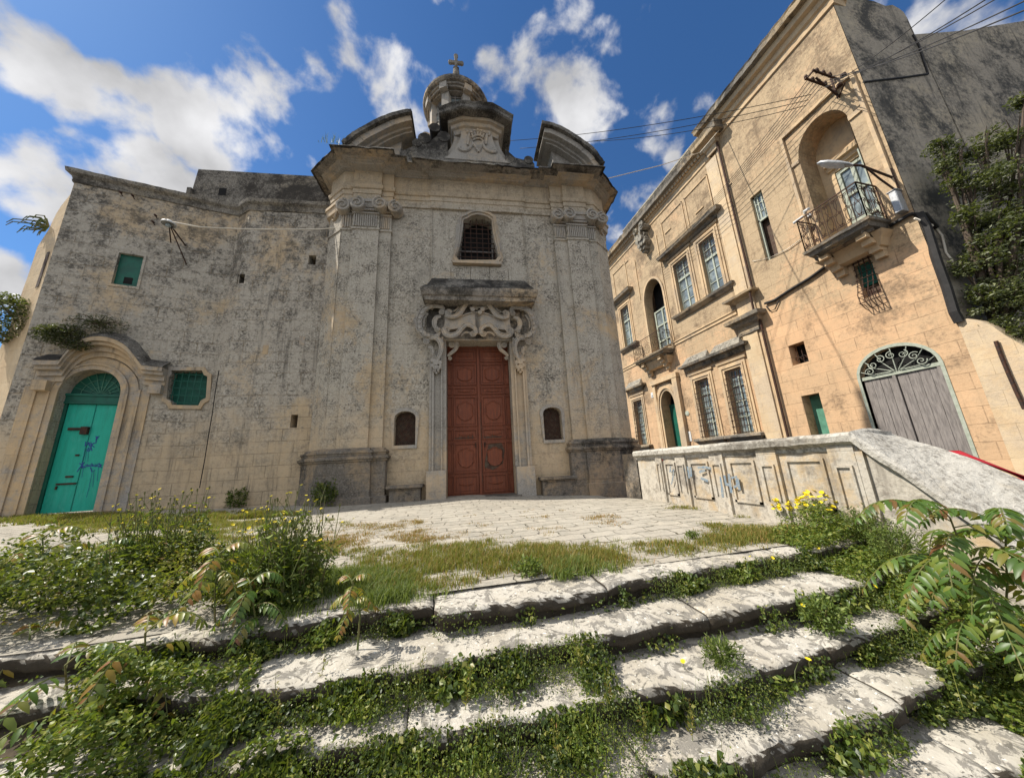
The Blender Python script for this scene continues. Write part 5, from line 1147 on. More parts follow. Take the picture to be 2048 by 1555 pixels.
# ------------------------------------------------------------------ shaded flank with its ragged top
fl = empty('flank_wall', SW.M, 'tall shaded grey flank wall with black stains and a ragged top', 'wall')
tops = [SW.p(x, y) for x, y in ((1655, -60), (1700, -40), (1730, 0), (1748, 4), (1770, 13), (1784, 11), (1797, 18), (1806, 25), (1813, 36), (1815, 47), (1821, 56), (1826, 70), (1880, 66), (1930, 62), (1990, 52), (2047, 43), (2120, 36))]
m = MB(); tops[0] = (0.0, tops[0][1])
n = len(tops); vs = [(u, -.012, z) for u, z in tops]+[(u, .6, z) for u, z in tops]+[(u, -.012, ZS-.3) for u, _ in tops]+[(u, .6, ZS-.3) for u, _ in tops]
m.add(vs, [(i+2*n, i+1+2*n, i+1, i) for i in range(n-1)]+[(i, i+1, i+1+n, i+n) for i in range(n-1)]+[(i+n, i+1+n, i+1+3*n, i+3*n) for i in range(n-1)])
m.build('wall', M_flank, fl, SW.M)
m = MB(); pt = [SW.p(x, y, .03) for x, y in ((1826, 70), (1838, 92), (1848, 125), (1856, 148), (1800, 156), (1727, 164))]; m.tube([(u, -.03, z) for u, z in pt], .03, 5); pt = [SW.p(x, y, .02) for x, y in ((1834, 428), (1850, 455), (1870, 520), (1890, 575), (1905, 625), (1916, 645))]; m.tube([(u, -.05, z) for u, z in pt], .09, 6)
m.build('wall_cable', M_cable, fl, SW.M)
# ------------------------------------------------------------------ garden wall in the palazzo's line, falling towards the camera
gwl = MB(); tp_ = [P(x, y, .02) for x, y in ((1915, 641), (1935, 637), (1960, 641), (1985, 652), (2010, 670), (2048, 692), (2100, 740))]
tp_ = [(ucor-.0, tp_[0][1])]+tp_[1:]; b_ = tp_+[(tp_[-1][0]+3, ZS+1.0), (tp_[-1][0]+3, ZS-.4), (ucor, ZS-.4)]
gwl.prism(b_, -.55, .02)
gwo = gwl.build('garden_wall', M_pallight, None, PZ.M); tag(gwo, 'low sunlit garden wall sloping down from the palazzo corner under the tree', 'wall')
m = MB(); pt = [P(x, y, .05) for x, y in ((1992, 682), (2003, 712), (2018, 748), (2034, 784), (2050, 818))]; m.tube([(u, -.06, z) for u, z in pt], .035, 6); o = m.build('drain_pipe', M_iron, None, PZ.M); tag(o, 'rusty drain pipe slanting down the low garden wall', 'pipe')
# ================================================================== PARAPET along the piazza
par = empty('parapet_wall', BW.M, 'low plastered parapet wall with panels, pale coping and faded blue graffiti', 'wall')
B = BW.p
ue, uc_ = B(1272, 905)[0], -2.25; ztop = .125
def zg(x, y):
    z = -.66-.030*max(0, 8.0-y)+.02*max(0, min(8, -x-2))-.12*min(1, max(0, (x-1)/3))*min(1, max(0, (y-5.2)/2))-.03*min(1, max(0, (y-6))); return z+.012*noise.noise(Vector((x*.6, y*.6, 0)))
m = MB(); m.box(ue, uc_, -.42, 0, -1.9, ztop-.10); 
pil = [B(x, y)[0] for x, y in ((1345, 960), (1372, 960), (1397, 960), (1440, 960), (1478, 970), (1552, 980), (1590, 985), (1700, 1000))]
bods = m.build('wall_body', M_par, par, BW.M)
m = MB()
for k, (x0, x1) in enumerate(((1318, 1330), (1358, 1378), (1428, 1455), (1525, 1565), (1672, 1726))):
    a, b = B(x0, 950)[0], B(x1, 950)[0]; m.box(a, b, 0, .035, -1.4, ztop-.10); e = (b-a)*.16
    zt_ = B((x0+x1)/2, {0: 925, 1: 928, 2: 926, 3: 928, 4: 930}[k])[1]-.02
    for q in ((a+e, b-e, zt_, zt_+.02), (a+e, a+e+.02, -.55, zt_), (b-e-.02, b-e, -.55, zt_)): m.box(q[0], q[1], .035, .055, q[2], q[3])
pairs = [(1330, 1358), (1378, 1428), (1455, 1525), (1565, 1672)]
for x0, x1 in pairs:
    a, b = B(x0, 950)[0], B(x1, 950)[0]; e = (b-a)*.13; z0_, z1_ = -.62, -.12
    for q in ((a+e, b-e, z0_, z0_+.03), (a+e, b-e, z1_, z1_+.03), (a+e, a+e+.03, z0_, z1_), (b-e-.03, b-e, z0_, z1_)): m.box(q[0], q[1], 0, .022, q[2], q[3])
m.build('panel_moulding', M_par, par, BW.M)
cop = [(-.06, ztop-.16), (.015, ztop-.155), (.02, ztop-.11), (.05, ztop-.09), (.085, ztop-.07), (.09, ztop-.01), (.06, ztop+.02), (-.2, ztop+.035), (-.5, ztop+.02), (-.51, ztop-.12)]
m = MB(); m.sweep([(ue, .0), (uc_, .0)], cop, step=.05, jit=.014); m.build('coping', M_cope, par, BW.M)
# the dark end returning to the church
m = MB(); m.box(ue-.02, ue+.02, -.5, .0, -1.8, ztop-.1)
m.add([(ue, 0, -1.8), (ue-.5, .0, -1.8), (ue-.5, 0, .1), (ue, 0, .1)], [(0, 1, 2, 3)]); 
m.build('end_pier', M_plinth, par, BW.M)
# sloping part beside the steps
m = MB(); vs = []; N_ = 34; Q = 7
inn = lambda t: Vector((uc_+t*1.5, 0, ztop-t*1.5*1.14)); out_ = lambda t: Vector((uc_-.12+t*1.55, .56+.1*t, ztop+.03-.62*t*1.5-.35*max(0, t-.35)**1.0))
for i in range(N_+1):
    t = i/N_; a, b = inn(t), out_(t)
    ring = [a+Vector((0, .02, -.16)), a+Vector((0, -.02, -.11)), a+Vector((0, -.085, -.06)), a+Vector((0, -.09, 0)), a+Vector((0, -.05, .03)), a.lerp(b, .35)+Vector((0, 0, .045)), a.lerp(b, .7)+Vector((0, 0, .04)), b+Vector((0, 0, .02)), b+Vector((0, .02, -.15)), b+Vector((0, 0, -1.2))]
    for q in ring:
        j = noise.noise_vector(q*5)*.014; vs.append(tuple(q+j))
k = 10; m.add(vs, [(i*k+j, (i+1)*k+j, (i+1)*k+j+1, i*k+j+1) for i in range(N_) for j in range(k-1)]); m.build('coping', M_cope, par, BW.M, smooth=False, label='wide sloping coping running down beside the steps')
m = MB(); p = [(uc_, -1.9), (uc_+1.7, -2.2), (uc_+1.5, ztop-1.5*1.14-.12), (uc_, ztop-.12)]; m.prism(p, -.45, 0.0)
m.build('wall_body', M_par, par, BW.M)
m = MB(); m.box(uc_-.03, uc_+.03, 0, .03, -1.3, ztop-.16); m.build('pier_edge', M_par, par, BW.M)
# faded blue graffiti
def pg(x, y): u, z = B(1200+x*.29297, 780+y*.29297, .03); return (u, -.037, z)
m = MB()
for st in ([(480,540),(490,560),(505,540),(500,600),(490,640)], [(485,520),(478,560)]): m.tube([pg(*q) for q in st], .012, 4, .3)
for st in ([(575,530),(580,580),(590,620)], [(600,520),(612,600)], [(620,525),(625,590)], [(825,590),(835,660),(840,730)], [(850,580),(862,650)], [(880,570),(890,640),(900,700)], [(900,600),(930,590),(940,650),(915,660)], [(940,600),(955,680)], [(860,640),(900,650)], [(670,530),(720,525),(760,535)], [(680,560),(720,545)], [(690,600),(740,620)]): m.tube([pg(*q) for q in st], .020, 5, .08)
m.build('graffiti', M_sky, par, BW.M)
m = MB(); a = pg(412, 450); m.box(a[0]-.09, a[0]+.02, .005, .012, a[2]-.08, a[2]+.06); m.build('paint_patch', M_carred, par, BW.M)
# ================================================================== GROUND
def sheet(name, x0, x1, y0, y1, f, mat, st, kind='structure'):
    nx, ny = max(1, int((x1-x0)/st)), max(1, int((y1-y0)/st)); m = MB()
    m.add([(x0+(x1-x0)*i/nx, y0+(y1-y0)*j/ny, f(x0+(x1-x0)*i/nx, y0+(y1-y0)*j/ny)) for i in range(nx+1) for j in range(ny+1)], [(i*(ny+1)+j, (i+1)*(ny+1)+j, (i+1)*(ny+1)+j+1, i*(ny+1)+j+1) for i in range(nx) for j in range(ny)])
    o = m.build(name, mat, None, IDN, smooth=True, kind=kind); return o
YE = 2.56
plaza = sheet('plaza', -16, 3.95, YE-.05, 12.5, lambda x, y: zg(x, y), M_pave, .12)
street = sheet('street', -900, 900, -900, 900, lambda x, y: ZS, M_road, 300)
# bank of earth filling under the plaza at its left and under the steps
bank = sheet('earth_bank', -16, 4.2, -.2, 2.7, lambda x, y: -1.76+.52*(y-1)+.03*noise.noise(Vector((x*2, y*2, 0))), M_soil, .15)
# steps ------------------------------------------------------------
edges = [(-.835, [(-4.6,2.60),(-2.1,2.49),(-1.5,2.43),(-1.1,2.35),(-.48,2.42),(.0,2.36),(.05,2.25),(.8,2.21),(1.5,2.28),(2.75,2.33),(3.9,2.35)]),
         (-.985, [(-4.6,2.35),(-1.9,2.29),(-1.45,2.30),(-1.1,2.10),(-.7,2.05),(.1,2.02),(.9,1.99),(1.7,1.97),(2.5,1.96),(3.9,2.02)]),
         (-1.135, [(-4.6,2.1),(-1.2,1.93),(-.82,1.87),(-.37,1.83),(.24,1.77),(.6,1.72),(.95,1.75),(1.5,1.66),(2.05,1.71),(2.7,1.75),(3.9,1.84)]),
         (-1.285, [(-4.6,1.8),(-1.0,1.62),(.2,1.58),(.68,1.55),(1.26,1.45),(1.5,1.46),(2.33,1.45),(2.42,1.50),(2.84,1.53),(3.9,1.60)]),
         (-1.435, [(-4.6,1.55),(-1.,1.40),(.5,1.33),(2.2,1.28),(2.5,1.22),(3.9,1.22)]),
         (-1.585, [(-4.6,1.25),(0,1.10),(3.9,.95)])]
snames = ['topmost', 'second from top', 'third from top', 'fourth from top', 'fifth from top', 'lowest']
slook = ['broad white lichen-spotted stone step edging the grassy piazza, topmost of the flight', 'second white stone step from the top, half hidden by creeping leaves', 'third white stone step from the top, with dark leafy plants along its front', 'fourth white stone step from the top, its slabs broken at the joint', 'fifth stone step from the top, grey slabs in the lower right', 'lowest stone step of the flight, below the grey slabs']
def edge_y(k, x): return float(np.interp(x, [p[0] for p in edges[k][1]], [p[1] for p in edges[k][1]]))
for k, (zt, ed) in enumerate(edges):
    st = empty('stone_step', Matrix.Translation((0, 2.3-.27*k, zt)), slook[k], 'step', 'stone steps up to the piazza')
    r = random.Random(40+k); x = -4.6
    joints = {0: [-2.6, .02, 1.18, 2.9], 1: [-2.9, -.9, 1.72], 2: [-2.4, -.1, 2.3], 3: [-2., -.4, .9, 2.38, 3.3], 4: [-2.2, -.2, 1.1, 2.45, 3.2], 5: [-1., 1.1, 2.6]}[k]
    bnds = [-4.6]+joints+[3.92]; front = lambda x_: edge_y(k, x_)
    for a, b in zip(bnds[:-1], bnds[1:]):
        m = MB(); nx = int((b-a)/.025); dz = r.uniform(-.009, .007); tilt = r.uniform(-.005, .005); dep = .34; dy_ = r.uniform(-.012, .010)
        back_y = lambda x_: (edge_y(k-1, x_)+.10 if k else 2.66)
        prof = [(1., 0.0), (.75, .0), (.5, .0), (.3, .0), (.0, 0), (.016, -.006), (.005, -.018), (.0, -.035), (.0, -.06), (.012, -.078), (.05, -.088), (.055, -.10), (.06, -.13), (.06, -.2)]
        vs = []
        for i in range(nx+1):
            x_ = a+.0025+(b-a-.005)*i/nx; ez = min(1, min(x_-a, b-x_)/.04); f_ = front(x_)+dy_+.012*noise.noise(Vector((x_*1.5, k*3.1, 0)))+.012*noise.noise(Vector((x_*9, k*3.1, 0)))+(1-ez)*.02; by = back_y(x_)
            for j, (q, z_) in enumerate(prof):
                y_ = f_+.035+(by-f_-.035)*q if j < 5 else f_+q
                nv = noise.noise(Vector((x_*4, y_*4, k*2.)))*.012+noise.noise(Vector((x_*14, y_*14, k*2.)))*.006+noise.noise(Vector((x_*31, y_*31, k*2.)))*.004-(1-ez)*.012
                ny = (noise.noise(Vector((x_*11, k*5., z_*30+7)))*.014+noise.noise(Vector((x_*33, k*5., z_*60+7)))*.009) if j >= 5 else 0
                vs.append((x_, y_+ny, zt+dz+z_+nv+tilt*(x_-a)+(.0 if j > 4 else .012*q)))
        n_ = len(prof); m.add(vs, [(i*n_+j, (i+1)*n_+j, (i+1)*n_+j+1, i*n_+j+1) for i in range(nx) for j in range(n_-1)]+[tuple(range(n_)), tuple(nx*n_+j for j in range(n_-1, -1, -1))])
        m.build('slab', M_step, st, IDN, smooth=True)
# ================================================================== CAR behind the parapet
car = empty('parked_car', Matrix.Translation((6.5, 3.5, ZS)), 'red hatchback parked in the street behind the sloping parapet', 'car')
cM = WM[car]
def carbody(sec, mat, nm, par_=car, w0=None):
    m = MB(); n = len(sec); ring = 10; vs = []
    for (y, zlo, zhi, hw) in sec:
        for k in range(ring):
            an = math.pi*k/(ring-1); cx_ = math.cos(an); sx_ = math.sin(an)
            vs.append((hw*(abs(cx_)**.45)*(1 if cx_ > 0 else -1), y, zlo+(zhi-zlo)*(sx_**.5)))
    m.add(vs, [(i*ring+k, i*ring+k+1, (i+1)*ring+k+1, (i+1)*ring+k) for i in range(n-1) for k in range(ring-1)]+[tuple(range(ring)), tuple((n-1)*ring+k for k in range(ring-1, -1, -1))])
    return m.build(nm, mat, par_, cM, smooth=True)
bd = carbody([(-2.0, .25, .62, .70), (-1.95, .22, .78, .80), (-1.2, .2, .95, .86), (-.85, .2, 1.02, .87), (1.6, .2, 1.05, .87), (1.95, .22, .95, .82), (2.0, .3, .7, .75)], M_carred, 'body')
rf = carbody([(-.5, .95, 1.46, .62), (-.3, .95, 1.5, .64), (1.0, .95, 1.5, .64), (1.5, .95, 1.42, .62)], M_blackp, 'roof')
ws = carbody([(-1.05, .95, 1.03, .74), (-.5, .95, 1.455, .64)], M_cglass, 'windscreen'); carbody([(1.5, .95, 1.43, .64), (1.9, .95, 1.05, .72)], M_cglass, 'rear_window')
m = MB()
for s in (-1, 1): m.tube([(s*.76, -1.05, 1.02), (s*.66, -.5, 1.46), (s*.66, .6, 1.50), (s*.66, 1.4, 1.43), (s*.74, 1.85, 1.05)], .035, 6)
m.build('roof_rail', M_carred, car, cM, smooth=True)
for s in (-1, 1):
    for y in (-1.3, 1.25):
        m = MB(); b0 = 0; pts = 18
        vs = [(s*(.70+dx), y+r_*math.cos(2*math.pi*i/pts), .31+r_*math.sin(2*math.pi*i/pts)) for dx, r_ in ((0, .31), (.17, .31), (.18, .2), (.16, .18)) for i in range(pts)]
        m.add(vs, [(j*pts+i, j*pts+(i+1) % pts, (j+1)*pts+(i+1) % pts, (j+1)*pts+i) for j in range(3) for i in range(pts)]+[tuple(range(3*pts, 4*pts))]); m.build('wheel', M_rubber, car, cM)
    m = MB(); m.box(s*.5-.14, s*.5+.14, 1.93, 2.0, .62, .78); m.build('headlight', M_glass, car, cM)
    m = MB(); m.bar((s*.86, -.75, 1.0), (s*1.0, -.78, 1.06), .06, 6); m.build('mirror', M_carred, car, cM)
# ================================================================== LAMPS, BOXES, CABLES
# street lamp on the palazzo corner
lx = P(1792, 370, .05); LA = Vector(tuple(PZ.w(lx[0], .04, lx[1])))
def at_depth(px, py, X): r = ray(px, py); return Vector(tuple(r*X/r[0]))
la = empty('street_lamp', Matrix.Translation(LA), 'grey street lamp on a double bracket reaching over the big balcony', 'street lamp')
hd0 = at_depth(1698, 330, XP-1.35); hd1 = at_depth(1634, 328, XP-1.62)
m = MB(); A1_ = LA+Vector((-.02, 0, .25)); A2_ = LA+Vector((-.02, 0, -.25)); bend = at_depth(1722, 331, XP-1.1)
m.tube([A1_, A1_.lerp(bend, .6), bend, hd0], .03, 6); m.tube([A2_, A2_.lerp(bend, .5)+Vector((0, 0, .0)), bend.lerp(A1_, .15)], .024, 6); m.bar(LA+Vector((0, 0, -.5)), LA+Vector((0, 0, .55)), .045, 6)
m.build('bracket', M_iron, la, IDN)
m = MB(); D = (hd1-hd0); ax = D.normalized(); ln = D.length*1.0; up_ = Vector((0, 0, 1)); sd = ax.cross(up_).normalized(); n_ = 12; vs = []
secs = [(-.12, .05, .05), (0, .10, .08), (.25, .15, .12), (.6, .17, .13), (.85, .13, .10), (1.0, .03, .03)]
for t, w_, h_ in secs:
    for k in range(n_): an = 2*math.pi*k/n_; c_ = hd0+D*t; vs.append(c_+sd*w_*math.cos(an)+up_*h_*math.sin(an)*(1 if math.sin(an) > 0 else .5))
m.add(vs, [(i*n_+k, i*n_+(k+1) % n_, (i+1)*n_+(k+1) % n_, (i+1)*n_+k) for i in range(len(secs)-1) for k in range(n_)]+[tuple(range(n_))]); m.build('lamp_head', M_lamp, la, IDN, smooth=True)
m = MB(); vs = []
for t, w_ in ((.15, .10), (.35, .14), (.7, .15), (.9, .08)):
    for s in (-1, 0, 1): vs.append(hd0+D*t+sd*w_*s-up_*(.075 if s == 0 else .05))
m.add(vs, [(i*3+k, i*3+k+1, (i+1)*3+k+1, (i+1)*3+k) for i in range(3) for k in range(2)]); m.build('lamp_glass', M_plastic, la, IDN)
# lamp on the convent wall
q = L1.M  # bracket foot
fx = L1.p(346, 455, .05) if L1.u(346, 455) < ue_ else None
fu, fz = L3.p(372, 492, 0); LB = Vector(tuple(L3.w(fu, 0, fz))); hp_ = L3.p(338, 446, .75); HB = Vector(tuple(L3.w(hp_[0], .75, hp_[1])))
lb = empty('street_lamp', Matrix.Translation(LB), 'pale enamel dish lamp on thin rusty stays on the convent wall', 'street lamp')
m = MB(); f2 = Vector(tuple(L3.w(L3.u(340, 500), 0, L3.z(340, 490)))); m.tube([HB, LB], .018, 5); m.tube([HB, f2], .014, 5); m.tube([HB, Vector(tuple(L3.w(fu+.1, 0, fz-.55)))], .014, 5); m.build('bracket', M_iron, lb, IDN)
m = MB(); m.lathe(HB-Vector((0, 0, .02)), [(.0, .10), (.05, .09), (.07, .05), (.14, .02), (.15, -.02), (.135, -.02)], 18); m.build('lamp_shade', M_plastic, lb, IDN, smooth=True)
m = MB(); m.lathe(HB-Vector((0, 0, .02)), [(.0, -.10), (.05, -.08), (.06, -.02), (.0, 0)], 12); m.build('bulb', M_glass, lb, IDN, smooth=True)
# old insulator brackets high on the convent wall
for x, y in ((240, 386), (264, 392), (310, 432), (305, 445)):
    m = MB(); a, z_ = L1.p(x, y, .1); m.bar((a, 0, z_), (a, -.10, z_+.02), .010, 5); m.disc(a, z_+.03, .026, .06, .12, 8)
    o = m.build('insulator', M_iron, None, L1.M); tag(o, 'small old insulator on an iron pin high on the convent wall', 'insulator', 'old insulators on the convent wall')
# junction box
m = MB(); a, b = P(1784, 390, .1), P(1812, 415, .1); m.box(a[0], b[0], .0, .28, b[1]-.1, a[1]); m.box(a[0]-.03, b[0]+.03, 0, .30, a[1], a[1]+.04)
o = bevel(m.build('junction_box', M_lamp, None, PZ.M), .015); tag(o, 'grey metal junction box on the palazzo corner right of the big balcony', 'junction box')
# cctv camera
a = P(1607, 428, .3); cc_ = empty('security_camera', PZ.M @ Matrix.Translation((a[0], 0, a[1])), 'pair of white security cameras on the wall left of the big balcony', 'security camera'); cM2 = WM[cc_]
m = MB(); m.box(-.05, .05, 0, .05, -.05, .05); m.tube([(0, -.03, 0), (0, -.28, .03), (.05, -.3, .0)], .018, 6); m.build('bracket', M_plastic, cc_, cM2)
for dx, dz in ((-.12, -.06), (.10, .08)):
    m = MB(); m.bar((dx*.3, -.28, dz), (dx*2.4, -.42, dz-.10), .05, 8); bevel(m.build('camera_body', M_plastic, cc_, cM2), .01)
# cable bracket
a = P(1652, 172, .25); brk = empty('cable_bracket', PZ.M @ Matrix.Translation((a[0], 0, a[1])), 'rusty iron cable bracket with insulators on the palazzo above the arched niche', 'bracket'); bM = WM[brk]
m = MB(); m.bar((0, 0, 0), (0, -1.15, .05), .035); m.bar((.22, 0, .02), (.22, -1.15, .07), .035); m.bar((.1, -.0, -.55), (.1, -.85, .02), .03); m.bar((.1, -.1, -.6), (.1, -.1, .4), .03); m.bar((0, -1.1, .05), (.22, -1.1, .07), .03)
m.bar((.1, 0, -.5), (.45, -.35, -.55), .025)
m.build('frame', M_iron, brk, bM)
for k in range(7):
    m = MB(); m.lathe((.0+.22*(k % 2), -.25-.14*k, .05), [(.0, .14), (.04, .13), (.055, .06), (.03, .05), (.055, 0), (0, 0)], 8); m.build('insulator', M_iron, brk, bM)
for k in range(2):
    m = MB(); m.lathe((.3+k*.15, -.3, -.5+.2*k), [(.0, .12), (.07, .11), (.08, .03), (.0, 0)], 8); m.build('insulator', M_iron, brk, bM)
def cable(pts, r, mat, lab, sag=0., grp=None):
    P_ = [Vector(tuple(p)) for p in pts]
    if len(P_) == 2 and sag:
        a, b = P_; P_ = [a.lerp(b, t)-Vector((0, 0, sag*4*t*(1-t))) for t in np.linspace(0, 1, 22)]
    m = MB(); m.tube(P_, r, 5); o = m.build('cable', mat, None, IDN, smooth=True); tag(o, lab, 'cable', grp); return o
BR = Vector(tuple(PZ.w(a[0], .35, a[1])))
endp = Vector(tuple(PZ.w(P(1440, 258, .15)[0], .15, P(1440, 258, .15)[1])))
mid_ = C.p(870, 432, 1.4)
# white cable from the convent lamp across the front of the church to the palazzo
A_ = HB+Vector((0, 0, .05))
wpts = [A_]
for px, py, t in ((400, 454, .08), (480, 457.5, .2), (560, 459, .30), (640, 458, .38), (720, 452, .46), (800, 443, .53), (870, 432, .59), (980, 411, .67), (1100, 385, .75), (1235, 352, .83), (1320, 331, .9), (1400, 305, .96)):
    X_ = A_.x+(endp.x-A_.x)*t; Y_ = A_.y+(endp.y-A_.y)*t; r_ = ray(px, py)
    s_ = (X_*1.0)/r_[0] if abs(r_[0]) > 120 else Y_/r_[1]
    # where the sight line crosses the vertical plane holding the cable
    nrm = np.array([-(endp.y-A_.y), endp.x-A_.x, 0]); s_ = (np.array(A_) @ nrm)/(r_ @ nrm); wpts.append(Vector(tuple(r_*s_)))
wpts.append(endp); cable(wpts, .016, M_wcable, 'long pale cable sagging across the church front from the convent lamp to the palazzo')
g = 'overhead cables at the palazzo corner'
for k, (px, py, d_) in enumerate(((1897, -6, 5.0), (1980, -6, 4.2), (2040, -30, 4.4), (2075, -10, 3.8), (2075, 10, 3.4))):
    r_ = ray(px, py); e_ = Vector(tuple(r_/np.linalg.norm(r_)*d_*2.2)); cable([BR+Vector((0, .2-.1*k, .02*k)), e_], .009, M_cable, ['highest', 'second highest', 'middle', 'fourth', 'lowest'][k]+' of five cables fanning from the palazzo bracket to the upper right', .15, g)
g = 'cables running along the palazzo front'
tgt = P(1252, 592, .3); tl = ['topmost', 'second', 'third', 'fourth', 'fifth', 'lowest']
for k in range(6):
    zz = BR.z-.06-.16*k*(1 if k < 3 else 1.25); y_end = 14.2
    cable([Vector((XP-.28-.14*k, BR.y, BR.z+.1)), Vector((XP-.25-.12*k, y_end+.0, tgt[1]+.35))], .010, M_cable, f'{tl[k]} of the thin parallel cables strung along the palazzo front above its windows', .25+.05*k, g)
g = 'thin wires crossing the sky behind the church'
for k, (p_, q_) in enumerate((((1010, 282), (1640, 182)), ((1040, 297), (1645, 192)), ((1180, 283), (1648, 205)))):
    r1 = ray(*p_); r1 = r1*15/np.linalg.norm(r1)*1.3; cable([Vector(tuple(r1)), BR+Vector((-.1, .3+.1*k, -.1*k))], .011, M_cable, ['upper', 'middle', 'lower'][k]+' thin wire crossing the sky from behind the church to the palazzo bracket', .3, g)
# thick bundle clipped along the wall
bp = [P(x, y, .06) for x, y in ((1530, 607), (1550, 600), (1580, 580), (1620, 556), (1650, 534))]; bp2 = [P(x, y, .06) for x, y in ((1780, 452), (1800, 440), (1822, 428))]
o = cable([PZ.w(u, .07, z) for u, z in bp], .05, M_cable, 'thick black cable bundle clipped to the palazzo between the rain pipe and the big balcony'); 
cable([PZ.w(u, .07, z) for u, z in bp2]+[SW.w(.25, .05, bp2[-1][1]-.05), SW.w(.45, .05, bp2[-1][1]-.5)], .05, M_cable, 'black cable bundle bending round the palazzo corner under the junction box')
cable([PZ.w(*(lambda q: (q[0], .05, q[1]))(P(x, y, .05))) for x, y in ((1532, 612), (1540, 622), (1550, 618), (1558, 600))], .02, M_cable, 'loose loop of black cable hanging at the rain pipe')
cable([PZ.w(*(lambda q: (q[0], .04, q[1]))(P(x, y, .05))) for x, y in ((1505, 522), (1540, 515), (1575, 498), (1602, 478))], .014, M_wcable, 'thin pale wire drooping below the tall plain window')
cable([SW.w(*(lambda q: (q[0], .04, q[1]))(SW.p(x, y, .05))) for x, y in ((1830, 436), (1870, 452), (1885, 470), (1893, 505), (1905, 520), (1908, 530))], .025, M_wcable, 'pale loose wire hanging on the shaded flank wall')
# ================================================================== VEGETATION
F_herb = foliage('herb_leaves', [(0, (.04, .07, .012)), (.35, (.09, .14, .022)), (.7, (.16, .20, .035)), (1, (.26, .26, .055))], .3)
F_dark = foliage('dark_creeper_leaves', [(0, (.022, .038, .010)), (.5, (.055, .085, .018)), (.85, (.12, .15, .03)), (1, (.21, .20, .05))], .25, .4)
F_grass = foliage('piazza_grass', [(0, (.09, .11, .02)), (.4, (.16, .17, .03)), (.75, (.24, .19, .045)), (1, (.32, .17, .06))], .3, .7)
F_green = foliage('fresh_grass', [(0, (.055, .09, .018)), (.5, (.11, .16, .035)), (1, (.21, .25, .06))], .3, .6)
F_dry = foliage('reddish_dry_grass', [(0, (.30, .15, .05)), (.5, (.34, .20, .08)), (1, (.24, .20, .06))], .25, .8)
F_ail = foliage('sapling_leaflets', [(0, (.045, .09, .018)), (.55, (.09, .16, .03)), (.85, (.17, .19, .035)), (1, (.16, .05, .03))], .35, .4)
F_ail2 = foliage('yellowing_sapling_leaflets', [(0, (.09, .13, .025)), (.4, (.20, .21, .035)), (.75, (.30, .20, .03)), (1, (.24, .09, .035))], .35, .4)
F_tree = foliage('tree_leaves', [(0, (.032, .040, .018)), (.5, (.065, .078, .032)), (.85, (.13, .14, .06)), (1, (.24, .25, .13))], .2, .45)
F_yel = foliage('yellow_petals', [(0, (.75, .55, .01)), (1, (.85, .70, .03))], .2, .6)
F_wht = foliage('seed_heads', [(0, (.5, .5, .4)), (1, (.65, .62, .5))], .2, .8)
M_stem = plain('green_stem', (.10, .13, .035), (.16, .13, .05), .7); M_bark = plain('tree_bark', (.12, .09, .065), (.07, .055, .04), .95, bump=.6, streaks=1)
def npmesh(name, V_, F_, mat, parent=None, M=IDN, **tg):
    me = bpy.data.meshes.new(name); V_ = np.asarray(V_, np.float32); F_ = np.asarray(F_, np.int32); k = F_.shape[1]
    me.vertices.add(len(V_)); me.vertices.foreach_set('co', V_.ravel()); me.loops.add(F_.size); me.loops.foreach_set('vertex_index', F_.ravel())
    me.polygons.add(len(F_)); me.polygons.foreach_set('loop_start', np.arange(0, F_.size, k, dtype=np.int32)); me.polygons.foreach_set('loop_total', np.full(len(F_), k, np.int32)); me.update(calc_edges=True)
    me.materials.append(mat); o = bpy.data.objects.new(name, me); place(o, M, parent); return tag(o, **tg)
def nrm(a): return a/np.maximum(np.linalg.norm(a, axis=1, keepdims=True), 1e-9)
def leaves(c, size, ax=None, up=.8, asp=.5, droop=.0):
    """leaf quads folded on the midrib: returns verts, tris"""
    n = len(c); size = np.broadcast_to(size, n)[:, None]
    if ax is None: ax = rng.normal(size=(n, 3)); ax[:, 2] = ax[:, 2]*.5-droop
    ax = nrm(ax); nn = rng.normal(size=(n, 3))*.6; nn[:, 2] += up; nn -= ax*(nn*ax).sum(1, keepdims=True); nn = nrm(nn); sd = np.cross(ax, nn)
    base = c-ax*size*.5; tip = c+ax*size*.5-nn*size*.08; mid = c-ax*size*.05; l = mid+sd*size*asp*.5+nn*size*.10; r = mid-sd*size*asp*.5+nn*size*.10
    Vv = np.stack([base, l, tip, r], 1).reshape(-1, 3); i = np.arange(n)[:, None]*4
    return Vv, np.concatenate([i+[0, 2, 1], i+[0, 3, 2]], 1).reshape(-1, 3)
def blades(b, h, w, lean=.5, dirs=None):
    n = len(b); h = np.broadcast_to(h, n)[:, None]; w = np.broadcast_to(w, n)[:, None]; an = rng.uniform(0, 2*np.pi, n); d = np.stack([np.cos(an), np.sin(an), 0*an], 1) if dirs is None else dirs
    s = np.stack([-d[:, 1], d[:, 0], 0*an], 1); ln = rng.uniform(.1, 1, (n, 1))*lean; mid = b+np.array([0, 0, 1])*h*.55+d*h*ln*.3; tip = b+np.array([0, 0, 1])*h*(1-.25*ln)+d*h*ln
    Vv = np.stack([b-s*w, b+s*w, mid+s*w*.7, mid-s*w*.7, tip], 1).reshape(-1, 3); i = np.arange(n)[:, None]*5
    return Vv, np.concatenate([i+[0, 1, 2], i+[0, 2, 3], i+[3, 2, 4]], 1).reshape(-1, 3)
def cat(*vf):
    Vs, Fs, o = [], [], 0
    for v, f in vf: Vs.append(v); Fs.append(f+o); o += len(v)
    return np.concatenate(Vs), np.concatenate(Fs)
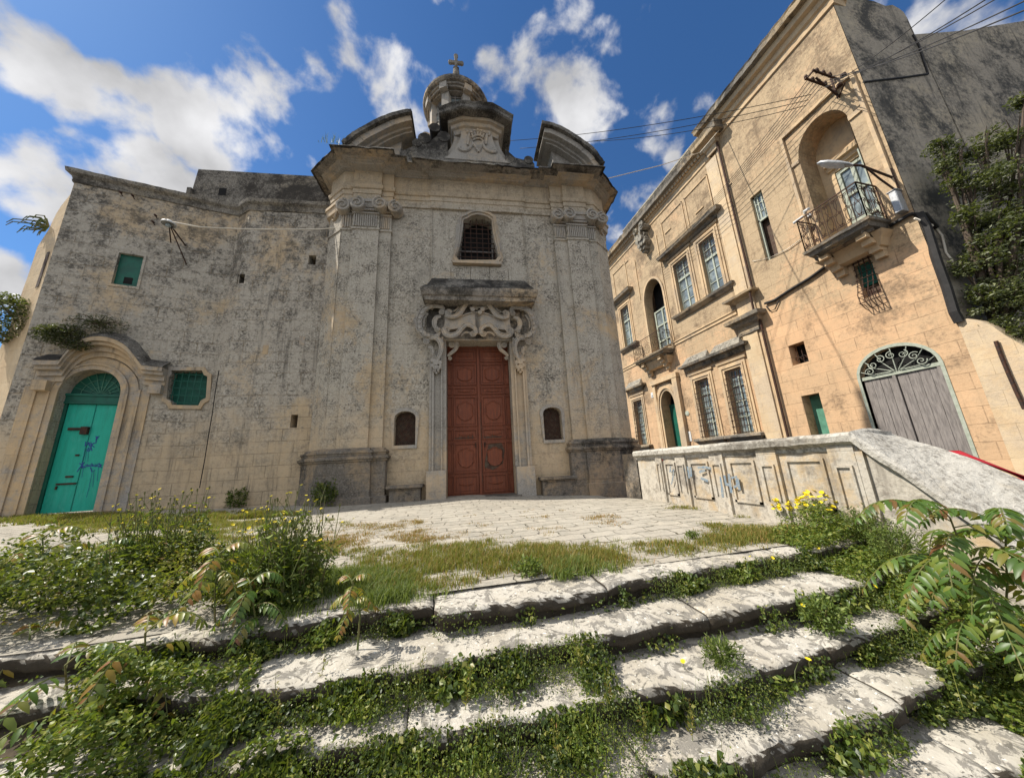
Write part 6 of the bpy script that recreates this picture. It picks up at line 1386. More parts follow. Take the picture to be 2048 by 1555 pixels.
def proj(p):
    q = p @ R; return CX+FPX*q[:, 0]/q[:, 2], CY+FPX*q[:, 1]/q[:, 2]
ZGV = np.vectorize(zg)
def nz(x, y, s, o=0.): return np.array([noise.noise(Vector((a*s, b*s, o))) for a, b in zip(x, y)])
# --- grass growing between the paving stones
def grass(name, n, x0, x1, y0, y1, dens, mat, h, w, lean, per=20, spread=.035, **tg):
    x = rng.uniform(x0, x1, n); y = y0+(y1-y0)*rng.uniform(0, 1, n)**1.2; z = ZGV(x, y); px, py = proj(np.stack([x, y, z], 1)); d = dens(px, py)+nz(x, y, 2.4, 5.)*.45+nz(x, y, 9., 9.)*.40
    k = d > rng.uniform(.48, .92, n); x, y, z, d = x[k], y[k], z[k], d[k]; x = np.repeat(x, per)+rng.normal(size=len(x)*per)*spread; y = np.repeat(y, per)+rng.normal(size=len(y)*per)*spread; z = np.repeat(z, per); d = np.repeat(d, per)
    y = np.maximum(y, 2.36); b = np.stack([x, y, z-.005], 1); hh = h*rng.uniform(.4, 1.15, len(x))*np.clip(d*1.2, .5, 1.4)
    V_, F_ = blades(b, hh, w*rng.uniform(.6, 1.2, len(x)), lean); return npmesh(name, V_, F_, mat, **tg)
def ell(L):
    def f(px, py):
        r = np.zeros_like(px)
        for cx, cy, rx, ry, wt in L: r = np.maximum(r, wt*np.clip(1.4-np.hypot((px-cx)/rx, (py-cy)/ry), 0, 1))
        return r
    return f
d_main = ell([(1000, 1120, 420, 42, 1.), (1330, 1095, 160, 26, .85), (1520, 1068, 150, 24, 1.05), (1640, 1060, 80, 25, .9), (760, 1180, 120, 60, .9), (860, 1150, 110, 50, .9), (300, 1050, 420, 16, .9), (120, 1050, 260, 14, .95), (420, 1100, 300, 60, .75), (1390, 1010, 60, 12, .7), (1500, 1022, 50, 14, .7)])
grass('grass', 26000, -6, 3.9, 2.55, 8, d_main, F_grass, .06, .0030, .9, label='yellowish grass growing between the paving stones of the piazza', cat='grass', kind='stuff')
grass('grass', 3200, -2.2, 1.4, 2.45, 3.3, ell([(760, 1185, 130, 55, .9), (1150, 1140, 240, 25, .6), (620, 1180, 160, 80, .7)]), F_green, .08, .0026, .9, label='fresh green grass along the back of the topmost step', cat='grass', kind='stuff')
grass('dry_grass', 7000, -3., 2.5, 3.2, 5.5, ell([(700, 1080, 120, 30, .72), (850, 1075, 140, 22, .7), (1090, 1060, 50, 16, .6), (760, 1050, 120, 20, .6), (1200, 1040, 60, 20, .5), (1000, 1035, 480, 40, .30)]), F_dry, .045, .0028, .9, label='reddish dry tufts dotted over the paving in front of the church', cat='grass', kind='stuff')
grass('wall_foot_grass', 9000, -14, -1.0, 7, 9.6, ell([(200, 1040, 300, 12, 1.), (500, 1035, 160, 14, .8)]), F_grass, .10, .006, .8, label='olive grass along the foot of the convent wall', cat='grass', kind='stuff')
# --- creeping plants on the risers
risers = [[(-4.5, -1.7, .12), (-1.7, -1.05, .75), (-1.05, -.1, .95), (-.1, .65, .30), (.65, 1.25, .12), (1.25, 2.1, .75), (2.1, 3.9, .95)],
          [(-4.5, -1.65, .35), (-1.65, -.9, 1.), (-.9, .0, .95), (0, .95, .95), (.95, 1.5, .30), (1.5, 2.1, .10), (2.1, 3.0, .35), (3.0, 3.9, .9)],
          [(-4., -.9, .9), (-.9, 1.0, 1.05), (1., 1.7, .9), (1.7, 2.5, .45), (2.5, 3.9, .85)],
          [(-4., 1.3, 1.0), (1.3, 2.2, .55), (2.2, 3.9, .9)], [(-2., 2.1, .9), (2.5, 3.9, .85)], [(-2, 3.9, .5)]]
nmR = ['under the topmost step', 'under the second step', 'under the third step', 'under the fourth step', 'under the fifth step', 'under the lowest step']
for k, iv in enumerate(risers):
    P_ = []; S_ = []
    for a, b, dn in iv:
        n = int((b-a)*(5300 if (dn < .9 or k == 0 or a > 1.2) else 7400)*dn**1.2); x = rng.uniform(a, b, n); t = rng.uniform(0, 1, n); y0 = np.array([edge_y(k, q) for q in x]); clump = .72+nz(x, x*0+k*7, 3.2, 3.)*1.4+.7*nz(x, t+k, 8, 3.)+.4*nz(x, t*2+k, 19, 3.); clump = np.clip(clump+.28*((k >= 1) & (k <= 2) & (x > -1.3) & (x < 1.0)), .0, 1.6)*dn**.5
        zt = edges[k][0]; hgt = .155*1.0
        big = ((dn >= .9) & (x < 1.3) & (k >= 1)) if k < 9 else 0; depth = .02+(.13+.06*big)*clump*np.sin(np.pi*np.clip(t*.85+.08, 0, 1))*rng.uniform(.1, 1., n)+.06*(1-t)*rng.uniform(0, 1, n)
        z = np.minimum(zt-hgt+t*hgt*(.35+.6*clump)+.012, zt+.012-.7*np.clip(depth-.04, 0, 1))+(rng.uniform(0, 1, n) < .04)*rng.uniform(0, .05, n)
        keep = rng.uniform(0, 1, n) < np.clip(clump*1.35-.12, 0, 1); x, z, y = x[keep], z[keep], (y0-depth+.05)[keep]
        P_.append(np.stack([x, y, z], 1)); S_.append(rng.uniform(.009, .026, len(x))*(1+.9*np.clip(nz(x, x*0+k, 4, 8.)*3, -.45, 1.)))
    c = np.concatenate(P_); s = np.concatenate(S_); ax = rng.normal(size=(len(c), 3)); ax[:, 1] -= .8; ax[:, 2] -= .1
    hb = nz(c[:, 0], c[:, 2]*2, 3.5, 12.)+rng.normal(size=len(c))*.10 > .16; V2 = leaves(c[hb], s[hb]*.9, ax[hb], up=.35, asp=.5); V1 = leaves(c[~hb], s[~hb], ax[~hb], up=.35, asp=.72)
    npmesh('small_herbs', *V2, F_herb, label='paler yellowish herbs mixed into the creepers growing '+nmR[k], cat='plants', kind='stuff')
    # twigs
    nt_ = int(len(c)/16); idx = rng.integers(0, len(c), nt_); idx = idx[nz(c[idx, 0], c[idx, 0]*0+k, 5, 30.) > -.05]; nt_ = len(idx); dr = rng.normal(size=(nt_, 3))*.4; dr[:, 2] = abs(dr[:, 2])
    npmesh('creeping_plants', *V1, F_dark, label='dark small-leaved creeping plants growing '+nmR[k], cat='plants', kind='stuff')
    bl = blades(c[idx]-np.array([0, 0, .01]), rng.uniform(.03, .13, nt_)*(.5+1.2*(rng.uniform(0, 1, nt_) < .2)), .0013, .8); npmesh('thin_weeds', *bl, F_herb, label='thin weed stalks sprouting '+nmR[k], cat='weeds', kind='stuff')
# --- dense herbs at the left of the piazza and in the lower left
def mound(name, n, fn, size, mat, label, asp=.55, up=.7, kind='stuff', cat_='plants', parent=None, M=IDN):
    c = fn(n); V_, F_ = leaves(c, rng.uniform(*size, len(c)), up=up, asp=asp); return npmesh(name, V_, F_, mat, parent, M, label=label, cat=cat_ if parent is None else None, kind=kind)
def leftherb(n):
    x = rng.uniform(-5.2, -.55, n); y = rng.uniform(2.50, 4.4, n); px, py = proj(np.stack([x, y, ZGV(x, y)], 1)); lim = 1.0-np.clip((px-330)/260, 0, 1)*.6
    h = np.clip(.22+.42*nz(x, y, 2.3, 2.)+.22*nz(x, y, 7, 2.)+.12*nz(x, y, 17, 2.), .0, .62)*lim*np.clip((4.6-y)/1.0, .1, 1); h = np.maximum(h, (.05+.05*nz(x, y, 9, 1.))*(y < 3.3)*lim*(px < 560)); k = (h > .03) & (px < 640) & (y > 2.47+.13*np.clip((-1.0-x)/.4, 0, 1)+.05*nz(x, y, 6, 3.))
    x, y, h = x[k], y[k], h[k]; return np.stack([x, y, ZGV(x, y)+h*rng.uniform(.15, 1, len(x))**.6], 1)
F_olive = foliage('olive_yellow_leaves', [(0, (.10, .11, .02)), (.5, (.19, .19, .035)), (.85, (.28, .24, .05)), (1, (.26, .12, .04))], .35)
for nm_, n_, mt_, o_, sz_, asp_, lab_ in (('herbs', 66000, F_herb, 0, (.014, .036), .55, 'thick sunlit green herbs covering the left of the piazza edge'), ('herbs', 66000, F_olive, 1, (.012, .032), .5, 'olive and yellowing weeds among the herbs left of the piazza edge'), ('herbs', 66000, F_dark, 2, (.016, .045), .7, 'darker broad-leaved weeds in the hollows of the herb bed at the left')):
    c = leftherb(n_); sel = nz(c[:, 0], c[:, 1]+c[:, 2]*1.5, 3.4, 20.)+rng.normal(size=len(c))*.14; c = c[(sel < -.06) if o_ == 2 else ((sel > .12) if o_ == 1 else (abs(sel-.03) < .10))]
    npmesh(nm_, *leaves(c, rng.uniform(*sz_, len(c)), up=.55, asp=asp_), mt_, label=lab_, cat='plants', kind='stuff')
def leftlow(n):
    x = rng.uniform(-2.9, -.1, n); y = rng.uniform(1.0, 2.25, n); zb = np.select([y > 2.08, y > 1.85, y > 1.6, y > 1.35], [-.985, -1.135, -1.285, -1.435], -1.585)
    lim = np.clip((-.35-x)/.9+(y < 1.75)*.5, 0, 1.0); h = np.clip(.12+.28*nz(x, y, 2.6, 7.)+.18*nz(x, y, 8, 7.)+.10*nz(x, y, 19, 7.), 0, .4)*lim*np.where(y > 1.9, np.where((x > -1.55) & (x < -.85), .8, .12), 1); k = h > .03; x, y, h, zb = x[k], y[k], h[k], zb[k]
    return np.stack([x, y, zb+h*rng.uniform(.1, 1, len(x))**.7], 1)
mound('herbs', 60000, leftlow, (.014, .034), F_herb, 'tangle of small-leaved herbs over the steps in the lower left', asp=.6)
def rightlow(n):
    x = rng.uniform(2.6, 3.9, n); y = rng.uniform(.9, 2.7, n); zb = np.select([y > 2.3, y > 2.0, y > 1.75, y > 1.5, y > 1.25], [-.83, -.985, -1.135, -1.285, -1.435], -1.585)
    e = np.clip((x-3.05-.25*(y < 1.7)*-1)/.6, 0, 1); h = np.clip(.25+.25*nz(x, y, 2.5, 4.)+.12*nz(x, y, 7, 4.), 0, .6)*e; k = h > .03; x, y, h, zb = x[k], y[k], h[k], zb[k]; return np.stack([x, y, zb+h*rng.uniform(.1, 1, len(x))], 1)
mound('herbs', 34000, rightlow, (.014, .036), F_herb, 'dark green herbs crowding the foot of the sloping parapet beside the steps')
# --- individual plants
def plant(name, base, label, cat_, group=None): return empty(name, Matrix.Translation(Vector(tuple(base))), label, cat_, group)
def flower_mesh(name, r, mat):
    m_ = 9; V_ = [(0, 0, -.15*r)]+[(r*(1 if k % 2 else .72)*math.cos(math.pi*k/m_), r*(1 if k % 2 else .72)*math.sin(math.pi*k/m_), .25*r) for k in range(2*m_)]
    me = bpy.data.meshes.new(name); me.from_pydata(V_, [], [(0, 1+k, 1+(k+1) % (2*m_)) for k in range(2*m_)]); me.materials.append(mat); return me
def flowers(c, r, parent, mat=None, name='flower'):
    """every flower head is an object of its own, sharing one mesh"""
    proto = bpy.data.objects.new(name, flower_mesh(name, r, mat or F_yel)); first = True
    for p in c[:100]:
        n_ = Vector((rng.normal()*.4-.1, rng.normal()*.4-.25, 1)).normalized(); M_ = Matrix.Translation(Vector(tuple(p))) @ n_.to_track_quat('Z', 'Y').to_matrix().to_4x4() @ Matrix.Scale(float(rng.uniform(.75, 1.25)), 4)
        o = proto if first else proto.copy(); first = False
        if o is not proto: o.parent = None
        place(o, M_, parent)
def bush(base, rad, hgt, n, size, mat, label, name='bush', asp=.4, fl=0, flr=.018, group=None, cat_='bush', fmat=None, up=.5, ftop=.6):
    pl_ = plant(name, base, label, cat_, group); u = rng.normal(size=(n, 3)); u = nrm(u)*rng.uniform(.35, 1, (n, 1))**.6; bump = 1+.30*np.sin(u[:, :1]*7+u[:, 1:2]*5)+.2*np.sin(u[:, 1:2]*13+1)
    c = np.array(base)+u*bump*np.array([rad, rad, hgt*.5])+np.array([0, 0, hgt*.5]); c = c[c[:, 2] > base[2]-.02]; ax = nrm(u[:len(c)])+rng.normal(size=(len(c), 3))*.6; ax[:, 2] += .3
    npmesh('leaves', *leaves(c, rng.uniform(*size, len(c)), ax, up=up, asp=asp), mat, pl_)
    m = MB()
    for k in range(7): a_ = rng.uniform(0, 6.28); m.tube([base, np.array(base)+[.4*rad*math.cos(a_), .4*rad*math.sin(a_), hgt*.5], np.array(base)+[.8*rad*math.cos(a_), .8*rad*math.sin(a_), hgt*.85]], [.008*max(1, rad*3), .006*max(1, rad*3), .002], 5)
    m.build('stem', M_stem, pl_)
    if fl:
        u = nrm(rng.normal(size=(fl, 3))); u[:, 2] = abs(u[:, 2])*ftop+.35; fc = np.array(base)+u*np.array([rad*1.02, rad*1.02, hgt*.62])+np.array([0, 0, hgt*.42]); flowers(fc, flr, pl_, fmat)
    return pl_
def at_X(px, py, X): r = ray(px, py); return r*X/r[0]
def gpt(px, py, z=None):
    p = on_z(px, py, -.8)
    for _ in range(6): p = on_z(px, py, zg(p[0], p[1]) if z is None else z)
    return p
g_ = 'yellow-flowered bushes at the parapet foot'
bush(gpt(1652, 1062), .19, .34, 1700, (.014, .03), F_green, 'larger bush covered with bright yellow flowers at the foot of the parapet wall', 'flowering_bush', fl=100, flr=.025, group=g_, ftop=.9)
bush(gpt(1578, 1048), .12, .26, 900, (.012, .026), F_green, 'smaller bush with a dense head of yellow flowers, left of the larger yellow bush', 'flowering_bush', fl=80, flr=.022, group=g_, ftop=.9)
bush(gpt(1535, 1036), .12, .22, 900, (.012, .026), F_dark, 'dark green bush with a few small yellow flowers against the parapet', 'flowering_bush', fl=12, flr=.010, group=g_)
bush(gpt(1468, 1022), .13, .17, 1100, (.012, .024), F_herb, 'low weed clump at the parapet foot, just left of the dark green bush', 'weed_clump')
bush(gpt(1395, 1004), .18, .15, 1100, (.012, .026), F_green, 'low weed clump at the far end of the parapet foot', 'weed_clump')
bush(gpt(1735, 1085), .16, .30, 1500, (.02, .045), F_green, 'tall grassy weeds to the right of the yellow-flowered bush', 'weed_clump', asp=.18)
bush(gpt(1800, 1120), .16, .26, 1500, (.02, .04), F_green, 'wild green weeds leaning on the parapet where it starts to slope', 'weed_clump', asp=.2)
bush(on_z(1650, 1260, -1.135), .13, .20, 1500, (.018, .035), F_green, 'round leafy dark green plant sitting on the third step', 'leafy_plant', asp=.5, fl=2, flr=.012)
bush(on_z(1445, 1330, -1.135), .10, .13, 700, (.02, .045), F_green, 'feathery green tuft growing against the second step riser', 'leafy_plant', asp=.16)
bush(on_z(1385, 1075, -.8)*1.0, .06, .07, 300, (.015, .03), F_green, 'small weed tuft among the paving right of centre', 'weed_clump', asp=.3)
bush(gpt(1058, 1150), .10, .12, 420, (.02, .045), F_green, 'small broad-leaved weed behind the topmost step, centre', 'weed_clump', asp=.4)
bush(gpt(1142, 1152), .06, .05, 180, (.02, .045), F_green, 'tiny flat rosette weed on the topmost step', 'weed_clump', asp=.25)
bush(gpt(700, 1003), .42, .62, 2200, (.04, .08), F_dark, 'dark shrub in the shade at the foot of the church pedestal', 'shrub', asp=.6)
bush(gpt(652, 1012), .28, .55, 900, (.04, .08), F_dark, 'narrow dark creeper climbing the left church pedestal', 'shrub', asp=.6)
bush(gpt(1072, 986), .16, .35, 500, (.03, .06), F_dark, 'small shrub beside the right-hand stone bench', 'shrub', asp=.6)
bush(gpt(476, 1015), .25, .45, 800, (.04, .07), F_dark, 'dark creeper at the foot of the convent wall near the church', 'shrub', asp=.6)
# sow-thistle clumps with tall yellow heads
def thistle(base, rad, n, hmax, label, seed):
    r = random.Random(seed); pl_ = plant('sow_thistle', base, label, 'wildflower', 'tall wildflower clumps on the piazza edge'); st = MB(); fc = []; wc = []; lv = []; la_ = []
    for k in range(n):
        a = r.uniform(0, 6.28); q = rad*r.random()**.6; b = Vector((base[0]+q*math.cos(a), base[1]+q*math.sin(a)*.7, base[2])); h = hmax*r.uniform(.45, 1.0); tip = b+Vector((r.uniform(-.16, .16), r.uniform(-.1, .1), h))
        mid = b.lerp(tip, .5)+Vector((r.uniform(-.04, .04), r.uniform(-.04, .04), 0)); st.tube([b, mid, tip], [.004, .003, .0018], 4)
        ends = [tip]
        for j in range(r.randint(1, 3)): t = r.uniform(.5, .9); o = b.lerp(tip, t); e = o+Vector((r.uniform(-.10, .10), r.uniform(-.08, .08), h*.18)); st.tube([o, e], [.0022, .0014], 3); ends.append(e)
        for e in ends:
            (fc if r.random() < .34 else wc).append(tuple(e))
        for j in range(26):
            t = r.random()**1.5*.85; o = b.lerp(tip, t); lv.append(tuple(o+Vector((r.uniform(-.03, .03), r.uniform(-.03, .03), 0)))); la_.append((r.uniform(-1, 1), r.uniform(-1, 1), r.uniform(.1, .9)))
    st.build('stem', M_stem, pl_); lv = np.array(lv); npmesh('leaves', *leaves(lv, rng.uniform(.03, .09, len(lv)), np.array(la_), asp=.16), F_green, pl_)
    nb = 1400; x = base[0]+rng.normal(size=nb)*rad*.6; y = base[1]+rng.normal(size=nb)*rad*.4; c = np.stack([x, y, base[2]+rng.uniform(0, hmax*.5, nb)], 1); npmesh('basal_leaves', *leaves(c, rng.uniform(.03, .08, nb), asp=.18), F_green, pl_)
    flowers(fc, .011, pl_)
    m = MB(); m.bar(Vector((0, 0, -.012)), Vector((0, 0, .010)), .0045, 5, .006); pb_ = None
    for e in wc[:95]:
        if pb_ is None: pb_ = m.build('bud', M_stem, pl_, Matrix.Translation(Vector(e)))
        else: o = pb_.copy(); place(o, Matrix.Translation(Vector(e)), pl_)
thistle(gpt(560, 1200), .26, 80, .70, 'tall wildflower clump with yellow heads, right of the pair on the piazza edge', 3)
thistle(gpt(305, 1175), .28, 66, .74, 'tall wildflower clump with yellow heads, left of the pair on the piazza edge', 4)
# ailanthus saplings
def leaflet(V_, F_, p, ax, nn, L, w):
    ax = ax.normalized(); nn = (nn-ax*nn.dot(ax)).normalized(); sd = ax.cross(nn); o = len(V_); dr = -nn
    V_ += [tuple(p), tuple(p+ax*L*.3+sd*w+nn*w*.35), tuple(p+ax*L*.68+sd*w*.75+dr*L*.05+nn*w*.25), tuple(p+ax*L+dr*L*.18), tuple(p+ax*L*.68-sd*w*.75+dr*L*.05+nn*w*.25), tuple(p+ax*L*.3-sd*w+nn*w*.35), tuple(p+ax*L*.3), tuple(p+ax*L*.68+dr*L*.05)]
    F_ += [(o, o+6, o+1), (o+1, o+6, o+7), (o+1, o+7, o+2), (o+2, o+7, o+3), (o, o+5, o+6), (o+5, o+4, o+7), (o+5, o+7, o+6), (o+4, o+3, o+7)]
def sapling(base, top, nl, ll, label, mat, seed, pairs=8, lf=.085, az=None, droop=1.0, group='ailanthus saplings'):
    r = random.Random(seed); base = Vector(tuple(base)); top = Vector(tuple(top)); pl_ = plant('sapling', base, label, 'sapling', group); st = MB(); V_, F_ = [], []
    st.tube([base, base.lerp(top, .5)+Vector((r.uniform(-.03, .03), 0, 0)), top], [.006, .005, .004], 6); H0 = (top-base).length
    for k in range(nl):
        t = 1-.6*(k/nl)**1.2; o = base.lerp(top, t); a = (az[k % len(az)]+r.uniform(-.25, .25)) if az else k*2.4+r.uniform(-.3, .3); L = ll*r.uniform(.75, 1.1)*(1 if k > 1 else .75); el = r.uniform(.35, .8) if k > 1 else 1.0
        d = Vector((math.cos(a), math.sin(a), 0)); pts = []
        for i in range(pairs+3):
            s = i/(pairs+2); pts.append(o+d*L*s*(1-.12*s)+Vector((0, 0, L*(el*s-droop*.95*s*s))))
        st.tube(pts, [.0035*(1-.7*i/(len(pts)-1))+.0008 for i in range(len(pts))], 4)
        for i in range(2, len(pts)):
            tg = (pts[min(i+1, len(pts)-1)]-pts[i-1]).normalized(); up_ = Vector((0, 0, 1))-tg*tg.z; up_.normalize(); sd = tg.cross(up_)
            sz = lf*math.sin(math.pi*(.22+.68*i/len(pts)))**.6*r.uniform(.85, 1.1)
            for s in (-1, 1):
                ax = sd*s*.95+tg*.45+Vector((0, 0, -.35-.25*r.random())); leaflet(V_, F_, pts[i]+tg*r.uniform(-.006, .006), ax, up_+sd*s*.35, sz, sz*.17)
            if i == len(pts)-1: leaflet(V_, F_, pts[i], tg+Vector((0, 0, -.3)), up_, sz, sz*.17)
    st.build('stem', M_stem, pl_); npmesh('leaves', V_, F_, mat, pl_); return pl_
R1 = at_X(1985, 1260, 3.35); R1t = at_X(1930, 1010, 3.05)
sapling((3.25, 1.45, -1.3), tuple(at_X(1900, 1035, 2.95)), 13, .60, 'large ailanthus sapling with long drooping leaves leaning over the sloping parapet', F_ail, 1, 13, .098, az=[3.0, 2.5, -1.4, -.3, 3.6, .5, -2.2])
sapling((3.45, 1.55, -1.25), tuple(at_X(2010, 1040, 3.1)), 9, .55, 'second ailanthus sapling crowding the right edge beside the large one', F_ail, 2, 12, .092, az=[3.3, 2.2, -1.2, 1.2, -2.4])
sapling((3.2, 1.25, -1.4), tuple(at_X(1930, 1190, 2.9)), 10, .45, 'lower ailanthus sapling spreading beneath the large one at the right', F_ail, 3, 11, .085, az=[3.1, 2.4, -2.4, -1.2, 4.0])
def gp(px, py, z): return on_z(px, py, z)
for k, (bx, by, bz, tx, ty, nl, ll, mt_, lab) in enumerate([
    (150, 1640, -1.5, 130, 1330, 12, .40, F_ail, 'leafy ailanthus sapling in the bottom left corner'),
    (300, 1560, -1.4, 290, 1265, 10, .34, F_ail2, 'ailanthus sapling with brownish tips in front of the second step, lower left'),
    (30, 1480, -1.3, 60, 1270, 9, .34, F_ail2, 'yellowing ailanthus sapling at the left edge below the top slab'),
    (430, 1250, -.84, 440, 1105, 9, .26, F_ail2, 'yellow-orange ailanthus sapling among the herbs left of centre'),
    (540, 1300, -.985, 500, 1165, 8, .24, F_ail, 'pale green ailanthus sapling rising before the topmost step'),
    (715, 1300, -.985, 705, 1160, 9, .17, F_ail2, 'small golden ailanthus sapling in front of the topmost step near the centre'),
    (300, 1310, -.985, 320, 1235, 7, .22, F_ail, 'ailanthus sapling hanging over the white slab at the left'),
    (90, 1230, -.83, 85, 1075, 8, .28, F_ail2, 'reddish ailanthus sapling behind the slab at the far left'),
    (210, 1200, -.83, 215, 1090, 8, .26, F_ail, 'green ailanthus sapling in the herbs at the left'),
    (30, 1150, -.83, 30, 1120, 7, .25, F_ail, 'low ailanthus sapling at the left edge of the piazza')]):
    b = gp(bx, by, bz); r_ = ray(tx, ty); s_ = math.hypot(b[0], b[1])/math.hypot(r_[0], r_[1]); t_ = r_*s_
    sapling(b, t_, nl, ll, lab, mt_, 10+k, 7, (.075) if k < 3 else (.072 if ll > .2 else .05))
# thin upright weed stalks on the steps
rs_ = random.Random(77)
for px, py, z, hh in ((880, 1395, -1.135, .16), (835, 1400, -1.135, .24), (640, 1420, -1.135, .28), (700, 1520, -1.285, .26), (770, 1500, -1.285, .22), (930, 1420, -1.135, .18), (1165, 1335, -.985, .12), (1215, 1420, -1.135, .15), (560, 1470, -1.135, .25), (1290, 1500, -1.285, .17), (1010, 1530, -1.285, .20), (1385, 1480, -1.285, .15), (1130, 1560, -1.285, .22), (480, 1440, -1.135, .30)):
    b = Vector(tuple(on_z(px, py, z))); st_ = plant('weed_stalk', tuple(b), 'thin upright yellow-green weed stalk with small narrow leaves rising from the step plants', 'weed', 'thin weed stalks rising from the steps'); m = MB(); tip = b+Vector((rs_.uniform(-.05, .05), rs_.uniform(-.04, .04), hh)); m.tube([b, b.lerp(tip, .5)+Vector((rs_.uniform(-.012, .012), 0, 0)), tip], [.0022, .0016, .0008], 4); m.build('stem', M_stem, st_)
    t = rng.uniform(.1, 1, 46); c_ = np.array([tuple(b.lerp(tip, float(q))) for q in t])+rng.normal(size=(46, 3))*.006; ax_ = rng.normal(size=(46, 3)); ax_[:, 2] = abs(ax_[:, 2])*.7+.2
    npmesh('leaves', *leaves(c_+nrm(ax_)*.012, rng.uniform(.014, .034, 46)*(1.2-.6*t), ax_, asp=.3), F_olive, st_)
# scattered dandelions in the creepers
r = random.Random(5); fl = MB(); pts = []
dl_ = [(1168,1418,-1.2),(1403,1370,-1.16),(1616,1318,-1.1),(1366,1322,-1.1),(1605,1182,-.95),(1603,1202,-1.0),(1708,1165,-1.0),(1722,1140,-.98),(1750,1172,-1.0),(1790,1135,-.98),(1805,1145,-.98),(1968,1263,-1.15),(2000,1290,-1.2),(2010,1293,-1.2),(2013,1320,-1.2),(1990,1232,-1.1),(2046,1250,-1.1),(1424,1485,-1.3),(1545,1115,-.84),(1637,1096,-.83),(1500,1112,-.84)]
for k, (px, py, z) in enumerate(dl_):
    c = on_z(px, py, z); d = plant('dandelion', c-np.array([0, 0, .06]), 'single yellow dandelion-like flower among the step creepers', 'flower', 'yellow flowers dotted along the steps'); flowers([tuple(c)], .013, d, name='flower_head'); m = MB(); m.tube([c-np.array([0, .0, .06]), c], .0015, 4); m.build('stem', M_stem, d)
F_caper = foliage('caper_leaves', [(0, (.02, .03, .012)), (.6, (.045, .055, .022)), (1, (.12, .11, .05))], .2)
# capers and bushes on the convent
def hang(px0, py0, w, h, n, fr, dd, label, mat=F_caper, size=(.04, .09), asp=.35):
    u, z = fr.p(px0, py0, dd); c0 = fr.w(u, dd, z); pl_ = plant('wall_plant', c0, label, 'wall plant', 'plants growing out of the convent walls'); a = nrm(rng.normal(size=(n, 3)))*rng.uniform(.1, 1, (n, 1))**.7
    c = c0+fr.U*a[:, :1]*w+fr.Nn*(a[:, 1:2]*.3*w+.0)+np.array([0, 0, 1])*a[:, 2:]*h; npmesh('leaves', *leaves(c, rng.uniform(*size, n), None, asp=asp, droop=.3), mat, pl_)
    m = MB()
    for k in range(14):
        q = a[k]; e = c0+fr.U*q[0]*w*1.25+fr.Nn*.25*abs(q[1])*w+np.array([0, 0, 1])*q[2]*h*1.2; m.tube([c0, (c0+e)/2+np.array([0, 0, .08]), e], [.016, .01, .004], 4)
    m.build('stem', M_bark, pl_)
hang(120, 668, .46, .26, 1900, L1, .28, 'dark caper plant on the left shoulder of the door hood', asp=.3)
hang(195, 648, .55, .26, 1500, L1, .22, 'dry drooping plant on the crown of the door hood', F_caper, (.03, .07), .2)
hang(150, 690, .3, .14, 400, L1, .3, 'small dark plant on the left slope of the door hood')
c = side(35, 640); pl_ = plant('wall_plant', c, 'dense dark bush growing out of the convent side wall at the left edge', 'wall plant', 'plants growing out of the convent walls')
a = nrm(rng.normal(size=(3200, 3)))*rng.uniform(.3, 1, (3200, 1))**.5; npmesh('leaves', *leaves(c+np.array([-.12, -.12, 0])+a*np.array([.55, .50, .60]), rng.uniform(.05, .10, 3200), asp=.45), F_tree, pl_)
m = MB(); m.tube([c, c+np.array([-.2, 0, .2]), c+np.array([-.4, 0, .4])], [.05, .03, .01], 5); m.build('stem', M_bark, pl_)
c = side(98, 452); pl_ = plant('wall_plant', c, 'succulent with curling arms on top of the convent side wall', 'wall plant', 'plants growing out of the convent walls'); m = MB(); r = random.Random(9)
for k in range(24):
    a = r.uniform(2.0, 4.4); L_ = r.uniform(.2, .7); d_ = np.array([math.cos(a), math.sin(a)*.4, 0]); up_ = r.uniform(-.45, .75); m.tube([c, c+d_*L_*.5+np.array([0, 0, up_*.4]), c+d_*L_+np.array([0, 0, up_*.35]), c+d_*L_*1.15+np.array([0, 0, up_*.35-.12])], [.012, .016, .012, .006], 6)
m.build('arm', M_stem, pl_)
c = C.w(*(lambda q: (q[0], .35, q[1]))(C.p(676, 290, .35))); pl_ = plant('wall_plant', c, 'dry weeds sprouting from the left end of the church cornice', 'wall plant'); b = c+rng.normal(size=(60, 3))*np.array([.22, .08, .02]); V_, F_ = blades(b, rng.uniform(.12, .34, 60), .007, .8); npmesh('blades', V_, F_, F_dark, pl_)
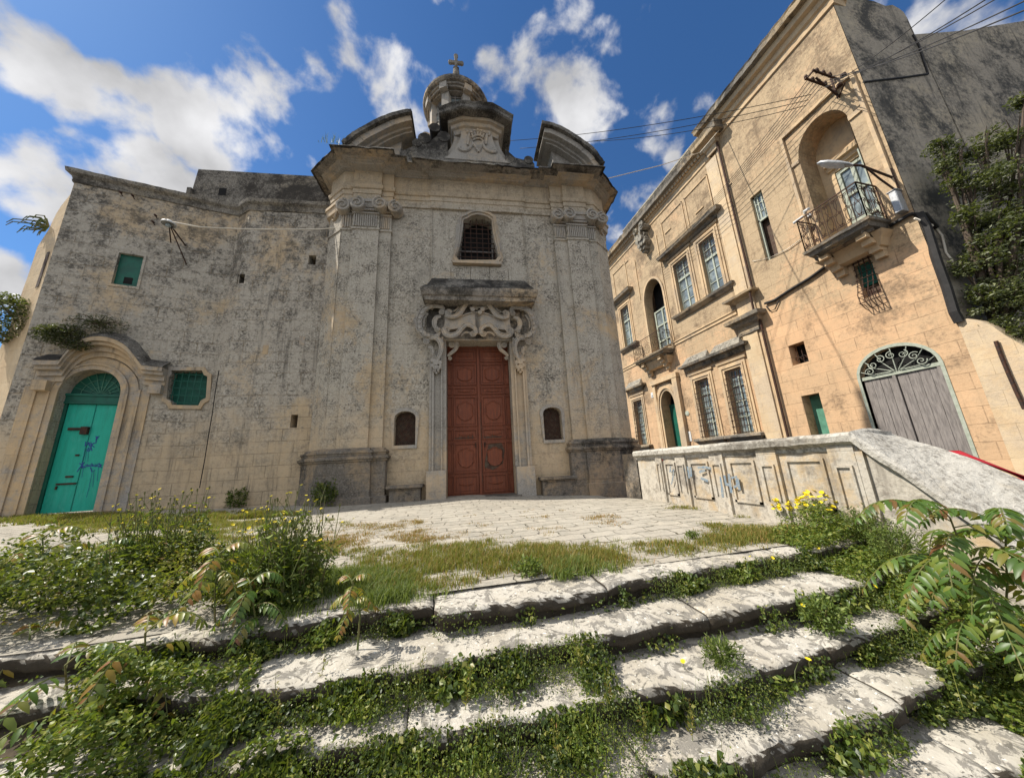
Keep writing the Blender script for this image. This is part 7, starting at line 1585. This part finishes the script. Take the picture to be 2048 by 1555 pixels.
# the tree behind the garden wall
tr = empty('tree', Matrix.Translation((14.3, 4.0, -1.5)), 'dark evergreen tree spreading in front of the shaded flank wall', 'tree')
r = random.Random(21); cl = []
for px, py, X, rr in [(1912, 312, 13.5, .5), (1965, 300, 13.8, .6), (2035, 285, 14.2, .8), (1930, 375, 13.5, .65), (1990, 360, 13.8, .95), (2050, 370, 14.1, 1.), (1920, 440, 13.4, .65), (1975, 450, 13.6, .9), (2040, 460, 14., 1.), (1965, 510, 13.4, .6), (2030, 540, 13.8, .75), (1900, 550, 13.2, .38), (1925, 590, 13.2, .45), (1960, 610, 13.2, .5), (2010, 600, 13.5, .7), (2060, 600, 13.7, .9), (2048, 200, 14.3, .25), (1885, 290, 13.4, .28), (1990, 655, 13.2, .4), (2045, 670, 13.3, .55), (2090, 480, 14.4, 1.3), (2110, 640, 13.9, 1.2), (1890, 340, 13.3, .35)]:
    c = at_X(px, py, X); fy = 4.65-math.tan(math.radians(6))*(c[0]-XP); 
    if c[1]+rr*.8 > fy-.1: c = c+np.array([0, (fy-.1-rr*.8)-c[1], 0])*.55
    cl.append((c, rr))
LV = []
for c, rr in cl:
    ns = int(19*rr**1.5)+5; sc_ = c+nrm(rng.normal(size=(ns, 3)))*rng.uniform(.15, .95, (ns, 1))*rr*.92*np.array([1, .7, .95])
    for q in sc_:
        n = int(rng.uniform(35, 85)); a = nrm(rng.normal(size=(n, 3)))*rng.uniform(.1, 1.0, (n, 1))**.6*rng.uniform(.16, .34); p_ = q+a*np.array([1, 1, .7]); fy = 4.65-.105*(p_[:, 0]-XP)-.06; LV.append(p_[p_[:, 1] < fy])
LV = np.concatenate(LV); npmesh('crown', *leaves(LV, rng.uniform(.05, .12, len(LV)), asp=.42, up=.4), F_tree, tr)
m = MB(); tb = np.array([14.2, 4.0, -1.75]); fk = at_X(1995, 660, 13.7); m.tube([tb, (tb+fk)/2, fk], [.22, .18, .14], 9)
for c, rr in cl:
    mid = (fk+c)/2+np.array([r.uniform(-.2, .2), r.uniform(-.15, .05), r.uniform(-.1, .3)]); m.tube([fk, mid, c], [.08, .05, .02], 6)
    for k in range(6): d_ = np.array([r.uniform(-1, 1), r.uniform(-.6, .3), r.uniform(-.6, 1)])*rr*.8; m.tube([mid+(c-mid)*.6, c+d_*.6, c+d_], [.02, .012, .004], 4)
m.build('trunk', M_bark, tr)
